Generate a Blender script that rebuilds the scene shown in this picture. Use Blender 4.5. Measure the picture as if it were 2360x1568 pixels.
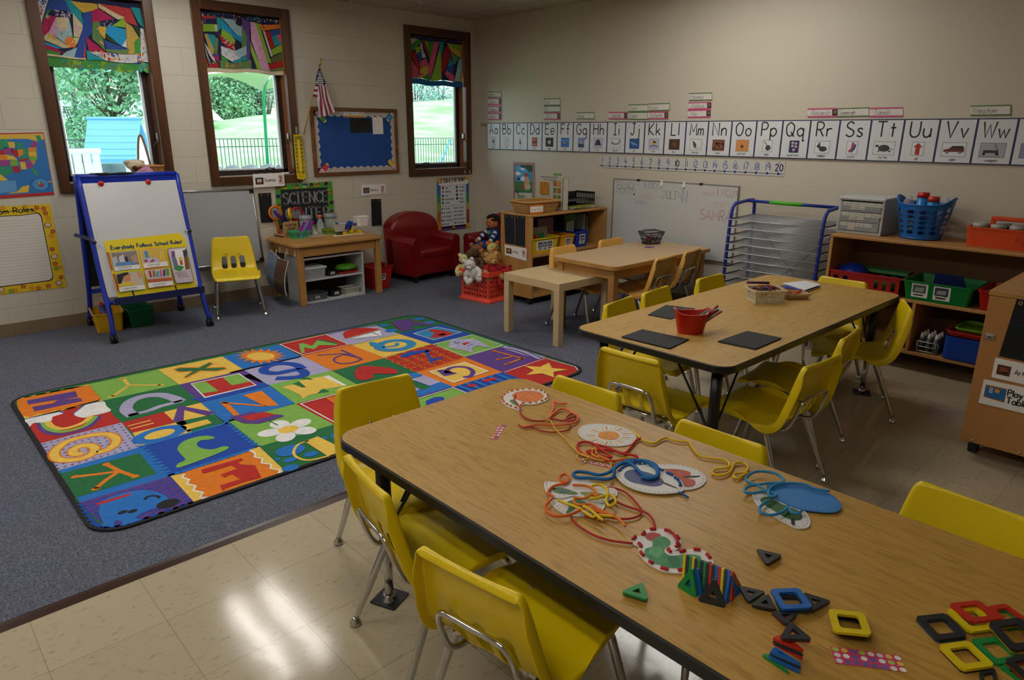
import bpy, bmesh, math, random
from mathutils import Vector as V, Matrix
from math import pi, sin, cos, radians as RD
random.seed(7)
scn = bpy.context.scene
COL = scn.collection
for _o in list(bpy.data.objects): bpy.data.objects.remove(_o)
FPX, YAW, PITCH, ROLL = 1585.53, .75420, .29390, .0041
CAM = V((-4.9919, -5.9, 1.4234))
_f = V((sin(YAW)*cos(PITCH), cos(YAW)*cos(PITCH), -sin(PITCH)))
_r = V((cos(YAW), -sin(YAW), 0)); _u = _r.cross(_f)
_r, _u = cos(ROLL)*_r + sin(ROLL)*_u, -sin(ROLL)*_r + cos(ROLL)*_u
cd = bpy.data.cameras.new('camera'); cam = bpy.data.objects.new('camera', cd); COL.objects.link(cam)
cd.sensor_width = 36; cd.lens = FPX/2360*36; cd.clip_start = .05; cd.clip_end = 400
cam.matrix_world = Matrix(((_r.x, _u.x, -_f.x, CAM.x), (_r.y, _u.y, -_f.y, CAM.y), (_r.z, _u.z, -_f.z, CAM.z), (0, 0, 0, 1)))
scn.camera = cam
def bp(u, v, ax, val):
 """a survey point: where the sight line of pixel (u, v) of the photograph meets the plane ax = val"""
 d = _f + (u-1180)/FPX*_r - (v-784)/FPX*_u
 i = 'xyz'.index(ax); t = (val-CAM[i])/d[i]
 return CAM + d*t
scn.view_settings.view_transform = 'Standard'; scn.view_settings.look = 'None'
scn.view_settings.gamma = 1; scn.view_settings.use_curve_mapping = False
scn.view_settings.exposure = 0.0
scn.cycles.max_bounces = 8; scn.cycles.diffuse_bounces = 4; scn.cycles.glossy_bounces = 4
scn.cycles.transparent_max_bounces = 12; scn.cycles.sample_clamp_indirect = 3
scn.cycles.caustics_reflective = False; scn.cycles.caustics_refractive = False
scn.cycles.use_denoising = True
w = bpy.data.worlds.new('overcast_sky'); scn.world = w; w.use_nodes = True
_nt = w.node_tree; _bg = _nt.nodes['Background']
_tc = _nt.nodes.new('ShaderNodeTexCoord'); _sx = _nt.nodes.new('ShaderNodeSeparateXYZ')
_cr = _nt.nodes.new('ShaderNodeValToRGB')
_nt.links.new(_tc.outputs['Generated'], _sx.inputs[0]); _nt.links.new(_sx.outputs['Z'], _cr.inputs[0])
_nt.links.new(_cr.outputs[0], _bg.inputs[0])
_cr.color_ramp.elements[0].color = (.80, .90, 1, 1); _cr.color_ramp.elements[1].color = (.62, .80, 1, 1)
_bg.inputs[1].default_value = 4.4
sun = bpy.data.lights.new('sun', 'SUN'); sun.energy = .6; sun.angle = RD(20); sun.color = (1, .97, .9)
so = bpy.data.objects.new('sun', sun); COL.objects.link(so); so.rotation_euler = (RD(-38), RD(12), 0)
for _x0, _x1 in ((-3.84, -3.2), (-2.77, -2.1), (-.81, -.15)):
 a = bpy.data.lights.new('window_portal', 'AREA'); a.shape = 'RECTANGLE'; a.size = _x1-_x0; a.size_y = 1.3
 a.cycles.is_portal = True
 ao = bpy.data.objects.new('window_portal', a); COL.objects.link(ao)
 ao.location = ((_x0+_x1)/2, .2, 1.69); ao.rotation_euler = (RD(-90), 0, 0)
def hexc(h):
 c = [int(h[i:i+2], 16)/255 for i in (0, 2, 4)]
 return tuple([x/12.92 if x <= .04045 else ((x+.055)/1.055)**2.4 for x in c]) + (1,)
MATS = {}
def mat(h, rough=.5, metal=0, var=0, scale=20, bump=0, name=None, **k):
 """plain material from a hex colour; var mottles it with procedural noise"""
 key = (h, rough, metal, var, scale, bump, name, tuple(sorted(k.items())))
 if key in MATS: return MATS[key]
 m = bpy.data.materials.new(name or 'surface_'+h); m.use_nodes = True
 n = m.node_tree; b = n.nodes['Principled BSDF']
 c = hexc(h); b.inputs['Base Color'].default_value = c
 b.inputs['Roughness'].default_value = rough; b.inputs['Metallic'].default_value = metal
 for kk, vv in k.items(): b.inputs[kk.replace('_', ' ')].default_value = vv
 if var or bump:
  tc = n.nodes.new('ShaderNodeTexCoord'); no = n.nodes.new('ShaderNodeTexNoise')
  no.inputs['Scale'].default_value = scale; no.inputs['Detail'].default_value = 4
  n.links.new(tc.outputs['Object'], no.inputs['Vector'])
  if var:
   r = n.nodes.new('ShaderNodeValToRGB')
   r.color_ramp.elements[0].position = .3; r.color_ramp.elements[1].position = .7
   r.color_ramp.elements[0].color = tuple(x*(1-var) for x in c[:3])+(1,)
   r.color_ramp.elements[1].color = tuple(min(1, x*(1+var*.7)) for x in c[:3])+(1,)
   n.links.new(no.outputs['Fac'], r.inputs[0]); n.links.new(r.outputs[0], b.inputs['Base Color'])
  if bump:
   bm_ = n.nodes.new('ShaderNodeBump'); bm_.inputs['Strength'].default_value = bump
   bm_.inputs['Distance'].default_value = .002
   n.links.new(no.outputs['Fac'], bm_.inputs['Height']); n.links.new(bm_.outputs[0], b.inputs['Normal'])
 MATS[key] = m; return m
def nodes(name, rough=.5):
 m = bpy.data.materials.new(name); m.use_nodes = True
 n = m.node_tree; b = n.nodes['Principled BSDF']; b.inputs['Roughness'].default_value = rough
 return m, n, b
def wood(name, c0, c1, axis='x', scale=1.0, rough=.4, dist=3.0, strength=1.0):
 m, n, b = nodes(name, rough)
 tc = n.nodes.new('ShaderNodeTexCoord'); mp = n.nodes.new('ShaderNodeMapping')
 n.links.new(tc.outputs['Object'], mp.inputs[0])
 s = {'x': (1.2, 14, 14), 'y': (14, 1.2, 14), 'z': (14, 14, 1.2)}[axis]
 mp.inputs['Scale'].default_value = tuple(x*scale for x in s)
 no = n.nodes.new('ShaderNodeTexNoise'); no.inputs['Scale'].default_value = 1.6; no.inputs['Detail'].default_value = 8
 no.inputs['Roughness'].default_value = .62; no.inputs['Distortion'].default_value = .25*dist
 n.links.new(mp.outputs[0], no.inputs['Vector'])
 wv = n.nodes.new('ShaderNodeTexWave'); wv.wave_type = 'BANDS'; wv.bands_direction = 'DIAGONAL'
 wv.inputs['Scale'].default_value = .22; wv.inputs['Distortion'].default_value = 9*dist/3; wv.inputs['Detail'].default_value = 3
 wv.inputs['Detail Scale'].default_value = .6
 n.links.new(mp.outputs[0], wv.inputs['Vector'])
 mx = n.nodes.new('ShaderNodeMath'); mx.operation = 'MULTIPLY_ADD'; mx.inputs[1].default_value = .28
 mm = n.nodes.new('ShaderNodeMath'); mm.operation = 'MULTIPLY'; mm.inputs[1].default_value = .72
 n.links.new(no.outputs['Fac'], mm.inputs[0]); n.links.new(wv.outputs['Fac'], mx.inputs[0]); n.links.new(mm.outputs[0], mx.inputs[2])
 r = n.nodes.new('ShaderNodeValToRGB'); r.color_ramp.elements[0].position = .28; r.color_ramp.elements[1].position = .62
 a, c = hexc(c0), hexc(c1)
 a = tuple(c[i]+(a[i]-c[i])*strength for i in range(3))+(1,)
 r.color_ramp.elements[0].color = a; r.color_ramp.elements[1].color = c
 n.links.new(mx.outputs[0], r.inputs[0]); n.links.new(r.outputs[0], b.inputs['Base Color'])
 return m
CHROME = mat('c9c9c9', .13, 1, name='chrome'); STEEL = mat('b9bcbf', .35, 1, name='brushed_steel')
BLACKP = mat('1a1a1b', .4, name='black_plastic'); BLACKM = mat('18191b', .35, name='black_enamel')
WHITEP = mat('e9e7e2', .45, name='white_plastic'); PAPER = mat('eceae6', .6, name='white_paper')
INK = mat('17171c', .6, name='black_ink')
CLEAR, _n, _b = nodes('clear_plastic', .12)
_t = _n.nodes.new('ShaderNodeBsdfTransparent'); _m = _n.nodes.new('ShaderNodeMixShader'); _m.inputs[0].default_value = .3
_b.inputs['Base Color'].default_value = (.75, .77, .78, 1)
_n.links.new(_t.outputs[0], _m.inputs[1]); _n.links.new(_b.outputs[0], _m.inputs[2]); _n.links.new(_m.outputs[0], _n.nodes['Material Output'].inputs[0])
GLASS, _n, _b = nodes('window_glass', .02)
_t = _n.nodes.new('ShaderNodeBsdfTransparent'); _m = _n.nodes.new('ShaderNodeMixShader'); _g = _n.nodes.new('ShaderNodeBsdfGlossy')
_fr = _n.nodes.new('ShaderNodeFresnel'); _fr.inputs[0].default_value = 1.45; _g.inputs['Roughness'].default_value = .01
_t.inputs[0].default_value = (.93, .97, .96, 1)
_n.links.new(_fr.outputs[0], _m.inputs[0]); _n.links.new(_t.outputs[0], _m.inputs[1]); _n.links.new(_g.outputs[0], _m.inputs[2]); _n.links.new(_m.outputs[0], _n.nodes['Material Output'].inputs[0])
XF = {}
class M:
 """collects shapes into one mesh object"""
 def __init__(s): s.v = []; s.f = []; s.m = []; s.sm = []; s.mats = []
 def add(s, vs, fs, m, smooth=False, T=None):
  if m not in s.mats: s.mats.append(m)
  i = s.mats.index(m); o = len(s.v)
  s.v += [tuple(T @ V(v)) if T else tuple(v) for v in vs]
  for f in fs: s.f.append(tuple(o+k for k in f)); s.m.append(i); s.sm.append(smooth)
  return s
 def box(s, a, b, m, bev=0, T=None, seg=2):
  x0, y0, z0 = a; x1, y1, z1 = b
  vs = [(x0,y0,z0),(x1,y0,z0),(x1,y1,z0),(x0,y1,z0),(x0,y0,z1),(x1,y0,z1),(x1,y1,z1),(x0,y1,z1)]
  fs = [(0,3,2,1),(4,5,6,7),(0,1,5,4),(1,2,6,5),(2,3,7,6),(3,0,4,7)]
  if bev:
   bm = bmesh.new(); bv = [bm.verts.new(v) for v in vs]
   for f in fs: bm.faces.new([bv[k] for k in f])
   bmesh.ops.bevel(bm, geom=bm.edges[:], offset=bev, segments=seg, affect='EDGES', profile=.5)
   bm.verts.ensure_lookup_table()
   vs = [v.co.copy() for v in bm.verts]; fs = [[v.index for v in f.verts] for f in bm.faces]; bm.free()
  return s.add(vs, fs, m, False, T)
 def loft(s, loops, m, c0=True, c1=True, smooth=False, T=None, closed=True):
  n = len(loops[0]); vs = [p for l in loops for p in l]; fs = []
  for i in range(len(loops)-1):
   for j in range(n if closed else n-1):
    k = (j+1) % n; fs.append((i*n+j, i*n+k, (i+1)*n+k, (i+1)*n+j))
  if c0: fs.append(tuple(range(n))[::-1])
  if c1: fs.append(tuple((len(loops)-1)*n+j for j in range(n)))
  return s.add(vs, fs, m, smooth, T)
 def tube(s, pts, r, m, n=8, closed=False, caps=True, T=None, smooth=True):
  pts = [V(p) for p in pts]; N = len(pts); rs = r if isinstance(r, (list, tuple)) else [r]*N
  up = None; loops = []
  for i, p in enumerate(pts):
   a = pts[(i-1) % N] if closed else pts[max(i-1, 0)]; b = pts[(i+1) % N] if closed else pts[min(i+1, N-1)]
   t = (b-a).normalized() if (b-a).length > 1e-9 else V((0, 0, 1))
   if up is None:
    up = V((0, 0, 1)) if abs(t.z) < .9 else V((1, 0, 0))
   up = (up - t*up.dot(t)).normalized(); sd = t.cross(up)
   loops.append([p + (up*sin(2*pi*k/n) + sd*cos(2*pi*k/n))*rs[i] for k in range(n)])
  if closed: loops.append(loops[0])
  return s.loft(loops, m, caps and not closed, caps and not closed, smooth, T)
 def cyl(s, p0, p1, r0, m, r1=None, n=16, T=None, smooth=True): return s.tube([p0, p1], [r0, r0 if r1 is None else r1], m, n, T=T, smooth=smooth)
 def lathe(s, prof, m, c=(0, 0, 0), n=24, T=None, smooth=True, cap=True, sx=1, sy=1):
  return s.loft([[(c[0]+r*cos(2*pi*k/n)*sx, c[1]+r*sin(2*pi*k/n)*sy, c[2]+z) for k in range(n)] for r, z in prof], m, cap, cap, smooth, T)
 def ball(s, c, r, m, n=14, k=9, T=None, wob=0):
  r = (r, r, r) if isinstance(r, (int, float)) else r
  L = []
  for i in range(k+1):
   a = -pi/2+pi*i/k; a = max(-pi/2+.02, min(pi/2-.02, a))
   L.append([(c[0]+r[0]*cos(a)*cos(2*pi*j/n)*(1+wob*random.uniform(-1, 1)), c[1]+r[1]*cos(a)*sin(2*pi*j/n)*(1+wob*random.uniform(-1, 1)), c[2]+r[2]*sin(a)) for j in range(n)])
  return s.loft(L, m, True, True, True, T)
 def prism(s, out, z0, z1, m, T=None, smooth=False):
  return s.loft([[(x, y, z0) for x, y in out], [(x, y, z1) for x, y in out]], m, True, True, smooth, T)
 def tray(s, w0, d0, w1, d1, z0, z1, th, m, rim=.01, r=.02, T=None, rimh=.008):
  """open tapered bin: floor w0 x d0 at z0, mouth w1 x d1 at z1"""
  q = lambda w, d, z, rr: [(x, y, z) for x, y in rrect(w, d, rr)]
  L = [q(w0, d0, z0, r), q(w1, d1, z1-rimh, r), q(w1+2*rim, d1+2*rim, z1-rimh, r+rim), q(w1+2*rim, d1+2*rim, z1, r+rim), q(w1-2*th, d1-2*th, z1, r), q(w0-2*th, d0-2*th, z0+th, r)]
  return s.loft(L, m, True, True, False, T)
 def refine(s, mx, fn):
  """cut long edges and bend the surface by fn(co)"""
  bm = bmesh.new(); bv = [bm.verts.new(v) for v in s.v]
  for f, m_ in zip(s.f, s.m):
   try: q = bm.faces.new([bv[k] for k in f]); q.material_index = m_
   except ValueError: pass
  bmesh.ops.triangulate(bm, faces=bm.faces[:])
  for _ in range(6):
   e = [e for e in bm.edges if e.calc_length() > mx]
   if not e: break
   bmesh.ops.subdivide_edges(bm, edges=e, cuts=1); bmesh.ops.triangulate(bm, faces=bm.faces[:])
  bm.verts.ensure_lookup_table(); bm.verts.index_update()
  s.v = [tuple(fn(v.co.copy())) for v in bm.verts]; s.f = [tuple(v.index for v in f.verts) for f in bm.faces]
  s.m = [f.material_index for f in bm.faces]; s.sm = [True]*len(s.f); bm.free(); return s
 def build(s, name, parent=None, label=None, cat=None, group=None, kind=None, world=False, loc=None, rz=0, keep=False):
  me = bpy.data.meshes.new(name); vs = s.v; o = bpy.data.objects.new(name, me)
  if parent is not None:
   if world:
    iv = XF[parent.name].inverted(); vs = [tuple(iv @ V(v)) for v in vs]
   o.parent = parent; XF[o.name] = XF[parent.name].copy()
  elif loc is None and not keep:
   xs = [[v[i] for v in vs] for i in range(3)]
   c = V(((min(xs[0])+max(xs[0]))/2, (min(xs[1])+max(xs[1]))/2, min(xs[2])))
   vs = [tuple(V(v)-c) for v in vs]; o.location = c; XF[o.name] = Matrix.Translation(c)
  else:
   o.location = loc or (0, 0, 0); o.rotation_euler = (0, 0, rz)
   XF[o.name] = Matrix.Translation(V(loc or (0, 0, 0))) @ Matrix.Rotation(rz, 4, 'Z')
  me.from_pydata(vs, [], s.f)
  for mt in s.mats: me.materials.append(mt)
  me.polygons.foreach_set('material_index', s.m); me.polygons.foreach_set('use_smooth', s.sm)
  me.update(); COL.objects.link(o)
  tag(o, label, cat, group, kind); return o
def tag(o, label=None, cat=None, group=None, kind=None):
 for k, v in (('label', label), ('category', cat), ('group', group), ('kind', kind)):
  if v: o[k] = v
 return o
def thing(name, label, cat, loc=(0, 0, 0), rz=0, group=None, kind=None, M4=None):
 o = bpy.data.objects.new(name, None); o.empty_display_size = .05; COL.objects.link(o)
 m = M4 if M4 is not None else Matrix.Translation(V(loc)) @ Matrix.Rotation(rz, 4, 'Z')
 o.matrix_world = m; XF[o.name] = m
 return tag(o, label, cat, group, kind)
def dup(root, loc, rz, label, group=None):
 r = root.copy(); COL.objects.link(r); r.location = loc; r.rotation_euler = (0, 0, rz); r['label'] = label
 if group: r['group'] = group
 XF[r.name] = Matrix.Translation(V(loc)) @ Matrix.Rotation(rz, 4, 'Z')
 kids(root, r); return r
def kids(a, b):
 for ch in a.children:
  if ch.name in KEEP: continue
  c = ch.copy(); COL.objects.link(c); c.parent = b; XF[c.name] = XF[b.name]; kids(ch, c)
KEEP = set()
def rrect(w, d, r, n=4, cx=0, cy=0):
 o = []
 for sx, sy, a in ((1, 1, 0), (-1, 1, 90), (-1, -1, 180), (1, -1, 270)):
  for i in range(n+1):
   t = RD(a+90*i/n); o.append((cx+sx*(w/2-r)+r*cos(t), cy+sy*(d/2-r)+r*sin(t)))
 return o
def spline(p, k=6, closed=False):
 p = [V(q) for q in p]; N = len(p); o = []
 for i in range(N if closed else N-1):
  g = (lambda j: p[j % N]) if closed else (lambda j: p[max(0, min(N-1, j))])
  a, b, c, d = g(i-1), g(i), g(i+1), g(i+2)
  for j in range(k):
   t = j/k; o.append(.5*((2*b)+(c-a)*t+(2*a-5*b+4*c-d)*t*t+(3*b-a-3*c+d)*t**3))
 if not closed: o.append(p[-1])
 return o
GL = {'A':'0,0 3,10 6,0|1.2,3.6 4.8,3.6','B':'0,0 0,10|~0,10 3.5,9.8 4.8,7.6 3.2,5.4 0,5.3|~0,5.3 3.8,5.2 5.5,2.8 4,.3 0,0','C':'~5.8,8 3.8,9.9 1.2,8.6 0,5 1.2,1.4 3.8,.1 5.8,2',
'D':'0,0 0,10|~0,10 3.4,9.4 5.6,6.5 5.6,3.5 3.4,.6 0,0','E':'5,10 0,10 0,0 5,0|0,5.3 4.2,5.3','F':'5,10 0,10 0,0|0,5.3 4.2,5.3','G':'~5.8,8 3.8,9.9 1.2,8.6 0,5 1.2,1.4 3.8,.1 5.6,1.6 5.8,4.6|5.8,4.6 3.4,4.6',
'H':'0,0 0,10|5.6,0 5.6,10|0,5.2 5.6,5.2','I':'2,0 2,10|.3,10 3.7,10|.3,0 3.7,0','J':'~3.5,10 3.5,3 2.6,.5 .9,.3 0,2|1.6,10 5.2,10','K':'0,0 0,10|5,10 0,4.4 5.4,0','L':'0,10 0,0 4.6,0','M':'0,0 .6,10 3.6,3 6.6,10 7.2,0',
'N':'0,0 0,10 5.6,0 5.6,10','O':'~3,10 5.6,7.8 6,5 5.2,1.6 3,0 .8,1.6 0,5 .4,7.8 3,10','P':'0,0 0,10|~0,10 3.6,9.8 5,7.4 3.5,5 0,4.8','Q':'~3,10 5.6,7.8 6,5 5.2,1.6 3,0 .8,1.6 0,5 .4,7.8 3,10|3.6,3 6.2,-.4',
'R':'0,0 0,10|~0,10 3.6,9.8 5,7.4 3.5,5 0,4.8|2.2,4.8 5.2,0','S':'~5,8.6 3,10 .7,8.8 .6,6.6 2.8,5.2 5.2,3.6 4.8,1 2.4,0 0,1.4','T':'3,0 3,10|0,10 6,10','U':'~0,10 0,3 1.2,.5 2.9,0 4.6,.5 5.8,3 5.8,10','V':'0,10 3,0 6,10',
'W':'0,10 2,0 4,8 6,0 8,10','X':'0,0 5.6,10|0,10 5.6,0','Y':'0,10 2.9,5 5.8,10|2.9,5 2.9,0','Z':'0,10 5.4,10 0,0 5.6,0',
'a':'~4.6,4.4 2.6,5.8 .5,4.4 .1,2.4 1.2,.3 3.2,.3 4.6,2|4.7,5.6 4.7,0','b':'0,0 0,10|~0,4 2,5.7 4.2,4.6 4.6,2.4 3,.1 1,.2 0,1.6','c':'~4.3,4.6 2.4,5.8 .4,4.4 0,2.6 1,.6 2.6,0 4.3,1','d':'~4.6,4.2 2.6,5.7 .4,4.4 0,2.5 1.4,.2 3.2,.2 4.6,1.8|4.7,0 4.7,10',
'e':'~0,3 4.5,3 4,5.2 2.4,5.8 .4,4.6 0,2.8 1,.5 2.8,0 4.4,1','f':'~4,9.4 2.8,10 1.8,8.8 1.7,6 1.7,0|.3,5.6 3.5,5.6','g':'~4.6,4.2 2.6,5.7 .4,4.4 0,2.5 1.4,.3 3.2,.3 4.6,1.8|~4.7,5.6 4.7,-1.8 3.4,-3.8 .8,-3.2','h':'0,0 0,10|~0,3.6 1.6,5.5 3.4,5.4 4.2,3.8 4.2,0',
'i':'.5,0 .5,5.6|.4,7.4 .6,8.1','j':'~1.6,5.6 1.6,-2 .8,-3.7 -.6,-3.4|1.5,7.4 1.7,8.1','k':'0,0 0,10|3.8,5.4 0,2.2|1.4,3.4 4.2,0','l':'.5,0 .5,10','m':'0,0 0,5.6|~0,4 1.2,5.6 2.6,5 2.8,3.4 2.8,0|~2.8,4 4.2,5.6 5.4,5 5.6,3.4 5.6,0','n':'0,0 0,5.6|~0,3.6 1.6,5.5 3.4,5.4 4.2,3.8 4.2,0',
'o':'~2.3,5.7 4.3,4.4 4.6,2.7 3.8,.7 2.3,0 .8,.7 0,2.7 .4,4.4 2.3,5.7','p':'0,-4 0,5.6|~0,4 2,5.7 4.2,4.6 4.6,2.4 3,.1 1,.2 0,1.6','q':'~4.6,4.2 2.6,5.7 .4,4.4 0,2.5 1.4,.3 3.2,.3 4.6,1.8|4.7,5.6 4.7,-3.4 6,-3','r':'0,0 0,5.6|~0,3.4 1.2,5.2 3.4,5.3',
's':'~3.6,4.8 2,5.7 .4,4.6 1.8,3.1 3.7,1.6 2.2,0 0,.9','t':'1.8,9 1.8,0|.2,6 3.6,6','u':'~0,5.6 0,1.8 1.2,.1 3,.3 4.2,2|4.3,5.6 4.3,0','v':'0,5.6 2,0 4,5.6','w':'0,5.6 1.6,0 3.2,4.6 4.8,0 6.4,5.6','x':'0,0 4,5.6|0,5.6 4,0','y':'0,5.6 2.2,.4|4.4,5.6 1,-3.6','z':'0,5.6 3.8,5.6 0,0 4,0',
'0':'~2.4,10 4.6,7.6 4.8,5 4.4,2 2.4,0 .4,2 0,5 .2,7.6 2.4,10','1':'1.2,0 1.2,10','2':'~0,7.8 1,9.6 3,9.8 4.4,8 3.6,5.4 0,0|0,0 4.8,0','3':'~.2,8.8 2.2,10 4.2,8.4 3.8,6.2 1.8,5.4|~1.8,5.4 4.4,4.6 4.6,1.6 2.2,0 0,1.2','4':'1,10 0,4 5,4|3.8,8.5 3.8,0',
'5':'4.4,10 .8,10 .4,5.8|~.4,5.6 2.6,6.4 4.6,4.6 4.2,1.2 2,0 0,1','6':'~3.6,10 1,6.6 0,3 1.4,.2 3.4,.2 4.6,2.6 3.4,4.9 1.4,4.7 .1,3','7':'0,10 4.8,10 1.6,0','8':'~2.3,5.3 .4,7 .6,9.2 2.4,10 4.2,9 4.2,7 2.3,5.3 .2,3.4 .2,1.2 2.3,0 4.5,1.2 4.4,3.4 2.3,5.3','9':'~4.5,7.4 3.2,9.9 1.2,9.7 .1,7.6 1,5.6 3,5.4 4.5,7.2|4.6,8 4.2,0',
'!':'.6,3 .6,10|.6,0 .6,.9','.':'.3,0 .3,.9','-':'0,4 3.4,4',',':'.6,.8 .2,-1.6',"'":'.4,8 .4,10'}
class D:
 """flat artwork on a plane: o + a*ex + b*ey, every later layer a hair above the last"""
 auto = 0
 def __init__(s, o, ex, ey, step=.0004, T=None):
  s.b = M(); s.o = V(o); s.ex = V(ex).normalized(); s.ey = V(ey).normalized(); s.n = s.ex.cross(s.ey); s.k = 1; s.step = step; s.c = T
 def pt(s, a, b): return s.o + s.ex*a + s.ey*b + s.n*(s.step*s.k)
 def px(s, u, v):
  if s.c: u, v = s.c[0]+u/s.c[2], s.c[1]+v/s.c[2]
  d = _f + (u-1180)/FPX*_r - (v-784)/FPX*_u
  q = CAM + d*((s.o-CAM).dot(s.n)/d.dot(s.n)) - s.o
  return q.dot(s.ex), q.dot(s.ey)
 def up(s, n=1): s.k += n; return s
 def poly(s, pts, m, px=False):
  if px: pts = [s.px(*p) for p in pts]
  a = sum(pts[i][0]*pts[(i+1) % len(pts)][1]-pts[(i+1) % len(pts)][0]*pts[i][1] for i in range(len(pts)))
  if a < 0: pts = pts[::-1]
  s.b.add([s.pt(*p) for p in pts], [tuple(range(len(pts)))], m); return s
 def P(s, t, m, up=0):
  s.k += up or s.auto; p = [tuple(float(q) for q in w.split(',')) for w in t.split()]; return s.poly(p, m, True)
 def SP(s, t, m, up=0, k=5):
  s.k += up; p = [s.px(*(float(q) for q in w.split(','))) for w in t.split()]
  return s.poly([tuple(q[:2]) for q in spline([V((a, b, 0)) for a, b in p], k, True)], m)
 def L(s, t, w, m, up=0, smooth=False, closed=False):
  s.k += up; return s.line([s.px(*(float(q) for q in x.split(','))) for x in t.split()], w, m, smooth, closed)
 def rect(s, a0, b0, a1, b1, m): return s.poly([(a0, b0), (a1, b0), (a1, b1), (a0, b1)], m)
 def rr(s, a0, b0, a1, b1, r, m): return s.poly(rrect(abs(a1-a0), abs(b1-b0), r, 3, (a0+a1)/2, (b0+b1)/2), m)
 def ell(s, a, b, ra, rb, m, n=18, rot=0):
  return s.poly([(a+ra*cos(t)*cos(rot)-rb*sin(t)*sin(rot), b+ra*cos(t)*sin(rot)+rb*sin(t)*cos(rot)) for t in [2*pi*i/n for i in range(n)]], m)
 def line(s, pts, w, m, smooth=False, closed=False):
  p = [V((a, b)) for a, b in pts]
  if smooth: p = [V((q.x, q.y)) for q in spline([V((a, b, 0)) for a, b in pts], 5, closed)]
  if closed: p = p + [p[0]]
  N = len(p); Lp = []; Rp = []
  for i in range(N):
   a = (p[i]-p[i-1]) if i else ((p[0]-p[-2]) if closed else p[1]-p[0]); c = (p[i+1]-p[i]) if i < N-1 else ((p[1]-p[0]) if closed else p[-1]-p[-2])
   if a.length < 1e-9: a = c
   if c.length < 1e-9: c = a
   if a.length < 1e-9: continue
   a = a.normalized(); c = c.normalized(); t = (a+c); t = t.normalized() if t.length > .3 else c
   nn = V((-t.y, t.x)); k = min(1.8, 1/max(.3, nn.dot(V((-a.y, a.x)))))
   Lp.append(p[i]+nn*w/2*k); Rp.append(p[i]-nn*w/2*k)
  n = len(Lp); vs = [s.pt(*q) for q in Lp+Rp]
  s.b.add(vs, [(i, n+i, n+i+1, i+1) for i in range(n-1)], m); return s
 def text(s, t, a, b, h, m, w=.1, al='l', sl=0, sp=1.7, sx=1.0, rot=0, W=0):
  u = h/10
  ws = []
  for ch in t:
   if ch == ' ': ws.append(3.2); continue
   g = GL.get(ch, GL['o']); ws.append(max(float(q.split(',')[0].replace('~', '')) for st in g.split('|') for q in st.split()))
  if W: sx = W/((sum(ws)+sp*(len(t)-1))*u)
  tot = (sum(ws)+sp*(len(t)-1))*u*sx
  x = a - (tot if al == 'r' else tot/2 if al == 'c' else 0)
  cr, sr = cos(rot), sin(rot)
  for ch, wd in zip(t, ws):
   if ch != ' ':
    for st in GL.get(ch, GL['o']).split('|'):
     sm = st[0] == '~'; pts = [tuple(float(q) for q in z.replace('~', '').split(',')) for z in st.split()]
     pp = [(x+px_*u*sx+py_*u*sl, b+py_*u) for px_, py_ in pts]
     if rot: pp = [(a+(q[0]-a)*cr-(q[1]-b)*sr, b+(q[0]-a)*sr+(q[1]-b)*cr) for q in pp]
     s.line(pp, h*w, m, sm)
   x += (wd+sp)*u*sx
  return s
 def dots(s, t, n, r, ms, seed=1, el=.7):
  """small printed motifs inside a traced outline"""
  R = random.Random(seed); p = [s.px(*(float(q) for q in w.split(','))) for w in t.split()]
  xs = [q[0] for q in p]; ys = [q[1] for q in p]
  for i in range(n):
   x, y = R.uniform(min(xs), max(xs)), R.uniform(min(ys), max(ys)); c = False
   for j in range(len(p)):
    a, b = p[j], p[j-1]
    if (a[1] > y) != (b[1] > y) and x < (b[0]-a[0])*(y-a[1])/(b[1]-a[1])+a[0]: c = not c
   if c: s.ell(x, y, r*R.uniform(.6, 1.2), r*el*R.uniform(.6, 1.2), R.choice(ms), 7, R.uniform(0, 3))
  return s
 def scrib(s, a, b, ln, h, m, seed=0):
  """a line of print too small to read"""
  R = random.Random(seed); x = a
  while x < a+ln:
   wd = R.uniform(1.2, 3.5)*h; wd = min(wd, a+ln-x)
   if wd > h*.4: s.rect(x, b, x+wd, b+h*.55, m)
   x += wd+h*.6
  return s
 def build(s, name, parent=None, **k):
  return s.b.build(name, parent, world=True, **k)
def wallL(T=None, y=0, step=.0004): return D((0, y, 0), (1, 0, 0), (0, 0, 1), step, T)
def wallR(T=None, x=0, step=.0004): return D((x, 0, 0), (0, -1, 0), (0, 0, 1), step, T)
def flat(z, T=None, step=.0004): return D((0, 0, z), (1, 0, 0), (0, 1, 0), step, T)
def slab(d, pts, th, m):
 """give a traced outline real thickness behind its artwork"""
 a = sum(pts[i][0]*pts[(i+1) % len(pts)][1]-pts[(i+1) % len(pts)][0]*pts[i][1] for i in range(len(pts)))
 if a < 0: pts = pts[::-1]
 L0 = [d.o+d.ex*a_+d.ey*b_ for a_, b_ in pts]; L1 = [p+d.n*th for p in L0]
 d.b.loft([L0, L1], m); d.o = d.o+d.n*th; return d
H = 2.515; XL, YF = -7.0, -8.2; CH = .2032
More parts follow.
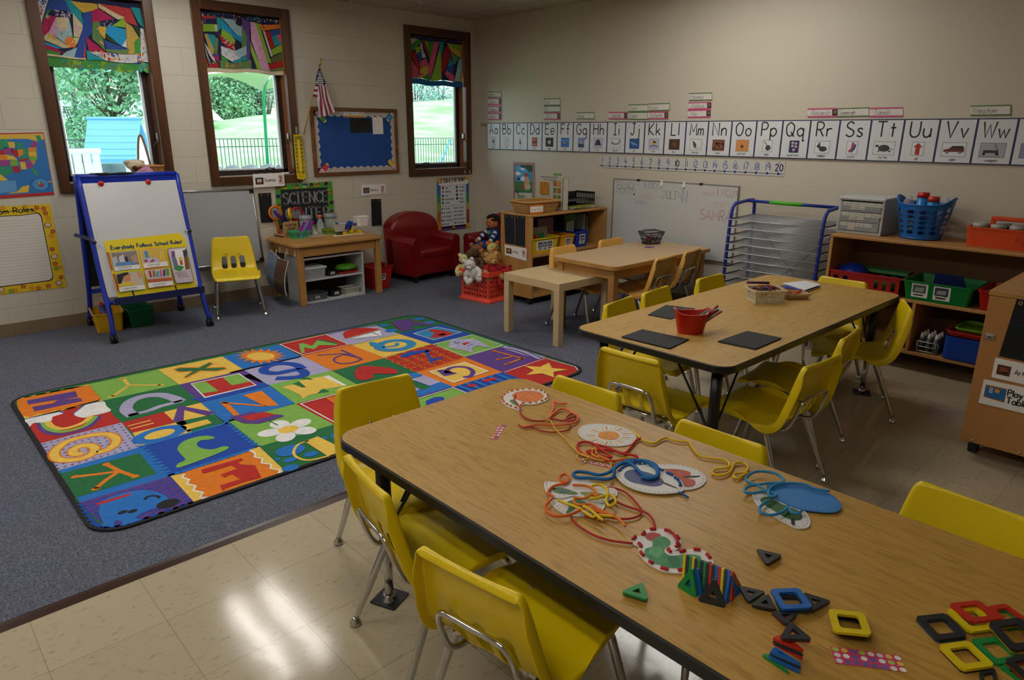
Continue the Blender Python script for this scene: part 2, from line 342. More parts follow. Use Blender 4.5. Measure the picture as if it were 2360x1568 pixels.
def wall_paint(name, blocks):
 m, n, b = nodes(name, .55)
 tc = n.nodes.new('ShaderNodeTexCoord'); no = n.nodes.new('ShaderNodeTexNoise'); no.inputs['Scale'].default_value = 90 if blocks else 160
 no.inputs['Detail'].default_value = 3
 n.links.new(tc.outputs['Object'], no.inputs['Vector'])
 bu = n.nodes.new('ShaderNodeBump'); bu.inputs['Strength'].default_value = .35 if blocks else .08; bu.inputs['Distance'].default_value = .002
 n.links.new(no.outputs['Fac'], bu.inputs['Height'])
 c = hexc('c9c3b3' if blocks else 'c5bdac')
 b.inputs['Base Color'].default_value = c
 if blocks:
  mp = n.nodes.new('ShaderNodeMapping'); mp.inputs['Rotation'].default_value = (RD(-90), 0, 0)
  n.links.new(tc.outputs['Object'], mp.inputs[0])
  br = n.nodes.new('ShaderNodeTexBrick'); br.offset = .5
  br.inputs['Color1'].default_value = c; br.inputs['Color2'].default_value = tuple(x*.96 for x in c[:3])+(1,)
  br.inputs['Mortar'].default_value = tuple(x*1.05 for x in c[:3])+(1,)
  br.inputs['Scale'].default_value = 1; br.inputs['Mortar Size'].default_value = .0045; br.inputs['Mortar Smooth'].default_value = .4
  br.inputs['Brick Width'].default_value = .4064; br.inputs['Row Height'].default_value = CH
  mp.inputs['Location'].default_value = (.103, 0, 0)
  n.links.new(mp.outputs[0], br.inputs['Vector']); n.links.new(br.outputs['Color'], b.inputs['Base Color'])
  b2 = n.nodes.new('ShaderNodeBump'); b2.invert = True; b2.inputs['Strength'].default_value = 1; b2.inputs['Distance'].default_value = .004
  n.links.new(br.outputs['Fac'], b2.inputs['Height']); n.links.new(bu.outputs[0], b2.inputs['Normal']); n.links.new(b2.outputs[0], b.inputs['Normal'])
 else: n.links.new(bu.outputs[0], b.inputs['Normal'])
 return m
BLOCK = wall_paint('painted_block', True); PLAS = wall_paint('painted_plaster', False)
WINS = [(-3.915, -3.12), (-2.845, -2.045), (-.885, -.07)]; WZ0, WZ1 = .985, 2.395
b = M(); xs = [XL-.25]+[q for a, c in WINS for q in (a+.035, c-.035)]+[.25]
for i in range(0, len(xs), 2): b.box((xs[i], 0, 0), (xs[i+1], .24, H), BLOCK)
for a, c in WINS:
 b.box((a+.035, 0, 0), (c-.035, .24, WZ0+.035), BLOCK); b.box((a+.035, 0, WZ1-.035), (c-.035, .24, H), BLOCK)
b.build('wall_left', kind='structure', keep=True)
M().box((0, YF, 0), (.2, 0, H), PLAS).build('wall_right', kind='structure', keep=True)
M().box((XL-.2, YF, 0), (XL, 0, H), PLAS).build('wall_back', kind='structure', keep=True)
M().box((XL, YF-.2, 0), (0, YF, H), PLAS).build('wall_front', kind='structure', keep=True)
m, n, bb = nodes('vinyl_tile', .13)
bb.inputs['Specular IOR Level'].default_value = .55
tc = n.nodes.new('ShaderNodeTexCoord'); br = n.nodes.new('ShaderNodeTexBrick'); br.offset = 0
mp = n.nodes.new('ShaderNodeMapping'); mp.inputs['Location'].default_value = (4.8597-.3048*20, 3.9103-.3048*20, 0)
n.links.new(tc.outputs['Object'], mp.inputs[0]); n.links.new(mp.outputs[0], br.inputs['Vector'])
c = hexc('b7aa90')
br.inputs['Color1'].default_value = c; br.inputs['Color2'].default_value = tuple(x*.93 for x in c[:3])+(1,); br.inputs['Mortar'].default_value = tuple(x*.58 for x in c[:3])+(1,)
br.inputs['Scale'].default_value = 1; br.inputs['Mortar Size'].default_value = .0011; br.inputs['Brick Width'].default_value = .3048; br.inputs['Row Height'].default_value = .3048
ns = n.nodes.new('ShaderNodeTexNoise'); ns.inputs['Scale'].default_value = 26; ns.inputs['Detail'].default_value = 5; ns.inputs['Roughness'].default_value = .7
mp2 = n.nodes.new('ShaderNodeMapping'); mp2.inputs['Scale'].default_value = (1, 2.6, 1); mp2.inputs['Rotation'].default_value = (0, 0, .5)
n.links.new(tc.outputs['Object'], mp2.inputs[0]); n.links.new(mp2.outputs[0], ns.inputs['Vector'])
rp = n.nodes.new('ShaderNodeValToRGB'); rp.color_ramp.elements[0].position = .33; rp.color_ramp.elements[0].color = (.62, .54, .45, 1); rp.color_ramp.elements[1].position = .43; rp.color_ramp.elements[1].color = (1, 1, 1, 1)
mx = n.nodes.new('ShaderNodeMixRGB'); mx.blend_type = 'MULTIPLY'; mx.inputs[0].default_value = .75
n.links.new(ns.outputs['Fac'], rp.inputs[0]); n.links.new(br.outputs['Color'], mx.inputs[1]); n.links.new(rp.outputs[0], mx.inputs[2]); n.links.new(mx.outputs[0], bb.inputs['Base Color'])
n3 = n.nodes.new('ShaderNodeTexNoise'); n3.inputs['Scale'].default_value = 9; n3.inputs['Detail'].default_value = 4
n.links.new(tc.outputs['Object'], n3.inputs['Vector'])
bu = n.nodes.new('ShaderNodeBump'); bu.inputs['Strength'].default_value = .12; bu.inputs['Distance'].default_value = .004
n.links.new(n3.outputs['Fac'], bu.inputs['Height']); n.links.new(bu.outputs[0], bb.inputs['Normal'])
M().box((XL, YF, -.1), (0, 0, 0), m).build('floor', kind='structure', keep=True)
m, n, bb = nodes('loop_carpet', .95)
tc = n.nodes.new('ShaderNodeTexCoord'); ns = n.nodes.new('ShaderNodeTexNoise'); ns.inputs['Scale'].default_value = 260; ns.inputs['Detail'].default_value = 3
n.links.new(tc.outputs['Object'], ns.inputs['Vector'])
rp = n.nodes.new('ShaderNodeValToRGB'); e = rp.color_ramp.elements
e[0].position = .3; e[0].color = hexc('323643'); e[1].position = .72; e[1].color = hexc('888b9c')
q = e.new(.5); q.color = hexc('5a5d6d')
n.links.new(ns.outputs['Fac'], rp.inputs[0])
n2 = n.nodes.new('ShaderNodeTexNoise'); n2.inputs['Scale'].default_value = 3; n.links.new(tc.outputs['Object'], n2.inputs['Vector'])
mx = n.nodes.new('ShaderNodeMixRGB'); mx.blend_type = 'MULTIPLY'; mx.inputs[0].default_value = .25
n.links.new(rp.outputs[0], mx.inputs[1]); n.links.new(n2.outputs['Color'], mx.inputs[2]); n.links.new(mx.outputs[0], bb.inputs['Base Color'])
bu = n.nodes.new('ShaderNodeBump'); bu.inputs['Strength'].default_value = .5; bu.inputs['Distance'].default_value = .002
n.links.new(ns.outputs['Fac'], bu.inputs['Height']); n.links.new(bu.outputs[0], bb.inputs['Normal'])
CARP = m; EDGE = -3.60
M().box((XL, EDGE, 0), (0, 0, .006), CARP).build('carpet', kind='structure', keep=True)
BR = mat('3a251d', .3, name='brown_vinyl')
b = M(); b.loft([[(XL, EDGE+.004, .0095), (XL, EDGE-.012, .0085), (XL, EDGE-.036, .0005), (XL, EDGE+.004, .0005)], [(0, EDGE+.004, .0095), (0, EDGE-.012, .0085), (0, EDGE-.036, .0005), (0, EDGE+.004, .0005)]], BR)
b.build('trim_1', kind='structure', keep=True)
BAS = mat('7d6c55', .5, name='vinyl_base')
for nm, a, c in (('baseboard_left', (XL, -.007, .006), (0, 0, .1)), ('baseboard_right', (-.007, YF, .0), (0, -.007, .1))):
 M().box(a, c, BAS, .002).build(nm, kind='structure', keep=True)
m, n, bb = nodes('ceiling_panel', .9)
tc = n.nodes.new('ShaderNodeTexCoord'); br = n.nodes.new('ShaderNodeTexBrick'); br.offset = 0
mp = n.nodes.new('ShaderNodeMapping'); mp.inputs['Location'].default_value = (.31, .36, 0); n.links.new(tc.outputs['Object'], mp.inputs[0]); n.links.new(mp.outputs[0], br.inputs['Vector'])
c = hexc('b4ab9d'); br.inputs['Color1'].default_value = c; br.inputs['Color2'].default_value = tuple(x*.97 for x in c[:3])+(1,); br.inputs['Mortar'].default_value = hexc('8d8578')
br.inputs['Scale'].default_value = 1; br.inputs['Mortar Size'].default_value = .009; br.inputs['Brick Width'].default_value = .61; br.inputs['Row Height'].default_value = .61
n.links.new(br.outputs['Color'], bb.inputs['Base Color'])
ns = n.nodes.new('ShaderNodeTexNoise'); ns.inputs['Scale'].default_value = 150; n.links.new(tc.outputs['Object'], ns.inputs['Vector'])
bu = n.nodes.new('ShaderNodeBump'); bu.inputs['Strength'].default_value = .3; bu.inputs['Distance'].default_value = .002; n.links.new(ns.outputs['Fac'], bu.inputs['Height']); n.links.new(bu.outputs[0], bb.inputs['Normal'])
M().box((XL, YF, H), (0, 0, H+.1), m).build('ceiling', kind='structure', keep=True)
TUBE = bpy.data.materials.new('lit_lens'); TUBE.use_nodes = True
_e = TUBE.node_tree.nodes.new('ShaderNodeEmission'); _e.inputs[0].default_value = (1, .955, .88, 1); _e.inputs[1].default_value = LAMP = 24
TUBE.node_tree.links.new(_e.outputs[0], TUBE.node_tree.nodes['Material Output'].inputs[0])
CLL = ['recessed ceiling light '+q for q in ('nearest the middle window', 'above the tables near the alphabet wall', 'above the end of the alphabet rug', 'by the window wall at far left', 'at far left over the carpet', 'behind the camera at left')]
k = 0
for (x, y) in ((-3.15, -1.1), (-.95, -3.25), (-3.15, -3.4), (-5.5, -1.1), (-5.5, -3.4), (-5.5, -5.7)):
 t = thing('ceiling_light', CLL[k], 'ceiling light', (x, y, H), 0); k += 1
 wh = mat('d8d4cc', .5, name='white_enamel'); f = M()
 for a, c in (((-.3, -.61, -.012), (-.26, .61, .0)), ((.26, -.61, -.012), (.3, .61, 0)), ((-.26, -.61, -.012), (.26, -.57, 0)), ((-.26, .57, -.012), (.26, .61, 0)), ((-.02, -.57, -.012), (.02, .57, 0))): f.box(a, c, wh)
 f.build('frame', t)
 for sx in (-1, 1): M().box((sx*.15-.05, -.56, -.006), (sx*.15+.05, .56, -.001), TUBE).build('lens', t)
WD = wood('stained_trim', '3a200e', '5a361a', 'z', 1, .35); WDH = wood('stained_trim_across', '3a200e', '5a361a', 'x', 1, .35)
WDI = wood('sky_lightened_reveal', '6e3f24', 'a0643e', 'z', 1, .25); DK = mat('2c211d', .4, name='bronze_aluminium'); SASH = mat('d9dde2', .4, name='pale_sash')  # reveal wood is lightened, putting the sky's light on the jambs into its colour
for i, (a, c) in enumerate(WINS):
 t = thing('window_%d' % (i+1), None, None, (a, 0, WZ0), kind='structure')
 W_, Hh = c-a, WZ1-WZ0; cw = .07
 f = M()
 f.box((0, -.022, 0), (cw, 0, Hh), WD, .003); f.box((W_-cw, -.022, 0), (W_, 0, Hh), WD, .003)
 f.box((cw, -.022, Hh-cw), (W_-cw, 0, Hh), WDH, .003); f.box((cw, -.022, 0), (W_-cw, 0, cw), WDH, .003)
 f.build('casing', t)
 f = M()   # jambs
 f.box((cw-.03, 0, .05), (cw, .2, Hh-.05), WDI); f.box((W_-cw, 0, .05), (W_-cw+.03, .2, Hh-.05), WDI)
 f.box((cw-.03, 0, Hh-cw), (W_-cw+.03, .2, Hh-cw+.03), WDI)
 f.build('jamb', t)
 M().box((cw-.02, -.005, cw-.025), (W_-cw+.02, .2, cw+.004), mat('b9aaa6', .35, name='sill_laminate')).build('sill', t)
 f = M(); s0, s1, y0, y1 = cw, W_-cw, .1, .135
 f.box((s0, y0, cw), (s0+.04, y1, Hh-cw), DK); f.box((s1-.04, y0, cw), (s1, y1, Hh-cw), DK)
 f.box((s0, y0, cw), (s1, y1, cw+.045), DK); f.box((s0, y0, Hh-cw-.04), (s1, y1, Hh-cw), DK)
 f.box((s0+.04, y0+.005, cw+.045), (s0+.05, y1, Hh-cw-.04), SASH); f.box((s1-.055, y0+.005, cw+.045), (s1-.04, y1, Hh-cw-.04), SASH)
 f.box((s0+.05, y0+.005, cw+.045), (s1-.055, y1, cw+.058), SASH)
 f.build('sash', t)
 M().box((s0+.045, .115, cw+.05), (s1-.045, .119, Hh-cw-.04), GLASS).build('pane', t)
 M().box((s1-.012, .02, .35), (s1-.002, .045, .42), STEEL, .002).cyl((s1-.01, .03, .37), (s1-.045, .02, .31), .006, DK, .004).build('latch', t)
 xc = W_*(.62 if i == 1 else .25)
 f = M().box((xc-.06, .03, cw+.004), (xc+.06, .075, cw+.02), DK, .004).cyl((xc, .05, cw+.015), (xc-.02, .03, cw+.045), .009, DK).tube([(xc-.02, .03, cw+.045), (xc+.03, .03, cw+.062), (xc+.07, .035, cw+.05)], .006, DK).cyl((xc+.07, .035, cw+.035), (xc+.07, .035, cw+.065), .008, DK)
 f.build('crank', t)
m, n, bb = nodes('mown_grass', .9)
tc = n.nodes.new('ShaderNodeTexCoord'); ns = n.nodes.new('ShaderNodeTexNoise'); ns.inputs['Scale'].default_value = .55; ns.inputs['Detail'].default_value = 9
n.links.new(tc.outputs['Object'], ns.inputs['Vector']); rp = n.nodes.new('ShaderNodeValToRGB'); rp.color_ramp.elements[0].position = .35; rp.color_ramp.elements[1].position = .65
rp.color_ramp.elements[0].color = hexc('7ba45e'); rp.color_ramp.elements[1].color = hexc('a5c787'); n.links.new(ns.outputs['Fac'], rp.inputs[0]); n.links.new(rp.outputs[0], bb.inputs['Base Color'])
GRASS = m
HP = [(-60, 0), (0, .1), (3, .3), (6.3, .9), (9, 1.45), (12.3, 1.93), (16.2, 2.52), (27.5, 3.56), (31, 3.95), (60, 5.2), (140, 6)]
def gz(x, y):
 for (a, p), (c, q) in zip(HP, HP[1:]):
  if a <= x <= c: h = p+(q-p)*(x-a)/(c-a); break
 else: h = 0
 t = max(0, min(1, (y-21.5)/18.5)); return -.05+h*t*(1 if y < 42 else max(.3, 1-(y-42)*.03))
vs = []; fs = []; NX, NY = 60, 50
for j in range(NY+1):
 for i in range(NX+1):
  y = .3+(j/NY)**1.6*90; x = -40+i/NX*140; vs.append((x, y, gz(x, y)))
for j in range(NY):
 for i in range(NX): a = j*(NX+1)+i; fs.append((a, a+1, a+NX+2, a+NX+1))
M().add(vs, fs, GRASS, True).build('lawn_hill', kind='structure', keep=True)
IRON = mat('3c4650', .5, name='fence_iron'); FY = 20.6
def fence(x0, x1, label):
 t = thing('metal_fence', label, 'fence', (x0, FY, 0)); L = x1-x0
 M().box((0, -.015, 1.12), (L, .015, 1.15), IRON).box((0, -.015, .84), (L, .015, .87), IRON).box((0, -.015, .02), (L, .015, .05), IRON).build('rail', t)
 b = M(); x = .12
 while x < L: b.box((x-.011, -.011, .0), (x+.011, .011, 1.12), IRON); x += .145
 o = b.build('picket', t); o['kind'] = 'stuff'
 b = M().box((-.04, -.04, -.05), (.04, .04, 1.25), IRON).box((-.05, -.05, 1.25), (.05, .05, 1.28), IRON).build('post', t)
 M().box((L-.04, -.04, -.05), (L+.04, .04, 1.25), IRON).box((L-.05, -.05, 1.25), (L+.05, .05, 1.28), IRON).build('post', t)
fence(-1.5, 4.15, 'black metal picket fence beyond the playhouse, seen through the first window')
fence(4.3, 8.35, 'black metal picket fence on the lawn, seen through the middle window')
fence(12.6, 19.5, 'black metal picket fence on the lawn, seen through the window by the corner')
def leafmat(h): return mat(h, .7, 0, .45, 3, name='leaves_'+h, Transmission_Weight=0)  # leaf colours are paled to put the bright outdoor haze into them
BARK = mat('5b5248', .9, 0, .3, 4, name='bark')
def tree(x, y, h, r, z0, leaf, label, trunk=.16, low=.35, nb=16, cards=1700, seed=1, cat='tree', flat_=.75):
 R = random.Random(seed); g = gz(x, y) if z0 is None else z0
 t = thing('tree', label, cat, (x, y, g)); lm = leafmat(leaf)
 b = M().tube([(0, 0, -.2), (.05*h*.1, 0, h*low), (0, .1, h*.8)], [trunk, trunk*.7, trunk*.25], BARK, 8)
 cs = []
 for i in range(nb):
  a = R.uniform(0, 2*pi); q = R.uniform(0, 1)**.6*r*.75; zc = h*low+R.uniform(0.12, .9)*(h*(1-low))
  q *= 1-.5*abs((zc/h-.6))
  c = V((q*cos(a), q*sin(a), zc)); cs.append((c, R.uniform(.28, .5)*r))
  b.tube([(0, 0, h*low*.9), c*.6+V((0, 0, h*low*.35)), c], [trunk*.35, trunk*.2, .02], BARK, 5)
 b.build('trunk', t); b = M()
 for i in range(cards):
  c, q = R.choice(cs); d = V((R.gauss(0, 1), R.gauss(0, 1), R.gauss(0, 1)*flat_)).normalized()*q*R.uniform(.55, 1.08); p = c+d
  s = R.uniform(.5, 1.2)*.075*r**.5; u = V((R.gauss(0, 1), R.gauss(0, 1), R.gauss(0, .6))).normalized(); v = u.cross(V((R.gauss(0, 1), R.gauss(0, 1), R.gauss(0, 1)))).normalized()
  b.add([p-u*s, p-v*s*.55, p+u*s, p+v*s*.55], [(0, 1, 2, 3)], lm)
 b.build('foliage', t)
p = bp(261, 280, 'y', 24)
tree(p.x, 24, 5.4, 2.5, -.05, '7fae8c', 'young green tree with a slim trunk beyond the blue-roofed playhouse', .11, .36, 26, 6500, 3)
p = bp(178, 280, 'y', 29)
tree(p.x, 29, 4.6, 1.6, -.05, '86b594', 'bushy green tree in front of the white building', .1, .15, 20, 4200, 5)
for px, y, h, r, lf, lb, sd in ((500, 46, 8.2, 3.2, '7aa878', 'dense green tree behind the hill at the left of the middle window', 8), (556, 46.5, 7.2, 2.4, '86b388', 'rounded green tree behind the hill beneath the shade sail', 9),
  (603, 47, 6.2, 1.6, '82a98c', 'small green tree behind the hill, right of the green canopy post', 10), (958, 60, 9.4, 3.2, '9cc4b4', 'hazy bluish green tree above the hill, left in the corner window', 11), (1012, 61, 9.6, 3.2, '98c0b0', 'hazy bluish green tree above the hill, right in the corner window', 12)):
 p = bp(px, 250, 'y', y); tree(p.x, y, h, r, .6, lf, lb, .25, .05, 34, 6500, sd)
WSID = mat('eef2f4', .7, name='white_siding'); TEAL = mat('bfe6e0', .6, name='pale_teal_roof'); BRK = mat('d8b4ae', .9, 0, .1, 3, name='haze_paled_brick')  # building colours hold the haze of the overexposed view, brick included
t = thing('white_building', 'long white building with pale teal roof beyond the young tree', 'building', (0, 38, 0))
M().box((1, 0, -.1), (11.5, 5, 2.1), WSID).build('wall', t)
M().loft([[(.6, -.8, 2.0), (.6, 5.5, 2.0), (.6, 3, 3.1), (.6, 2, 3.1)], [(11.9, -.8, 2.0), (11.9, 5.5, 2.0), (11.9, 3, 3.1), (11.9, 2, 3.1)]], TEAL).build('roof', t)
for k in range(5): M().box((2+k*1.9, -.06, .3), (3.1+k*1.9, 0, 1.35), mat('9aa7b4', .2, name='dark_glazing')).build('window', t)
M().box((6, 56, 0), (32, 60, 6.6), BRK).build('brick_building', label='haze-paled red brick building rising behind the white building', cat='building')
t = thing('white_pergola', 'white pergola with arched opening beyond the fence at far left', 'pergola', (.1, 24.5, -.05))
wv = mat('f4f6f8', .6, name='white_timber')
for x in (-1.1, 0, .9): M().box((x-.08, -.08, 0), (x+.08, .08, 2.3), wv).build('post', t)
M().box((-1.4, -.12, 2.3), (1.3, .12, 2.5), wv).tube([(.9, 0, .2), (-.2, 0, 3.6)], .07, wv).build('beam', t)
M().tube([(-1.1+.55*(1-cos(a)), 0, 1.5+.55*sin(a)) for a in [pi*i/10 for i in range(11)]], .06, wv).build('arch', t)
b = M(); x0 = bp(215, 310, 'y', 31).x
for k in range(12): b.box((x0+k*.42, 30.9, -.05), (x0+.24+k*.42, 30.95, 1.0), wv)
b.box((x0, 30.96, .75), (x0+5, 31, .85), wv); b.build('white_picket_fence', label='low white picket fence in front of the white building', cat='fence')
PB = mat('5f97d6', .5, name='blue_moulded_plastic'); PW = mat('dfe4ea', .5, name='white_moulded_plastic')
p = bp(268, 310, 'y', 10.2)
t = thing('playhouse', 'toy playhouse with blue ridged roof and white clapboard walls', 'playhouse', (p.x, 10.2, -.05), RD(-34), M4=Matrix.Translation((p.x, 10.2, -.05)) @ Matrix.Rotation(RD(-34), 4, 'Z') @ Matrix.Diagonal((.82, .82, .97, 1)))
b = M(); EZ, RZ = .98, 1.74
for x0, x1 in ((-.5, -.28), (.28, .5)): b.box((x0, -.5, 0), (x1, -.44, EZ+.06), PW)
b.box((-.28, -.5, .86), (.28, -.44, EZ+.06), PW).box((-.28, -.5, 0), (.28, -.44, .35), PW)
b.box((.44, -.44, 0), (.5, .5, EZ), PW).box((-.5, -.44, 0), (-.44, .5, EZ), PW).box((-.44, .44, 0), (.44, .5, EZ), PW)
for k in range(8): b.box((-.52, -.515, .06+k*.12), (-.27, -.5, .075+k*.12), PW).box((.27, -.515, .06+k*.12), (.52, -.5, .075+k*.12), PW).box((.5, -.5, .06+k*.12), (.515, .5, .075+k*.12), PW)
b.add([(.5, -.5, EZ), (.5, .5, EZ), (.5, 0, RZ-.1), (.44, -.5, EZ), (.44, .5, EZ), (.44, 0, RZ-.1)], [(0, 1, 2), (5, 4, 3), (0, 2, 5, 3), (1, 4, 5, 2), (0, 3, 4, 1)], PW)
b.build('wall', t)
b = M()
for s in (-1, 1):
 b.loft([[(-.6, s*.64, EZ-.02), (-.6, 0, RZ), (-.6, 0, RZ-.07), (-.6, s*.62, EZ-.1)], [(.6, s*.64, EZ-.02), (.6, 0, RZ), (.6, 0, RZ-.07), (.6, s*.62, EZ-.1)]], PB)
 for k in range(6):
  q = (k+.5)/6; b.tube([(-.58, s*(.64-.64*q), EZ-.015+(RZ-EZ)*q), (.56, s*(.64-.64*q), EZ-.015+(RZ-EZ)*q)], .014, PB, 6)
b.tube([(-.62, 0, RZ+.01), (.62, 0, RZ+.01)], .035, PB, 8).build('roof', t)
M().box((.5, -.25, .62), (.54, .2, .67), PB).box((.5, -.3, .46), (.66, -.2, .52), PB).build('shelf', t)
GP = mat('c3c6d6', .5, name='grey_moulded_plastic')
t = thing('garden_bench', 'pale grey slatted plastic bench beside the playhouse', 'bench', (bp(168, 370, 'y', 8.6).x, 8.6, -.05), RD(-8))
b = M()
for k in range(6): b.box((-.42+k*.145, 0, .45), (-.3+k*.145, .04, 1.13), GP, .01)
b.box((-.46, -.01, 1.06), (.46, .05, 1.16), GP, .02).box((-.46, -.01, .45), (.46, .05, .55), GP, .01).build('backrest', t)
M().box((-.46, -.4, .42), (.46, 0, .48), GP, .01).build('seat', t)
for x in (-.42, .36):
 for y in (-.38, 0): M().box((x, y, 0), (x+.06, y+.05, .43), GP).build('leg', t)
SG = mat('2f9c78', .4, name='green_post'); SC = mat('c9c6c0', .8, name='shade_cloth')
q = bp(617, 385, 'y', 20)
t = thing('shade_canopy', 'grey shade sail on green steel posts over the lawn', 'canopy', (q.x, 20, -.05))
e = [bp(606, 212, 'y', 20), bp(440, 186, 'y', 21.5), bp(655, 206, 'y', 22), bp(600, 120, 'y', 11), bp(452, 110, 'y', 10)]
L0 = V((q.x, 20, -.05))
M().tube([(0, 0, 0), (e[0]-L0)-V((0, 0, .15)), bp(618, 170, 'y', 18)-L0], .06, SG).build('post', t)
k3 = bp(655, 206, 'y', 22)-L0; M().tube([(k3.x, k3.y, 0), k3], .05, SG).build('post', t)
vs = []; N = 14
A, B, C_, D_ = e[0]-L0, e[1]-L0, bp(470, 172, 'y', 17)-L0, bp(628, 172, 'y', 16)-L0
for j in range(N+1):
 for i in range(N+1):
  a, c = i/N, j/N; p = (A*(1-a)+B*a)*(1-c)+(D_*(1-a)+C_*a)*c; vs.append(p+V((0, 0, .32*sin(pi*a)*(1-c*.8)+.1*sin(pi*c))))
sl = M().add(vs, [(j*(N+1)+i, j*(N+1)+i+1, (j+1)*(N+1)+i+1, (j+1)*(N+1)+i) for j in range(N) for i in range(N)], SC, True)
vs2 = [k3+(A-k3)*i/6+V((0, 0, .12*sin(pi*i/6))) for i in range(7)]+[D_+(V((k3.x, D_.y, D_.z+.15))-D_)*(1-i/6) for i in range(7)]
sl.add(vs2, [(i, i+1, 8+i, 7+i) for i in range(6)], SC, True); sl.build('sail', t)
RK = mat('8a8a8c', .9, 0, .4, 3, name='grey_stone')
R = random.Random(4)
for k, x in enumerate([3.9+.66*i for i in range(7)]):
 M().ball((0, 0, .12), (.3, .25, .17), RK, 9, 6, wob=.12).build('boulder', loc=(x, 19.9+R.uniform(-.1, .1), -.05), label='grey boulder in the row at the foot of the lawn fence', cat='boulder', group='boulders along the fence')
M().tube([(0, 0, 0), (.3, 0, .5), (.6, 0, 1.1)], .035, mat('3f8fd0', .5, name='blue_pipe')).build('play_pipe', loc=(bp(1012, 370, 'y', 18).x, 18, 0), label='bright blue play pipe leaning by the lawn fence', cat='play equipment')
RC = dict(o='e07a14', r='b8251f', lv='a9a5c8', b='1f6fc0', db='1445a8', g='1c6b3c', lg='7db04c', y='e8c052', pu='5b3a86', w='e6e6e6', k='1b1b22', tl='2f86b8')
RM = {k: mat(v, .95, 0, .10, 40, .3, name='rug_'+k) for k, v in RC.items()}
RX0, RX1, RY0, RY1 = -4.605, -1.875, -3.295, -1.448
rt = .009+.006
out = rrect(RX1-RX0, RY1-RY0, .13, 7, (RX0+RX1)/2, (RY0+RY1)/2)
rg = thing('alphabet_rug', 'large multicoloured alphabet rug with letter and picture squares on grey carpet', 'rug', ((RX0+RX1)/2, (RY0+RY1)/2, .006))
M().prism(out, .0062, rt, mat('17181c', .9, name='rug_binding')).build('binding', rg, world=True)
inn = rrect(RX1-RX0-.04, RY1-RY0-.04, .115, 7, (RX0+RX1)/2, (RY0+RY1)/2)
A5 = (0, 700, 1892/700); A6 = (600, 700, 2.95)
d = flat(rt, A5, .00008)
d.poly(inn, RM['g'])
R_ = RM
def clampd(f):
 """keep a traced square inside the rug's rounded edge"""
 x0, x1, y0, y1 = RX0+.02, RX1-.02, RY0+.02, RY1-.02
 def g(u, v):
  a, b = f(u, v); a = max(x0, min(x1, a)); b = max(y0, min(y1, b)); r = .115
  for cx, sx in ((x0+r, -1), (x1-r, 1)):
   for cy, sy in ((y0+r, -1), (y1-r, 1)):
    if (a-cx)*sx > 0 and (b-cy)*sy > 0:
     l = math.hypot(a-cx, b-cy)
     if l > r: a, b = cx+(a-cx)*r/l, cy+(b-cy)*r/l
  return a, b
 return g
_px = d.px; d.px = clampd(_px)
d.up()
d.P('60,612 72,600 90,592 320,548 550,503 596,552 640,605 350,668 120,727 85,660', R_['o'])
d.P('120,727 640,605 700,690 757,742 480,810 210,882 165,805', R_['r'])
d.P('210,882 480,810 757,742 880,892 590,975 300,1058', R_['lv'])
d.P('300,1058 590,975 880,892 1062,1076 750,1165 438,1258', R_['b'])
d.P('438,1258 750,1165 1062,1076 1160,1180 1245,1277 900,1400 640,1478 600,1488 560,1475 545,1460', R_['pu'])
d.P('550,503 985,411 1108,505 640,605', R_['lg'])
d.P('640,605 1108,505 1250,618 757,742', R_['g'])
d.P('757,742 1020,675 1090,740 825,806', R_['r'])
d.P('1020,675 1250,618 1335,688 1090,740', R_['y'])
d.P('825,806 1150,728 1195,800 880,892', R_['y'])
d.P('1090,740 1335,688 1405,742 1170,800', R_['g'])
d.P('985,411 1385,330 1522,415 1115,505', R_['y'])
d.P('1115,505 1522,415 1680,513 1250,618', R_['pu'])
d.P('1250,618 1680,513 1838,622 1400,745', R_['b'])
d.P('880,892 1195,800 1420,742 1615,893 1340,980 1062,1076', R_['db'])
d.P('1062,1076 1340,980 1615,893 1815,1075 1530,1175 1245,1277', R_['o'])
d.P('1385,330 1735,255 1880,333 1522,415', R_['b'])
d.c = A6; d.px = clampd(lambda u, v: D.px(d, u, v))
d.P('-215,468 285,355 488,455 62,553', R_['lv'])
d.P('62,553 488,455 690,568 240,683', R_['lg'])
d.P('-220,795 240,683 500,822 -5,972', R_['lg'])
d.P('-5,972 500,822 660,905 800,985 760,1000 210,1172', R_['g'])
d.P('120,275 445,205 618,281 285,356', R_['r'])
d.P('445,205 775,145 940,205 618,281', R_['lv'])
d.P('775,145 1005,84 1060,80 1110,92 1228,141 940,205', R_['g'])
d.P('940,205 1228,141 1440,209 1165,276', R_['db'])
d.P('285,356 618,281 850,370 488,457', R_['o'])
d.P('618,281 940,205 1165,276 850,370', R_['y'])
d.P('1165,276 1440,209 1668,285 1388,364', R_['lg'])
d.P('488,457 850,370 1062,466 690,568', R_['g'])
d.P('850,370 1165,276 1388,364 1062,466', R_['r'])
d.P('1388,364 1668,285 1938,366 1645,466', R_['pu'])
d.P('1062,466 1388,364 1645,466 1310,568', R_['o'])
d.P('690,568 1062,466 1310,568 920,690', R_['lv'])
d.P('240,683 690,568 920,690 500,822', R_['r'])
d.P('1645,466 1938,366 2150,432 2215,462 2160,490 1935,570', R_['r'])
d.P('1310,568 1645,466 1935,570 1600,690', R_['db'])
d.P('920,690 1310,568 1600,690 1150,840', R_['lg'])
d.P('500,822 920,690 1150,840 800,985', R_['o'])
d.c = A5; d.up()
def zig(x0, y0, x1, y1, n, amp, w, m, ph=0):
 pts = []
 for i in range(2*n+1):
  t = i/(2*n); pts.append('%f,%f' % (x0+(x1-x0)*t, y0+(y1-y0)*t+(amp if (i+ph) % 2 else 0)))
 d.L(' '.join(pts), w, m)
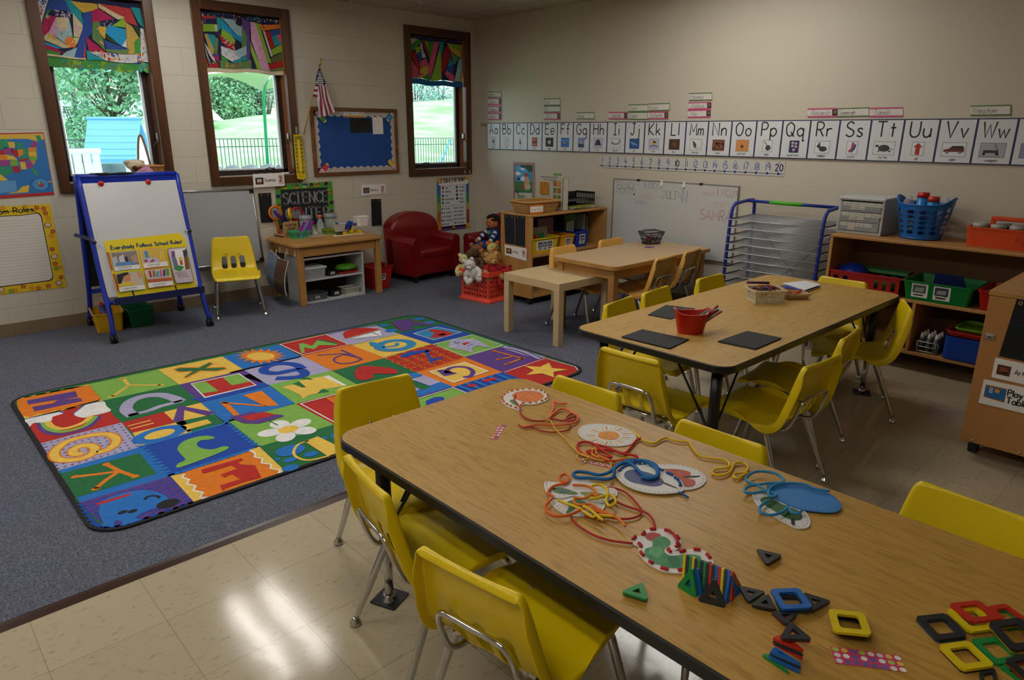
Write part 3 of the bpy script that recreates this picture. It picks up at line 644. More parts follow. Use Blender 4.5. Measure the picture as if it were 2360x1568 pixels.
d.P('92,595 550,503 556,510 500,523 470,520 420,540 390,533 340,556 300,552 250,572 210,570 170,588 140,585 100,602', R_['y'])
d.P('112,715 150,700 190,708 240,685 290,690 340,665 390,668 440,645 490,645 540,622 590,622 632,596 640,605 350,670 120,727', R_['y'])
d.P('165,605 300,578 470,545 486,583 390,598 500,588 517,607 215,673 200,644 330,622 360,600 178,630', R_['pu'], 1)
d.L('235,720 270,790 360,815 470,800 560,765 620,700', .028, R_['pu'], 0, True)
d.L('262,722 295,775 370,798 460,785 545,752 596,700', .028, R_['lg'], 1, True)
d.L('290,722 318,762 380,780 450,768 525,738 570,698', .028, R_['y'], 1, True)
d.SP('126,730 250,700 370,676 395,685 330,706 320,730 255,742 210,745 150,775 140,760', R_['w'], 1)
d.SP('640,610 530,632 462,690 520,712 560,700 620,690 690,668 664,640', R_['w'])
d.L('126,728 370,674 400,684', .008, R_['b'], 1); d.L('640,608 530,630 455,688', .008, R_['b'])
for i in range(9):
 for j in range(13):
  a, c = (i+.5)/9, (j+.5)/13
  x = 210+(757-210)*c+(300-210)*a+(880-757-90)*a*c; y = 882+(742-882)*c+(1058-882)*a+(892-742-176)*a*c
  d.line([(lambda q: (q[0]-.007, q[1]))(d.px(x, y)), (lambda q: (q[0]+.007, q[1]))(d.px(x, y))], .005, R_['pu'])
  d.line([(lambda q: (q[0], q[1]-.007))(d.px(x, y)), (lambda q: (q[0], q[1]+.007))(d.px(x, y))], .005, R_['pu'])
SPI = '600,930 660,915 715,880 720,840 670,815 590,818 490,838 400,870 340,925 350,965 410,978 500,968 570,940 592,905 560,885 500,888 455,915 470,940 520,930'
d.L(SPI, .052, R_['o'], 1, True); d.L(SPI, .036, R_['y'], 1, True)
d.P('372,1062 870,932 978,1060 448,1218', R_['g'])
d.L('440,1255 448,1218', .008, R_['g']); d.L('300,1058 372,1062', .008, R_['g'])
for s_ in ('662,1002 745,1045 842,1078', '468,1080 600,1065 745,1045', '595,1155 660,1100 745,1045'): d.L(s_, .02, R_['o'], 1)
for q in ((662, 1002), (842, 1078), (468, 1080), (595, 1155)): d.ell(*d.px(*q), .016, .014, R_['o'])
for i in range(9):
 for j in range(14):
  a, c = (i+.5+(j % 2)*.4)/9.5, (j+.5)/14
  x = 438+(1062-438)*c+(590-438)*a+(1245-1062-152)*a*c; y = 1258+(1076-1258)*c+(1480-1258)*a+(1277-1076-222)*a*c
  if y < 1465-(x-600)*.3: d.ell(*d.px(x, y), .012, .008, R_['db'], 8)
d.SP('555,1420 600,1395 645,1370 615,1300 640,1235 720,1195 840,1168 940,1166 1030,1200 1058,1245 990,1268 900,1300 845,1335 890,1355 885,1375 820,1398 762,1395 765,1368 740,1352 712,1360 700,1400 630,1425 570,1440', R_['b'], 1)
d.P('600,1248 700,1215 830,1178 800,1200 720,1225 610,1258', R_['r'], 1)
d.ell(*d.px(1047, 1248), .042, .036, R_['k']); d.ell(*d.px(765, 1302), .018, .014, R_['k']); d.ell(*d.px(826, 1295), .018, .014, R_['k'])
d.L('902,1225 915,1208 945,1200 985,1203 990,1215', .013, R_['k'], 0, True)
for s_ in ('765,468 805,510 1000,508', '805,510 700,580'): d.L(s_, .02, R_['y'])
for q in ((765, 468), (1000, 508), (700, 580)): d.ell(*d.px(*q), .02, .015, R_['y'])
d.L('830,700 785,660 815,610 900,578 1000,570 1080,590 1125,612', .062, R_['lv'], 0, True); d.L('930,668 1000,640 1140,606', .04, R_['lv'])
d.L('800,700 930,668', .035, R_['lv'])
for s_ in ('795,765 940,728', '812,783 958,745'): d.L(s_, .012, R_['y'])
d.L('1110,735 1130,650 1320,690', .05, R_['pu'], 1); d.P('1120,765 1290,722 1320,745 1160,790', R_['y'])
q = d.px(995, 815); d.ell(q[0], q[1], .125, .088, R_['b'], 24, .1); d.up(); d.ell(q[0], q[1], .07, .048, R_['y'], 20, .1)
d.P('1078,412 1120,398 1235,398 1310,365 1332,378 1290,400 1400,395 1418,408 1350,424 1250,422 1160,468 1140,462 1195,425 1110,430', R_['o']); d.P('1092,411 1122,403 1240,402 1305,368 1318,376 1280,405 1395,400 1405,408 1345,420 1245,418 1160,460 1150,458 1205,421 1115,425', R_['g'], 1)
d.P('1180,598 1275,612 1680,513 1640,490 1270,585', R_['db']); d.P('1130,505 1522,418 1560,440 1170,525', R_['pu'])
d.P('1186,500 1490,435 1600,510 1275,590', R_['w'], 1); d.P('1196,502 1486,440 1588,508 1280,582', R_['r'], 1)
d.P('1198,503 1282,487 1362,545 1262,562', R_['lg'], 1); d.P('1387,462 1484,441 1556,488 1445,511', R_['lg'])
d.P('1515,572 1632,545 1737,636 1650,642', R_['o']); d.L('1370,618 1655,640', .018, R_['o']); d.P('1372,620 1412,612 1505,705 1468,710', R_['o'])
for i in range(15):
 t = i/14
 for (x0, y0, x1, y1) in ((880, 892, 1405, 748), (1070, 1070, 1605, 898), (1418, 748, 1605, 893), (890, 900, 1062, 1068)):
  if (x1-x0 < 300) and i > 9: continue
  t2 = t if x1-x0 > 300 else i/9
  d.ell(*d.px(x0+(x1-x0)*t2, y0+(y1-y0)*t2), .016, .014, R_['b'], 8)
d.SP('1340,838 1290,825 1215,835 1140,862 1105,905 1130,945 1155,975 1108,1000 1125,1022 1412,912 1395,890 1330,910 1260,905 1225,880 1250,855 1300,850', R_['lg'], 1, 3)
d.P('1062,1076 1150,1062 1135,1085 1180,1098 1165,1125 1220,1138 1205,1165 1265,1180 1245,1210 1300,1218 1285,1250 1245,1277', R_['y'])
d.P('1615,893 1555,915 1590,935 1585,958 1635,968 1630,995 1690,1005 1685,1030 1745,1040 1740,1062 1790,1075 1815,1075', R_['y'])
d.L('1150,1062 1135,1085 1180,1098 1165,1125 1220,1138 1205,1165 1265,1180 1245,1210 1300,1218 1285,1250', .008, R_['w'], 1)
d.L('1555,915 1590,935 1585,958 1635,968 1630,995 1690,1005 1685,1030 1745,1040 1740,1062 1790,1075', .008, R_['w'])
d.P('1252,1038 1505,965 1515,978 1480,992 1505,1005 1590,1010 1628,1085 1530,1110 1400,1155 1395,1172 1378,1150 1372,1135 1500,1095 1445,1065 1400,1085 1372,1068 1480,1030 1440,1010 1290,1055 1265,1060', R_['r'])
sx, sy = 1625, 330
pts = []
for i in range(32):
 a = 2*pi*i/32; r = 1.0 if i % 2 else 1.55; pts.append((sx+92*r*cos(a)*1.12, sy+32*r*sin(a)-abs(cos(a))*4))
d.poly([d.px(*q) for q in pts], R_['o'], False); q = d.px(sx, sy); d.up(); d.poly([d.px(sx+88*cos(2*pi*i/20), sy+25*sin(2*pi*i/20)) for i in range(20)], R_['y'])
d.c = A6
d.L('285,445 240,418 150,408 70,420 25,445 35,468 110,475 190,460 260,452 300,470 290,492 220,505 105,510', .06, R_['db'], 0, True)
d.P('145,570 225,552 300,570 265,528 460,490 580,560 525,570 400,590 420,605 330,625 290,648 270,622 205,590', R_['y']); d.P('218,548 262,532 312,570 290,575', R_['g'], 1); d.P('430,500 465,490 590,560 560,558', R_['w'], 0); d.P('385,612 430,580 470,600', R_['g'])
d.P('262,512 330,505 360,522', R_['g'])
q = d.px(190, 858)
for k in range(5):
 a = 2*pi*k/5+.35; d.ell(q[0]+.086*cos(a), q[1]+.086*sin(a), .058, .046, R_['w'], 16, a)
d.up(); d.ell(q[0], q[1], .05, .044, R_['y'], 16, 0); d.L('60,800 120,830', .008, R_['g'])
d.P('-210,775 -60,738 30,748 150,760 165,768 -10,820 -120,815', R_['pu'], 1); d.P('-140,775 20,738 110,758 -60,800', R_['r'], 1)
for x, y, a, c in ((205, 1000, .11, .085), (345, 1025, .05, .04), (205, 1065, .05, .035), (120, 1060, .022, .018), (205, 1120, .06, .045), (520, 900, .05, .05), (430, 918, .03, .02), (560, 950, .06, .03)): d.ell(*d.px(x, y), a*.62, c*.66, R_['b'])
d.P('300,940 390,905 585,1000 545,1022 460,1040', R_['y'], 1); d.L('330,935 260,960 228,1005 245,1045 330,1068 480,1045', .013, R_['y'], 0, True)
d.P('278,338 262,275 290,270 350,290 385,252 400,245 530,270 518,285 400,285 365,312 300,300 300,338', R_['lg']); d.P('385,250 400,245 530,270 520,278', R_['g'], 1)
for s_ in ('135,280 445,212 602,280 288,350',): d.L(s_, .008, R_['w'], 0, False, True)
for k in range(3): d.L('460,%d 600,%d 780,%d' % (208-k*8+6, 178-k*6, 150+k*2), .006, R_['pu'])
d.P('560,210 575,190 630,172 720,166 810,174 690,210 575,240', R_['r']); d.L('575,240 812,176', .012, R_['o'], 1); d.P('600,245 815,183 825,222 700,232', R_['w']); d.L('725,203 765,200 810,220', .008, R_['k'], 1)
for x, y, a in ((890, 185, .05), (840, 150, .04), (1080, 105, .05), (1150, 130, .05), (950, 140, .03)): d.ell(*d.px(x, y), a, a*.8, R_['b'])
d.P('885,125 990,108 1020,110 1040,130 1165,145 1150,152 1035,148 1040,178 960,190', R_['pu'], 1); d.L('885,125 960,190', .007, R_['r']); d.L('1020,110 1165,145', .008, R_['r'])
d.P('1042,205 1200,160 1368,196 1180,250', R_['tl']); d.L('1042,205 1200,160 1368,196 1180,250', .006, R_['w'], 1, False, True); q = d.px(1215, 205)
d.SP('1140,185 1200,178 1300,198 1295,215 1200,235 1155,230 1185,205', R_['r'], 0, 3); d.ell(*d.px(1235, 213), .03, .02, R_['db'])
d.L('550,317 690,380', .016, R_['pu']); d.L('385,355 545,342 610,348', .012, R_['db']); d.L('640,365 570,350 510,370 505,395 560,410 640,400 690,380', .014, R_['pu'], 0, True)
q = d.px(915, 285); d.ell(q[0], q[1], .15, .135, R_['tl'], 24); d.up(); d.ell(q[0], q[1], .085, .075, R_['y'], 20); d.P('735,265 760,262 850,285 840,310 790,295 750,290', R_['tl'], 1); d.L('830,300 920,290 930,270', .03, R_['tl'], 0, True)
for i in range(16):
 t = i/15
 for (x0, y0, x1, y1) in ((625, 283, 940, 210), (850, 365, 1160, 280)): d.ell(*d.px(x0+(x1-x0)*t, y0+(y1-y0)*t), .008, .008, R_['lg'], 6)
d.SP('1285,270 1310,248 1390,242 1470,250 1500,262 1560,300 1480,290 1440,305 1445,335 1400,325 1340,312 1290,300', R_['lv'], 0, 3)
d.P('1368,272 1432,262 1388,288', R_['r'], 1); d.L('1320,258 1335,275 1350,270 1345,262', .006, R_['k'], 0, True); d.ell(*d.px(1415, 288), .009, .007, R_['k']); d.ell(*d.px(1437, 282), .009, .007, R_['k'])
for s_ in ('1250,295 1330,285', '1260,305 1335,292', '1400,250 1450,235', '1410,255 1462,240'): d.L(s_, .005, R_['w'])
d.L('1178,280 1440,215 1650,285 1388,358', .007, R_['w'], 0, False, True)
d.SP('680,430 770,428 900,445 935,465 900,482 800,478 765,485 770,505 720,522 670,520 642,495 650,455', R_['r'], 0, 4)
for i in range(60):
 a, c = random.random(), random.random(); x = 488+(850-488)*c+(690-488)*a; y = 457+(370-457)*c+(568-457)*a+10*a*c; d.L('%f,%f %f,%f' % (x, y, x+4, y+3), .006, R_['pu'])
for i in range(5):
 for j in range(5):
  a, c = (i+.5)/5, (j+.5)/5; x = 850+(1165-850)*c+(1062-850)*a+11*a*c; y = 370+(276-370)*c+(466-370)*a; d.line([(lambda q: (q[0]+.05*cos(2*pi*k/14), q[1]+.04*sin(2*pi*k/14)))(d.px(x, y)) for k in range(14)], .006, R_['o'], False, True)
d.L('1160,320 1130,330 1165,395 1155,405', .022, R_['db'], 1, True); d.P('945,362 1010,330 1140,315 1150,328 1060,345 970,372', R_['db']); d.P('1165,375 1240,368 1240,376 1180,390', R_['db'])
d.P('1668,288 1940,366 1890,383 1640,305', R_['lv'], 0); d.L('1640,305 1720,318 1800,345 1880,385', .018, R_['pu'], 1, True); d.L('1680,295 1780,310 1850,345 1920,375', .012, R_['pu'], 0, True)
for s_ in ('1590,325 1782,375 1672,415', '1618,382 1680,372 1720,360'): d.L(s_, .016, R_['o'])
for q in ((1590, 325), (1782, 375), (1672, 415), (1618, 382)): d.ell(*d.px(*q), .018, .014, R_['o'])
d.P('1145,465 1388,400 1555,462 1312,542', R_['w'], 0); d.P('1158,466 1388,406 1540,462 1312,536', R_['y'], 1)
d.L('1380,505 1430,495 1445,465 1410,440 1340,433 1285,445 1265,470 1300,470', .032, R_['pu'], 1, True); d.P('1195,458 1240,452 1345,478 1290,492 1250,497', R_['pu'])
d.P('700,562 1058,470 1105,490 760,590', R_['b'], 0); d.P('1225,535 1310,568 960,680 900,655', R_['b']); d.P('940,520 990,510 1165,570 1110,592', R_['g'], 1); d.L('925,518 985,508 1160,568', .01, R_['b'])
for i in range(14): d.ell(*d.px(1075+i*17, 640-i*5), .012, .01, R_['pu'], 8)
d.L('275,685 680,575 900,690 505,812', .008, R_['w'], 0, False, True); d.P('445,645 525,630 640,690 560,715 540,708', R_['o']); d.ell(*d.px(600, 722), .05, .04, R_['o'])
q = d.px(1930, 455); sp = []
for i in range(10):
 a = pi/2+2*pi*i/10+.25; r = .145 if i % 2 == 0 else .064; sp.append((q[0]+r*cos(a), q[1]+r*sin(a)))
d.poly(sp, R_['y']); d.L('1660,470 1938,375 2140,432 2195,462', .006, R_['w'])
for k in range(6): d.P('%d,%d %d,%d %d,%d %d,%d' % (1330+k*52, 563-k*16, 1352+k*52, 556-k*16, 1640+k*52, 666-k*16, 1618+k*52, 673-k*16), R_['b'])
d.P('1500,525 1590,505 1620,515 1535,538', R_['r'], 1); d.P('1400,560 1450,548 1480,560 1430,572', R_['r'])
d.L('940,690 1312,575 1500,650', .008, R_['w']); d.SP('1125,672 1150,655 1190,640 1240,640 1250,660 1200,690 1150,720', R_['db'])
d.SP('520,820 640,790 760,800 620,860 540,855', R_['y'])
d.build('pile', rg)
YEL = mat('e4c606', .36, 0, .04, 3, name='yellow_polypropylene'); TANP = mat('d9a64e', .4, name='tan_polypropylene')
def chair_shell(m):
 P = [(.205, .300, .150), (.200, .316, .160), (.180, .326, .167), (.10, .322, .172), (0, .316, .174), (-.08, .316, .174), (-.124, .322, .172), (-.148, .34, .170), (-.163, .37, .168), (-.174, .40, .165), (-.182, .43, .161), (-.188, .455, .157), (-.195, .485, .152), (-.202, .515, .147), (-.208, .54, .142), (-.212, .558, .137), (-.214, .568, .13)]
 U = [-1, -.88, -.68, -.53, -.29, -.2, -.12, .12, .2, .29, .53, .68, .88, 1]
 P = [(y, z+.014*max(0, (z-.35)/.22), h) for y, z, h in P]
 n = len(P); vs = []; fs = []; nu = len(U)+4
 for i, (y, z, hw) in enumerate(P):
  a = P[max(0, i-1)]; c = P[min(n-1, i+1)]; t = V((0, c[0]-a[0], c[1]-a[1])).normalized(); nn = V((0, t.z, -t.y))   # nn: behind / below the shell
  if nn.z > 0 and i < 5: nn = -nn
  nn = V((0, t.z, -t.y)); nn = nn if (nn.z < 0 or nn.y < 0) else -nn
  dish = .012 if i > 8 else .007
  row = []
  for j, u in enumerate(U):
   off = -dish*(abs(u)**2) + (.006 if (10 >= i >= 7 and j in (4, 5, 8, 9)) else 0)
   row.append(V((u*hw, y, z)) + nn*(off+dish*.5))
  d1, d2 = (.012, .031) if i > 1 else (.006, .012)
  if i > 13: d2 = .018
  L = [V((-hw-.004, y, z))+nn*(d2), V((-hw-.0035, y, z))+nn*(d1-dish*.4)]; R_ = [V((hw+.0035, y, z))+nn*(d1-dish*.4), V((hw+.004, y, z))+nn*(d2)]
  vs += L+row+R_
 y, z, hw = P[-1]
 for (dy, dz, sc) in ((-.006, .004, .96), (-.013, -.002, .97), (-.016, -.014, .99)):
  vs += [V((v.x*sc, min(v.y, y+dy), v.z+dz*(1 if 2 <= j < nu-2 else .4))) for j, v in enumerate(vs[(n-1)*nu:n*nu])]
 rows = n+3
 for i in range(rows-1):
  for j in range(nu-1):
   jj = j-2
   if 7 <= i <= 9 and jj in (3, 6, 9): continue
   k = i*nu+j; fs.append((k, k+1, k+nu+1, k+nu))
 me = bpy.data.meshes.new('shell'); me.from_pydata([tuple(v) for v in vs], [], fs); me.materials.append(m)
 o = bpy.data.objects.new('shell', me); COL.objects.link(o)
 s = o.modifiers.new('s', 'SOLIDIFY'); s.thickness = .005; s.offset = 0
 s = o.modifiers.new('u', 'SUBSURF'); s.levels = 2; s.render_levels = 2
 dg = bpy.context.evaluated_depsgraph_get(); me2 = bpy.data.meshes.new_from_object(o.evaluated_get(dg))
 me2.polygons.foreach_set('use_smooth', [True]*len(me2.polygons)); me2.name = 'shell'
 o.modifiers.clear(); o.data = me2; bpy.data.meshes.remove(me); return o
def arc(c, r, a0, a1, e1, e2, n=5):
 return [V(c)+V(e1)*(r*cos(RD(a0+(a1-a0)*i/n)))+V(e2)*(r*sin(RD(a0+(a1-a0)*i/n))) for i in range(n+1)]
def make_chair(m, label, cat='chair'):
 t = thing('school_chair', label, cat)
 o = chair_shell(m); o.parent = t; XF[o.name] = Matrix.Identity(4)
 for s in (-1, 1):
  for fy, ty, nm in ((.185, .115, 'f'), (-.215, -.10, 'r')):
   top = V((s*.125, ty, .292)); ft = V((s*.178, fy, .018))
   kn = V((s*.148, ty+(fy-ty)*.10, .268))
   pts = spline([top, V((s*.140, ty+(fy-ty)*.02, .288)), kn, kn*.55+ft*.45, ft], 4)
   N = len(pts); rs = [.0115 if i < N*.72 else .0115-.0035*(i-N*.72)/(N*.28) for i in range(N)]
   lg = M().tube(pts, rs, CHROME, 10).build('leg', t)
   M().lathe([(.006, .028), (.010, .024), (.012, .016), (.017, .011), (.018, .005), (.014, 0)], CHROME, (ft.x, ft.y, 0), 12).build('glide', lg)
 b = M()
 b.tube([(-.125, .115, .292), (.125, .115, .292)], .0115, CHROME, 10).tube([(-.125, -.10, .292), (.125, -.10, .292)], .0115, CHROME, 10)
 b.tube([(-.07, .12, .298), (-.07, -.12, .298)], .009, CHROME, 8).tube([(.07, .12, .298), (.07, -.12, .298)], .009, CHROME, 8)
 b.build('under_frame', t)
 pts = [(-.098, -.06, .292), (-.102, -.13, .292), (-.104, -.168, .31), (-.104, -.19, .36), (-.102, -.204, .405), (-.09, -.211, .432), (-.065, -.214, .442), (0, -.216, .444)]; pts += [(-x, y, z) for x, y, z in pts[-2::-1]]
 M().tube(spline(pts, 3), .0075, CHROME, 8).build('back_brace', t)
 for x, y, z in ((-.045, -.18, .452), (.045, -.18, .452)):
  M().ball((x, y, z), .006, CHROME, 8, 5).build('rivet', t)
 for x in (-.07, .07): M().ball((x, .10, .324), (.006, .006, .003), STEEL, 8, 5).build('rivet', t)
 return t
G1 = 'yellow moulded school chairs'
chair0 = make_chair(YEL, 'yellow school chair alone beside the blue easel, facing the room')
def put(root, cx, cy, ang, label, group=None, first=False):
 """(cx, cy) centre of the feet; ang: heading the seat faces, degrees from +x"""
 rz = RD(ang-90)
 if first:
  root.location = (cx, cy, root.location.z); root.rotation_euler = (0, 0, rz); root['label'] = label
  if group: root['group'] = group
  return root
 return dup(root, (cx, cy, root.location.z), rz, label, group)
def back(bx, by, ang, q=.212): a = RD(ang); return bx+cos(a)*q, by+sin(a)*q, ang
CHS = [
 ((-2.885, -.42, -108), 'yellow school chair alone beside the blue easel, facing the room', .006),
 (back(-3.79, -3.925, -97), 'yellow chair turned at the rug end of the near table', 0),
 (back(-4.172, -4.49, -10), 'yellow chair tucked under the near table beside its black corner leg', 0),
 (back(-4.238, -4.978, 9), 'nearest yellow chair, pulled out from the long side of the near table', 0),
 (back(-4.20, -5.62, 4), 'yellow chair at the bottom edge with only its top rim showing', 0),
 (back(-3.27, -4.44, 183), 'yellow chair across the near table, behind the orange lacing card', 0),
 (back(-3.285, -4.97, 181), 'yellow chair across the near table, behind the yellow lace', 0),
 (back(-3.19, -5.60, 176), 'yellow chair across the near table, nearest the tall cabinet', 0),
 (back(-2.87, -4.33, 3), 'yellow chair at the short end of the far table, back to the near table', 0),
 (back(-2.19, -3.74, -82), 'yellow chair at the far table nearest the pale square table', 0),
 (back(-1.83, -3.715, -84), 'yellow chair at the far table beside the tan chairs', 0),
 (back(-1.28, -3.72, -90), 'yellow chair at the far table mostly hidden in front of the drying rack', 0),
 (back(-.77, -4.30, 178), 'yellow chair at the far end of the far table by the open shelf', 0),
 (back(-2.40, -4.88, 86), 'yellow chair at the far table beside its near black leg', 0),
 (back(-1.93, -4.80, 97), 'middle one of the three yellow chairs on the open side of the far table', 0),
 (back(-1.17, -4.78, 116), 'yellow chair turned outward at the far table, nearest the open shelf', 0),
]
for i, (p, lb, z) in enumerate(CHS):
 c = put(chair0, p[0], p[1], p[2], lb, G1, i == 0); c.location.z = z
chair1 = make_chair(TANP, '')
TCH = [(back(-.93, -3.14, 96), 'tan school chair on the near side of the wooden table, left of its pair'),
       (back(-.53, -3.10, 100), 'tan school chair nearest the whiteboard on the near side of the wooden table'),
       (back(-1.13, -2.36, -86), 'tan school chair behind the wooden table, nearest the cubby shelf'),
       (back(-.56, -2.36, -90), 'tan school chair behind the wooden table in front of the whiteboard')]
for i, (p, lb) in enumerate(TCH):
 c = put(chair1, p[0], p[1], p[2], lb, 'tan school chairs round the wooden table', i == 0); c.location.z = .006
def oak(name, c0, c1, ax):
 m, n, b = nodes(name, .4)
 tc = n.nodes.new('ShaderNodeTexCoord'); mp = n.nodes.new('ShaderNodeMapping'); n.links.new(tc.outputs['Object'], mp.inputs[0])
 mp.inputs['Scale'].default_value = (9, 1, 9) if ax == 'y' else (1, 9, 9)
 wv = n.nodes.new('ShaderNodeTexNoise'); wv.inputs['Scale'].default_value = .9; wv.inputs['Detail'].default_value = 2; wv.inputs['Distortion'].default_value = .6
 n.links.new(mp.outputs[0], wv.inputs['Vector'])
 s1 = n.nodes.new('ShaderNodeMath'); s1.operation = 'MULTIPLY'; s1.inputs[1].default_value = 46; n.links.new(wv.outputs['Fac'], s1.inputs[0])
 s2 = n.nodes.new('ShaderNodeMath'); s2.operation = 'SINE'; n.links.new(s1.outputs[0], s2.inputs[0])
 r1 = n.nodes.new('ShaderNodeValToRGB'); r1.color_ramp.elements[0].position = .0; r1.color_ramp.elements[1].position = .35
 r1.color_ramp.elements[0].color = (.89, .87, .84, 1); r1.color_ramp.elements[1].color = (1, 1, 1, 1)
 s3 = n.nodes.new('ShaderNodeMath'); s3.operation = 'MULTIPLY_ADD'; s3.inputs[1].default_value = .5; s3.inputs[2].default_value = .5; n.links.new(s2.outputs[0], s3.inputs[0]); n.links.new(s3.outputs[0], r1.inputs[0])
 mp2 = n.nodes.new('ShaderNodeMapping'); mp2.inputs['Scale'].default_value = (130, 16, 1) if ax == 'y' else (16, 130, 1); n.links.new(tc.outputs['Object'], mp2.inputs[0])
 fn = n.nodes.new('ShaderNodeTexNoise'); fn.inputs['Scale'].default_value = 1; fn.inputs['Detail'].default_value = 3; n.links.new(mp2.outputs[0], fn.inputs['Vector'])
 r2 = n.nodes.new('ShaderNodeValToRGB'); r2.color_ramp.elements[0].position = .34; r2.color_ramp.elements[1].position = .5
 r2.color_ramp.elements[0].color = hexc(c0); r2.color_ramp.elements[1].color = hexc(c1); n.links.new(fn.outputs['Fac'], r2.inputs[0])
 mp3 = n.nodes.new('ShaderNodeMapping'); mp3.inputs['Scale'].default_value = (22, 5, 1) if ax == 'y' else (5, 22, 1); n.links.new(tc.outputs['Object'], mp3.inputs[0])
 k = n.nodes.new('ShaderNodeTexNoise'); k.inputs['Scale'].default_value = 1; k.inputs['Detail'].default_value = 5; k.inputs['Distortion'].default_value = 1; n.links.new(mp3.outputs[0], k.inputs['Vector'])
 r3 = n.nodes.new('ShaderNodeValToRGB'); r3.color_ramp.elements[0].position = .30; r3.color_ramp.elements[1].position = .37; r3.color_ramp.elements[0].color = (.84, .8, .74, 1); r3.color_ramp.elements[1].color = (1, 1, 1, 1); n.links.new(k.outputs['Fac'], r3.inputs[0])
 x1 = n.nodes.new('ShaderNodeMixRGB'); x1.blend_type = 'MULTIPLY'; x1.inputs[0].default_value = .8; n.links.new(r2.outputs[0], x1.inputs[1]); n.links.new(r1.outputs[0], x1.inputs[2])
 x2 = n.nodes.new('ShaderNodeMixRGB'); x2.blend_type = 'MULTIPLY'; x2.inputs[0].default_value = .8; n.links.new(x1.outputs[0], x2.inputs[1]); n.links.new(r3.outputs[0], x2.inputs[2])
 n.links.new(x2.outputs[0], b.inputs['Base Color']); return m
LAM = oak('oak_laminate', 'a67e36', 'b98f42', 'y'); LAM2 = oak('oak_laminate_far', 'ae8842', 'bf984e', 'x')
def act_table(name, label, x0, x1, y0, y1, z, lam, legs, feet):
 t = thing(name, label, 'table', ((x0+x1)/2, (y0+y1)/2, 0)); cx, cy = (x1-x0)/2, (y1-y0)/2
 o1 = rrect(x1-x0, y1-y0, .07, 8); o2 = rrect(x1-x0-.012, y1-y0-.012, .066, 8)
 b = M(); b.loft([[(x, y, z-.032) for x, y in o2], [(x, y, z-.028) for x, y in o1], [(x, y, z-.004) for x, y in o1], [(x, y, z-.0005) for x, y in o2]], BLACKP, True, True)
 b.build('edge_band', t)
 M().prism(rrect(x1-x0-.010, y1-y0-.010, .066, 8), z-.003, z, lam).build('table_top', t)
 M().box((-cx+.1, -cy+.07, z-.075), (cx-.1, -cy+.09, z-.034), BLACKM).box((-cx+.1, cy-.09, z-.075), (cx-.1, cy-.07, z-.034), BLACKM).build('apron', t)
 for i, (sx, sy) in enumerate(((-1, -1), (1, -1), (1, 1), (-1, 1))):
  lx, ly = sx*(cx-.105), sy*(cy-.10)
  b = M().cyl((lx, ly, z-.033), (lx, ly, .2), .0225, BLACKM, n=16).lathe([(.045, z-.045), (.045, z-.034)], BLACKM, (lx, ly, 0), 16)
  lg = b.build('leg', t)
  M().cyl((lx, ly, .02), (lx, ly, .205), .0145, CHROME, n=14).lathe([(.01, .03), (.02, .024), (.022, .012), (.015, .006)], CHROME, (lx, ly, 0), 14).build('leg_insert', lg)
  if feet and i in feet: M().box((lx-.045, ly-.045, 0), (lx+.045, ly+.045, .008), BLACKP, .003, T=Matrix.Translation((lx, ly, 0)) @ Matrix.Rotation(.4, 4, 'Z') @ Matrix.Translation((-lx, -ly, 0))).build('floor_pad', lg)
  for q in ((-sx*.2, 0), (0, -sy*.2)): M().tube([(lx+q[0], ly+q[1], z-.04), (lx+q[0]*.12, ly+q[1]*.12, .27), (lx, ly, .262)], .005, BLACKM, 6).build('brace', t)
 return t
NX0, NX1, NY0, NY1, NZ = -4.108, -3.346, -6.02, -4.185, .568
act_table('activity_table', 'long oak-laminate table in the foreground with lacing cards and magnetic tiles', NX0, NX1, NY0, NY1, NZ, LAM, 4, (3,))
FX0, FX1, FY0, FY1, FZ = -2.745, -.905, -4.685, -3.905, .578
act_table('activity_table', 'long oak-laminate table further back with black paper and crayon basket', FX0, FX1, FY0, FY1, FZ, LAM2, 4, (1,))
WLAM = mat('b79c78', .5, 0, .05, 6, name='beige_laminate'); MAP = wood('maple', '9c6d38', 'b58548', 'z', .7, .45, 2, .6); MAPX = wood('maple_across', '9c6d38', 'b58548', 'x', .7, .45, 2, .6)
x0, x1, y0, y1, z = -1.345, -.125, -3.035, -2.425, .55
t = thing('wooden_table', 'beige-topped wooden table in front of the whiteboard', 'table', ((x0+x1)/2, (y0+y1)/2, .006)); w2, d2 = (x1-x0)/2, (y1-y0)/2; z -= .006
M().prism(rrect(x1-x0, y1-y0, .05, 5), z-.028, z-.002, MAPX).build('edge_band', t)
M().prism(rrect(x1-x0-.012, y1-y0-.012, .045, 5), z-.003, z, WLAM).build('table_top', t)
M().box((-w2+.08, -d2+.05, z-.1), (w2-.08, -d2+.07, z-.028), MAPX).box((-w2+.08, d2-.07, z-.1), (w2-.08, d2-.05, z-.028), MAPX).box((-w2+.05, -d2+.08, z-.1), (-w2+.07, d2-.08, z-.028), MAPX).box((w2-.07, -d2+.08, z-.1), (w2-.05, d2-.08, z-.028), MAPX).build('apron', t)
for sx in (-1, 1):
 for sy in (-1, 1): a, c = sx*(w2-.065), sy*(d2-.065); M().box((a-.026, c-.026, 0), (a+.026, c+.026, z-.028), MAP, .004).build('leg', t)
BIR = mat('c2ab80', .5, 0, .03, 8, name='birch_foil')
t = thing('side_table', 'small square birch-coloured side table standing on the carpet', 'table', (-1.4, -2.555, .006))
M().box((-.275, -.275, .39), (.275, .275, .443), BIR, .0015).build('table_top', t)
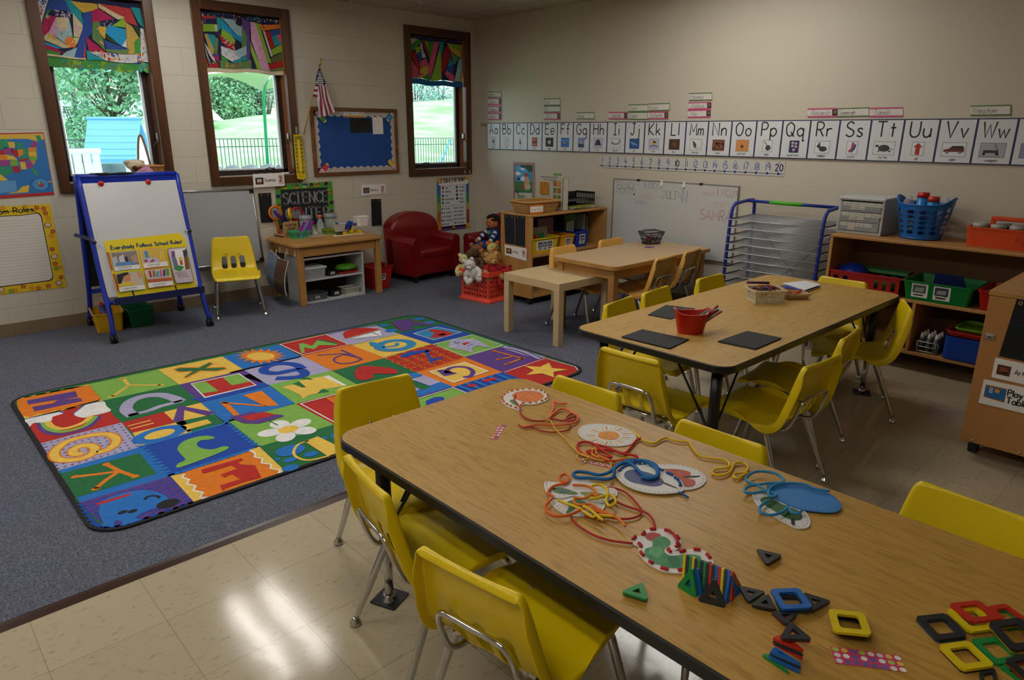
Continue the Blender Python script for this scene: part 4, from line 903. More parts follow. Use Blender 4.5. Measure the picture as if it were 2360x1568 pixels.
for sx in (-1, 1):
 for sy in (-1, 1): M().box((sx*.2745-(.05 if sx > 0 else 0), sy*.2745-(.05 if sy > 0 else 0), 0), (sx*.2745+(.05 if sx < 0 else 0), sy*.2745+(.05 if sy < 0 else 0), .39), BIR, .0015).build('leg', t)
def fab(h): return mat(h, .9, 0, .12, 60, .15, name='cotton_'+h)
F_ = {k: fab(v) for k, v in dict(nv='1b2148', tq='1f8f9c', bl='2a4a94', ye='c9a63e', cr='c9bd96', rd='b43a3c', mg='a81f55', gr='3f9038', lm='86ad32', pk='c99ab8', sk='94b8bd', cy='1f8fc4', dg='26431c', or_='d9792a', ol='5a5a34', wh='c6c9cc', pu='5c3f86', bk='1a1a22', red='a61f1c', bh='17608f', hp='cf5578', iv='cfc3a6', gd='b89a4a', sg='5d7d4a').items()}
def valance(i, crop, top, bot, zb, label, art, hem, hemlab):
 a, c = WINS[i]; t = thing('window_valance', label, 'curtain', ((a+c)/2, .03, zb), 0, 'patchwork curtains')
 d = D((0, .035, 0), (1, 0, 0), (0, 0, 1), .00025, crop); d.auto = 1; d.P(top, F_['nv']); d.up()
 art(d)
 ph = i*1.7; fold = lambda co: V((co.x, co.y+.007*sin(co.x*26+ph), co.z+.004*sin(co.x*21+ph)))
 d.b.refine(.02, fold); d.build('fabric', t)
 h = D((0, .033, 0), (1, 0, 0), (0, 0, 1), .0003, crop); hem(h); h.b.refine(.03, lambda co: fold(co)-V((0, .001, 0))); h.build('hem', t)
 z = WZ1-.075; M().cyl((a+.06, .035, z), (c-.06, .035, z), .008, mat('3a332c', .4, 1, name='dark_brass')).build('curtain_rod', t, world=True)
def v1(d):
 F = F_
 d.P('0,-60 170,-60 95,200 60,350 40,260', F['wh']); d.dots('0,-60 170,-60 95,200 60,350', 26, .02, [F['or_'], F['bl'], F['rd']])
 d.P('170,-40 320,-60 410,130 330,110 180,115 130,190 100,220', F['bl']); d.P('150,110 180,115 130,190 100,220', F['gr'])
 d.P('180,115 330,118 410,125 440,300 420,290 385,190 270,185 140,175', F['nv']); d.dots('180,115 330,118 410,125 385,190 270,185 140,175', 60, .006, [F['pk'], F['wh']])
 d.P('140,180 235,185 150,370 80,440 60,350 100,230', F['mg']); d.dots('140,180 180,185 100,370 60,350', 14, .015, [F['rd'], F['or_'], F['cr']])
 d.P('235,190 250,420 155,370', F['pk']); d.P('235,190 375,190 400,300 420,420 360,500 250,420', F['sk']); d.P('240,190 370,190 360,330 250,330', F['cr']); d.dots('250,300 420,300 400,480 260,440', 20, .008, [F['sg'], F['pk']])
 d.P('300,-60 400,0 520,130 545,290 440,190 400,130', F['tq']); d.P('390,0 520,30 690,50 700,100 630,130 540,145', F['ye']); d.dots('390,0 520,30 640,50 560,110', 20, .006, [F['rd'], F['sg']])
 d.P('420,140 545,290 470,480 380,540 360,500 430,420', F['cr']); d.ell(*d.px(395, 470), .034, .038, F['or_']); d.P('390,390 490,410 480,420 400,405', F['gr']); d.dots('430,250 520,300 460,460', 20, .008, [F['sg'], F['pk'], F['ye']])
 d.P('80,440 150,365 380,520 330,540', F['cr']); d.P('150,370 300,480 150,420', F['ye']); d.P('80,455 330,545 240,540 90,490', F['cy']); d.P('85,490 340,570 330,590 280,590 95,545', F['mg']); d.P('95,545 280,590 290,625 110,600', F['gr']); d.P('250,545 440,515 350,580 300,580', F['nv']); d.P('290,625 350,570 470,520 430,640', F['sk'])
 d.P('540,150 630,135 640,380 600,400 560,640 430,640 530,330', F['bl']); d.P('555,470 570,660 540,650', F['rd'])
 d.P('630,130 700,100 880,205 720,240 640,260', F['mg']); d.P('690,45 900,60 1060,100 1140,300 1000,240 985,180', F['rd']); d.P('700,45 1000,190 930,215 705,90', F['cr']); d.dots('700,45 1000,190 930,215 705,90', 30, .006, [F['sg'], F['ye']])
 d.P('1060,85 1165,100 1210,330 1145,260', F['tq']); d.P('640,250 720,245 700,360 760,450 780,570 640,440', F['sg']); d.dots('640,250 720,245 700,360 760,450 780,570 640,440', 30, .008, [F['mg'], F['tq'], F['ye']])
 d.P('720,240 950,210 850,290 730,295', F['nv']); d.dots('720,240 950,210 850,290 730,295', 50, .004, [F['wh']]); d.P('850,285 990,190 1020,310 940,290', F['lm']); d.P('700,300 790,300 775,440 720,380', F['ye'])
 d.P('800,290 850,280 1035,330 1040,400 965,510 780,370', F['cy']); d.P('775,380 965,505 800,450', F['dg']); d.P('760,445 1060,545 860,580 800,575', F['bl']); d.P('965,505 1040,400 1060,540', F['wh']); d.dots('965,505 1040,400 1060,540', 14, .008, [F['mg'], F['sk']])
 d.P('1000,240 1080,300 1160,440 1110,600 1030,600 1060,540 1040,330', F['gd']); d.P('1085,300 1145,310 1165,415', F['dg']); d.P('1100,470 1160,420 1185,600 1110,620', F['gr']); d.P('1165,320 1200,330 1265,700 1175,690', F['wh']); d.dots('1165,320 1200,330 1265,700 1175,690', 40, .01, [F['mg'], F['or_'], F['gr'], F['sk']])
 d.P('565,410 780,580 600,575', F['mg']); d.P('570,555 640,585 790,680 580,665', F['tq']); d.P('610,580 1160,610 1180,700 1090,700 790,680', F['wh']); d.dots('610,580 1160,610 1180,700 790,680', 40, .016, [F['or_'], F['rd'], F['bl'], F['ye']])
 d.P('780,550 1060,545 1020,600 790,580', F['sg']); d.P('105,600 560,645 560,660 110,625', F['cr'])
valance(0, (80, 0, 4.818), '0,-120 1180,20 1270,720 110,625', 0, 1.86, 'patchwork valance with bright green hem at the first window', v1,
  lambda h: (h.P('110,625 560,655 1265,712 1278,805 1110,780 800,770 420,748 130,740', F_['gr']), h.dots('110,625 560,655 1265,712 1278,805 800,770 130,740', 190, .02, [F_['lm'], F_['tq'], F_['sg']])), '')
def v2(d):
 F = F_
 d.dots('60,25 1130,110 1110,200 70,90', 90, .008, [F['or_'], F['cy'], F['sg'], F['wh']]); d.P('75,90 270,105 270,135 80,128', F['rd'])
 d.P('80,128 265,135 280,205 85,200', F['nv']); d.dots('80,128 265,135 280,205 85,200', 50, .006, [F['wh'], F['mg']]); d.P('90,205 285,205 290,300 95,300', F['lm']); d.P('250,210 285,205 290,295 265,290', F['cr']); d.P('110,300 290,305 270,350 150,325', F['nv'])
 d.P('150,330 260,350 270,520 240,530 180,450', F['tq']); d.P('110,330 150,330 250,540 240,600 190,560', F['gd']); d.P('260,370 300,390 290,590 240,590', F['sg']); d.P('110,440 160,500 250,640 265,700 190,725 140,600', F['wh'])
 for k in range(9): d.L('%d,%d %d,%d' % (112+k*6, 450+k*18, 190+k*10, 700+k*3), .004, F['bk'], 1 if not k else 0)
 d.P('215,600 305,590 310,700 260,660', F['mg']); d.P('215,600 305,590 300,620 225,625', F['pu']); d.P('130,640 190,725 300,700 310,765 140,765', F['red']); d.dots('140,700 300,700 310,765 140,765', 30, .009, [F['ye'], F['bk'], F['gr']])
 d.P('285,110 345,125 400,200 625,380 610,455 320,240', F['cy']); d.P('275,105 345,125 330,260 290,300', F['tq']); d.P('345,120 480,135 600,220 640,330 620,380 520,320', F['sk']); d.P('340,255 450,330 510,400 500,460 330,350', F['lm']); d.P('290,300 340,360 500,460 505,530 430,520 350,440', F['red']); d.dots('340,360 500,460 505,530 350,440', 30, .006, [F['wh']])
 d.P('510,410 620,455 600,535', F['bk']); d.P('510,470 570,540 510,545', F['bk']); d.P('480,100 600,130 590,240 520,200', F['bk']); d.dots('480,100 600,130 590,240 520,200', 20, .008, [F['wh'], F['pk']]); d.P('600,130 700,180 690,470 720,800 640,620 670,400', F['pu']); d.P('600,220 665,360 665,600 610,640 600,540', F['sg'])
 d.P('330,480 500,540 590,640 500,700 340,600', F['wh']); d.dots('330,480 500,540 590,640 500,700 340,600', 26, .01, [F['pk'], F['sk']]); d.P('500,540 660,490 665,600 560,640', F['sk']); d.P('330,610 400,640 440,720 340,670', F['gr']); d.P('470,670 660,620 680,665 500,705', F['tq']); d.P('320,670 500,705 720,670 725,775 325,770', F['sg']); d.dots('320,670 500,705 720,670 725,775 325,770', 120, .006, [F['hp'], F['red'], F['ye']])
 d.P('705,180 760,180 960,790 850,790 720,420', F['pk']);
 for x, y in ((740, 300), (795, 400), (835, 520), (850, 680)): q = d.px(x, y); d.line([(q[0]+.014*cos(k), q[1]+.014*sin(k)) for k in (0, 1, 2, 3, 4, 5)], .004, F['hp'], True)
 d.P('760,180 815,195 980,700 930,695', F['lm']); d.P('705,430 850,785 795,785 715,560', F['lm']); d.P('712,560 785,785 730,785', F['nv']); d.P('815,195 1120,215 1110,260 850,280', F['or_']); d.dots('815,195 1120,215 1110,260 850,280', 20, .007, [F['bk']])
 d.P('860,280 890,290 1000,620 970,610', F['wh']); d.P('890,290 960,285 1025,490 970,530', F['red']); d.P('960,285 1115,260 1115,460 1025,490', F['bl']); d.P('985,360 1110,340 1115,460 1025,490', F['tq']); d.P('1045,345 1085,335 1112,380 1112,445 1080,430', F['hp']); d.P('970,530 1120,460 1125,560 990,605', F['lm']); d.P('965,640 1130,565 1135,680 975,700', F['ol']); d.P('935,710 1138,680 1138,760 955,785', F['red']); d.P('955,785 1138,762 1140,805 960,800', F['sg'])
valance(1, (450, 20, 5.6), '60,15 1135,110 1142,810 140,770', 0, 1.83, 'patchwork valance with pale frilled hem at the middle window', v2,
  lambda h: h.P('140,768 725,775 1142,806 1148,866 940,850 700,826 145,828', F_['iv']), '')
def v3(d):
 F = F_
 d.dots('90,70 880,140 870,190 95,110', 50, .005, [F['wh'], F['rd']]); d.P('92,110 200,130 170,190 95,215', F['wh']); d.dots('92,110 200,130 170,190 95,215', 14, .006, [F['rd'], F['bk']]); d.P('95,215 210,140 260,160 250,200 150,290 95,305', F['gr'])
 d.P('160,260 240,240 240,320 190,355', F['lm']); d.P('190,355 250,330 260,440 240,465', F['bl']); d.P('240,230 265,180 335,400 270,420', F['wh']); d.dots('240,230 265,180 335,400 270,420', 20, .006, [F['rd'], F['bk']]); d.P('95,320 160,310 245,560 220,610', F['red'])
 d.P('95,375 215,600 215,705 105,695', F['hp']); d.P('230,470 340,410 375,500 245,560', F['hp']); d.dots('95,375 215,600 215,705 105,695', 20, .005, [F['bk']]); d.P('240,570 372,505 380,620 260,715 220,715', F['ye'])
 for x, y, c in ((285, 655, 'or_'), (320, 630, 'sk'), (352, 605, 'red'), (250, 655, 'mg')): d.ell(*d.px(x, y), .012, .016, F[c])
 d.P('262,140 290,150 350,330 380,480 280,290', F['nv']); d.P('275,140 310,150 370,280 370,390 300,240', F['red']); d.P('310,150 355,155 385,280 375,310', F['lm']); d.P('355,155 450,165 390,440', F['gr']); d.P('450,165 515,170 400,730 375,520', F['hp']); d.dots('450,165 515,170 400,730 375,520', 40, .005, [F['bk']]); d.P('520,260 548,400 552,740 405,740', F['lm']); d.P('515,170 590,180 570,320 545,400 520,260', F['tq'])
 d.P('380,620 400,740 265,715', F['gr']); d.P('590,180 635,180 600,330 560,420', F['bk']); d.dots('590,180 635,180 600,330 560,420', 20, .006, [F['rd'], F['gr'], F['ye']]); d.P('600,270 640,225 685,290 690,400 600,600 560,660 550,450', F['red'])
 d.P('640,185 670,190 855,350 840,415 700,310', F['ye']); d.P('665,190 860,215 855,340 700,240', F['lm']); d.P('790,210 862,215 858,270', F['gd']); d.P('690,320 810,400 740,510', F['sg']); d.dots('690,320 810,400 740,510', 14, .008, [F['bk'], F['tq']]); d.P('690,400 730,490 640,560', F['tq']); d.P('640,540 740,500 725,640 620,590', F['bl']); d.P('625,590 735,650 750,745 690,745 600,650', F['hp']); d.P('560,655 690,745 560,745', F['nv'])
 d.P('800,430 860,400 860,560 800,755 745,740', F['sk']); d.P('860,570 860,765 800,755', F['gd'])
valance(2, (930, 70, 6.4), '90,60 890,130 858,765 105,700', 0, 1.80, 'patchwork valance with plain blue hem at the window by the corner', v3,
  lambda h: h.P('102,698 400,738 865,765 868,838 640,826 440,815 300,812 180,788 105,782', F_['bh']), '')
t = thing('bulletin_board', 'blue-papered bulletin board in an oak frame with scalloped border', 'bulletin board', (-1.465, 0, 1.025))
OAK = wood('golden_oak', '5f3a18', '7d5126', 'x', 1, .5)
bx0, bx1, bz0, bz1 = -1.922, -1.008, 1.028, 1.628
b = M()
for a, c in (((bx0, -.022, bz0), (bx1, 0, bz0+.032)), ((bx0, -.022, bz1-.032), (bx1, 0, bz1)), ((bx0, -.022, bz0+.032), (bx0+.032, 0, bz1-.032)), ((bx1-.032, -.022, bz0+.032), (bx1, 0, bz1-.032))): b.box(a, c, OAK, .002)
b.build('frame', t, world=True)
d = wallL((690, 230, 1981/240), -.006); d.rect(bx0+.03, bz0+.03, bx1-.03, bz1-.03, mat('1d4c96', .85, 0, .06, 6, name='blue_paper')); d.b.box((bx0+.03, -.006, bz0+.03), (bx1-.03, -.0005, bz1-.03), OAK); d.build('backing_paper', t)
d = wallL((690, 230, 1981/240), -.008); d.up(2); SC_ = mat('c9c2bb', .8, name='dotted_border'); DT = mat('8d5f55', .8, name='border_dot')
def scallop(p0, p1, w, nrm, n, amp=.018):
 a = [p0, p1]; pts = []
 for i in range(n*6+1):
  q = i/(n*6); s_ = w+amp*abs(sin(pi*q*n)); pts.append((p0[0]+(p1[0]-p0[0])*q+nrm[0]*s_, p0[1]+(p1[1]-p0[1])*q+nrm[1]*s_))
 d.poly([p0]+pts+[p1], SC_)
e = .032
scallop((bx0+e, bz0+e), (bx1-e, bz0+e), .03, (0, 1), 12); scallop((bx0+e, bz1-e), (bx1-e, bz1-e), .03, (0, -1), 12)
scallop((bx0+e, bz0+e), (bx0+e, bz1-e), .03, (1, 0), 8); scallop((bx1-e, bz0+e), (bx1-e, bz1-e), .03, (-1, 0), 8)
d.up()
for i in range(52):
 for zz in (.010, .024): d.ell(bx0+.045+i*.0162+(.008 if zz > .02 else 0), bz0+e+zz, .0035, .0035, DT, 6).ell(bx0+.045+i*.0162+(.008 if zz > .02 else 0), bz1-e-zz, .0035, .0035, DT, 6)
for i in range(32):
 for zz in (.010, .024): d.ell(bx0+e+zz, bz0+.045+i*.0162+(.008 if zz > .02 else 0), .0035, .0035, DT, 6).ell(bx1-e-zz, bz0+.045+i*.0162+(.008 if zz > .02 else 0), .0035, .0035, DT, 6)
d.build('scalloped_border', t)
d = wallL((690, 230, 1981/240), -.011); d.up(4); slab_ = d.b
d.P('838,205 1228,207 1230,342 842,337', mat('d08a2c', .7, name='orange_card')).P('838,222 1228,224 1230,300 842,300', PAPER, 1).up(); q = d.px(1035, 285); d.text("We like to write!", q[0], q[1], .028, INK, .07, 'c', 0, 1.5, .85)
d.build('title_strip', t)
d = wallL((690, 230, 1981/240), -.010); d.up(3); d.P('955,350 1360,358 1370,618 975,630', mat('1a1d1c', .8, name='black_paper')); q = d.px(1130, 470); d.text('q', q[0], q[1], .03, mat('4a3a6a', .8, name='purple_chalk'), .1); q = d.px(1220, 430); d.text('mar', q[0], q[1], .025, mat('2a5a66', .8, name='teal_chalk'), .09)
d.build('paper_sheet', label='black paper with faint chalk letters pinned on the blue bulletin board', cat='paper')
d = wallL((690, 230, 1981/240), -.010); d.up(3); d.P('1384,330 1580,330 1598,655 1400,655', PAPER).up(); q = d.px(1480, 372); d.text('A', q[0], q[1], .018, mat('8a8a96', .8, name='pencil'), .07, 'c'); d.build('paper_sheet', label='white sheet pinned beside the black paper on the bulletin board', cat='paper')
def pencil(px0, px1, col, label):
 a = V(wallL((690, 230, 1981/240)).px(*px0)); c = V(wallL((690, 230, 1981/240)).px(*px1)); u = (c-a).normalized(); v = V((-u.y, u.x)); L = (c-a).length; w = .026
 d = wallL(None, -.0125); P_ = lambda s_, r: tuple(a+u*(L*s_)+v*(r*w))
 d.b.loft([[d.o+V((q[0], -k, q[1])) for q in (P_(0, .8), P_(.1, 1), P_(.8, 1), P_(1, 0), P_(.8, -1), P_(.1, -1), P_(0, -.8))][::-1] for k in (-.003, .003)], INK)
 d.o = d.o+V((0, -.003, 0))
 d.poly([P_(.02, .7), P_(.1, .9), P_(.3, .9), P_(.3, -.9), P_(.1, -.9), P_(.02, -.7)], mat('d79ab2', .7, name='pink_card')); d.poly([P_(.3, .9), P_(.36, .9), P_(.36, -.9), P_(.3, -.9)], PAPER); d.poly([P_(.36, .9), P_(.8, .9), P_(.76, .3), P_(.8, 0), P_(.76, -.3), P_(.8, -.9), P_(.36, -.9)], mat(col, .6, name='card_'+col)); d.poly([P_(.8, .85), P_(.9, .45), P_(.9, -.45), P_(.8, -.85)], mat('e2c79a', .7, name='wood_card'))
 d.build('paper_pencil', label=label, cat='cutout', group='paper pencil cut-outs')
pencil((1790, 215), (1640, 425), '3a9ad0', 'light blue paper pencil at the top right corner of the bulletin board')
pencil((375, 1415), (545, 1195), 'd03a4a', 'red paper pencil at the lower left corner of the bulletin board')
pencil((1835, 1320), (1660, 1130), 'e0c020', 'yellow paper pencil at the lower right corner of the bulletin board')
pencil((300, 215), (505, 450), '4f8a3a', 'green paper pencil half hidden behind the hanging flag')
t = thing('flag', 'small American flag hanging furled on a wooden stick over the bulletin board', 'flag', (-1.97, -.06, 1.3))
p0 = bp(700, 310, 'y', -.02); p1 = bp(737, 150, 'y', -.12)
M().tube([p0, p1], .006, mat('b09a5e', .5, name='pale_dowel'), 8).build('pole', t, world=True)
u = (p1-p0).normalized(); M().lathe([(.004, 0), (.009, .01), (.011, .03), (.006, .05), (.001, .07)], mat('a8903a', .35, 1, name='brass_gilt'), n=10, T=Matrix.Translation(p1-u*.01) @ u.to_track_quat('Z', 'Y').to_matrix().to_4x4()).build('finial', t, world=True)
NVF, RDF, WHF = mat('1c2748', .85, name='flag_navy'), mat('8e2232', .85, name='flag_red'), mat('cfccd0', .85, name='flag_white')
d = D((0, -.13, 0), (1, 0, 0), (0, 0, 1), .001, (670, 130, 371/120))
d.P('205,55 250,198 190,215 175,180', NVF); d.up()
for r in range(9):
 y = 80+r*15;
 for c in range(5):
  x = 206-r*.6+(c-2)*11+(5 if r % 2 else 0); wdt = (y-55)*.20
  if abs(x-(206+(y-55)*.05)) < wdt: q = d.px(x, y); d.poly([(q[0]+.009*(1 if k % 2 == 0 else .45)*sin(2*pi*k/10), q[1]+.009*(1 if k % 2 == 0 else .45)*cos(2*pi*k/10)) for k in range(10)], WHF)
ns = 7
for k in range(ns):
 t0, t1 = k/ns, (k+1)/ns; xt = lambda q: 190+60*q; xb = lambda q: 200+115*q; yb = lambda q: 438-42*q
 d.P('%f,%f %f,%f %f,%f %f,%f %f,%f %f,%f' % (xt(t0), 214-16*t0, xt(t1), 214-16*t1, (xt(t1)+xb(t1))/2-6, 300, xb(t1), yb(t1), xb(t0), yb(t0), (xt(t0)+xb(t0))/2-6, 310), RDF if k % 2 else WHF)
for k in range(6):
 y = 175+k*19; d.P('%f,%f %f,%f %f,%f %f,%f' % (178-k*3.4, y, 195, y+3, 193, y+22, 175-k*3.4, y+19), WHF if k % 2 == 0 else RDF)
d.b.refine(.011, lambda co: V((co.x, co.y+.006*sin((co.x+co.z*.35)*75), co.z))); d.build('cloth', t)
t = thing('wall_thermometer', 'tall yellow classroom thermometer hanging beside the middle window', 'thermometer', (-2.03, 0, 1.02))
YP = mat('e2c40e', .4, name='yellow_plastic'); th = (670, 130, 371/120)
d = wallL(th, -.026); pts = [d.px(*q) for q in ((20, 580), (26, 562), (48, 556), (70, 562), (80, 585), (104, 845), (100, 868), (80, 878), (55, 872), (42, 850))]
pts = [tuple(q[:2]) for q in spline([V((a, c, 0)) for a, c in pts], 4, True)]
slab(d, pts, .008, YP); d.up()
d.P('52,600 60,600 78,820 70,820', mat('f0dc60', .4, name='scale_strip'));
for k in range(9):
 y = 606+k*27; x = 36+k*2.2; q = d.px(x, y+8); d.text(str(abs(50-10*k)), q[0], q[1], .022, INK, .16, 'c', 0, 1.5, .9)
 q = d.px(x+38, y+9); d.text(str(abs(120-20*k)), q[0], q[1], .024, INK, .16, 'c', 0, 1.4, .9)
q = d.px(54, 580); d.text('CLASSROOM', q[0], q[1], .016, INK, .15, 'c', 0, 1.2, .75); q = d.px(55, 592); d.text('THERMOMETER', q[0], q[1], .014, INK, .15, 'c', 0, 1.2, .7)
q = d.px(76, 845); d.line([(q[0]+.02*cos(k*.6), q[1]+.02*sin(k*.6)) for k in range(11)], .003, INK)
d.build('body', t); q = bp(683.5, 305, 'y', -.03); M().box((q.x-.008, -.034, q.z-.01), (q.x+.008, -.022, q.z+.045), CLEAR, .002).build('hook', t, world=True)
t = 0
def poster(name, d, corners, th, m, **k): slab(d, [d.px(*q) for q in corners], th, m); return d
d = wallL((0, 280, 971/260), -.002); BLM = mat('2b74b8', .5, name='map_blue')
poster('', d, ((-330, 108), (375, 94), (468, 632), (-330, 690)), .0012, mat('b52a2a', .5, name='poster_red'))
d.P('-325,118 372,104 462,606 -325,662', BLM); d.P('-325,118 372,104 380,150 330,175 240,150 120,150 -325,175', mat('d8b24a', .5, name='map_yellow'), 1)
MC = [mat(c, .5, name='map_'+c) for c in ('2f8f6a', '9c3f80', 'a82a2e', 'd98a2e', '7cae38', 'e0b93c', '3f9a48')]
for s_, k in (('-60,160 20,150 70,160 60,235 -60,240', 0), ('30,228 100,228 112,275 40,280', 1), ('-60,245 30,245 45,285 -60,290', 2), ('95,240 150,240 162,308 118,300', 2), ('62,175 125,178 130,228 80,225', 5), ('135,180 195,185 198,240 150,245', 0), ('150,245 198,240 200,285 162,308', 3), ('198,240 235,235 240,280 205,285', 6),
          ('-60,290 55,285 65,330 -60,338', 3), ('55,285 118,300 150,330 65,330', 5), ('-60,338 75,332 85,380 -60,385', 1), ('85,335 148,332 158,380 92,385', 4), ('158,330 240,315 245,335 165,345', 2), ('168,350 215,348 230,412 185,412', 5), ('218,345 262,342 290,400 235,405', 1), ('250,310 322,300 318,330 262,340', 4), ('262,340 310,335 290,375', 3), ('240,225 315,222 312,255 245,262', 3), ('245,262 312,258 318,300 240,305', 5), ('255,200 300,165 325,205 290,225', 1), ('305,118 345,120 360,160 325,180', 0), ('100,388 160,385 182,440 118,438', 2), ('-60,385 95,388 110,440 40,470 -60,440', 0), ('265,405 300,410 328,465 310,468', 6), ('200,290 250,285 240,315 165,330', 0)): d.P(s_, MC[k], 1 if s_.startswith('-60,160') else 0)
d.P('-60,440 0,450 70,505 40,510 -60,512', MC[5]); d.P('-60,515 135,510 145,608 -60,620', mat('5f9ad0', .5, name='inset_blue')); d.P('195,560 250,548 245,610 60,622 150,600', MC[5])
q = d.px(348, 542); d.ell(q[0], q[1], .054, .045, mat('1b3f8a', .4, name='globe_rim'), 26); d.up(); d.ell(q[0], q[1], .049, .041, mat('4a90cc', .4, name='globe_blue'), 26); d.up().P('318,515 350,520 380,550 350,570 330,550', MC[2]).P('320,510 345,518 350,545 330,540', MC[4], 1)
d.P('410,515 440,515 435,525 415,524', MC[5]); d.build('map_poster', label='colourful United States map poster at the far left of the window wall', cat='poster')
d = wallL((0, 280, 971/260), -.002); YW = mat('e3bf18', .5, name='rules_yellow')
poster('', d, ((-370, 755), (430, 708), (575, 1425), (-370, 1535)), .0012, YW)
def RRp(pts, r=.02):
 a = [V(d.px(*q)) for q in pts]; o = []
 for i, p in enumerate(a):
  u1 = (a[i-1]-p).normalized()*r; u2 = (a[(i+1) % len(a)]-p).normalized()*r
  o += [tuple(p+u1), tuple(p+(u1+u2)*.3), tuple(p+u2)]
 return o
d.poly(RRp(((-320, 812), (352, 780), (466, 1370), (-320, 1470), ), .03), INK); d.up(); d.poly(RRp(((-320, 820), (345, 788), (458, 1362), (-320, 1462)), .03), mat('ddd8d0', .6, name='chart_white')); d.up()
for k in range(21): d.L('%d,%d %d,%d' % (-310, 872+k*28, 358+k*4.8, 842+k*25.2), .0016, mat('a8a49c', .7, name='rule_line'))
d.P('-300,790 150,770 165,755 300,758 305,795 170,812 -300,832', INK, 1); d.P('-300,795 150,775 170,760 296,763 300,790 170,806 -300,826', YW, 1); d.up(); q = d.px(-290, 822); q1 = d.px(292, 796); d.text('Classroom Rules', q[0], q[1], .036, INK, .17, 'l', 0, 1.7, 1, .02, q1[0]-q[0])
R = random.Random(3)
for (x, y, c) in ((315, 742, 'r'), (375, 750, 'a'), (215, 735, 'o'), (390, 790, 'r'), (415, 835, 'o'), (455, 945, 'r'), (448, 1100, 'r'), (475, 1225, 'r'), (482, 1265, 'g'), (525, 1340, 'r'), (415, 1415, 'r'), (332, 1435, 'a'), (200, 1420, 'r'), (95, 1460, 'g'), (130, 1455, 'o'), (275, 1435, 'o'), (20, 745, 'o'), (440, 985, 'o'), (520, 1255, 'o'), (-60, 750, 'r')):
 q = d.px(x, y); mm = {'r': 'b0302a', 'a': 'c03a22', 'o': 'd98a20', 'g': '5a9a2a'}[c]; mm = mat(mm, .6, name='print_'+mm)
 for k in range(5): d.ell(q[0]+.011*cos(k*1.257+x), q[1]+.011*sin(k*1.257+x), .008, .005, mm, 7, k*1.257+x)
for x, y in ((412, 892), (467, 1163), (507, 1390), (5, 1450)):
 q = d.px(x, y); d.ell(q[0], q[1], .021, .019, INK, 16); d.up(); d.ell(q[0], q[1], .017, .016, mat('e6c8b4', .6, name='peach_print'), 16); d.up(); d.line([(q[0]-.007, q[1]-.004), (q[0], q[1]-.009), (q[0]+.007, q[1]-.004)], .0025, INK)
d.build('rules_poster', label='yellow-bordered Classroom Rules chart with empty lines below the map', cat='poster')
GM = mat('a7a7a8', .35, .7, name='grey_aluminium'); t = thing('leaning_whiteboard', 'grey-framed whiteboard standing on its edge between easel and science table', 'whiteboard', (-2.9, -.04, .3))
c0 = [bp(300, 450, 'y', -.03), bp(585, 437, 'y', -.03), bp(600, 603, 'y', -.05), bp(300, 628, 'y', -.05)]; c0 = [V((-3.32, -.012, .958)), V((-2.512, -.012, .945)), V((-2.497, -.05, .335)), V((-3.32, -.05, .345))]
b = M().loft([[p+V((0, -.004, 0)) for p in c0], [p+V((0, .004, 0)) for p in c0]], mat('a9abaf', .25, name='dull_whiteboard')); b.build('panel', t, world=True)
for i in range(4): M().tube([c0[i], c0[(i+1) % 4]], .011, GM, 8).build('frame', t, world=True)
for p, s_ in ((c0[1], 1), (c0[2], -1)): M().box((p.x-.03, p.y-.016, p.z-(.03 if s_ > 0 else .008)), (p.x+.008, p.y+.012, p.z+(.008 if s_ > 0 else .03)), BLACKP, .005).build('corner_cap', t, world=True)
def pocket(d, pts, label, gm=(.25, .75), col='0d1114'):
 a, b_, c, e_ = [V(d.px(*q)) for q in pts]; m = mat(col, .85, name='black_cloth_'+col)
 slab(d, [tuple(q) for q in (a, b_, c, e_)], .004, m); d.up()
 for k in (.42, .98): l = a.lerp(e_, k); r = b_.lerp(c, k); d.line([tuple(l), tuple(r)], .0015, mat('2b3640', .8, name='seam'))
 l = a.lerp(e_, .42); r = b_.lerp(c, .42); mdd = (l+r)/2; bt = (e_+c)/2; d.line([tuple(mdd), tuple(bt)], .0015, mat('2b3640', .8, name='seam'))
 for k in gm:
  p = a.lerp(b_, k)+(e_-a)*.06; d.ell(p.x, p.y, .0085, .0085, mat('b8a888', .3, 1, name='eyelet'), 14); d.up(); d.ell(p.x, p.y, .0045, .0045, INK, 10)
 return d
pocket(wallL((560, 380, 4.356), -.006), ((150, 287), (277, 280), (300, 575), (182, 583)), 0).build('pocket_chart', label='black cloth pocket strip between the leaning whiteboard and SCIENCE poster', cat='pocket chart')
pocket(wallL((560, 380, 4.356), -.006), ((1287, 345), (1383, 342), (1392, 607), (1293, 613)), 0).build('pocket_chart', label='black cloth pocket strip on blue hooks beside the red armchair', cat='pocket chart')
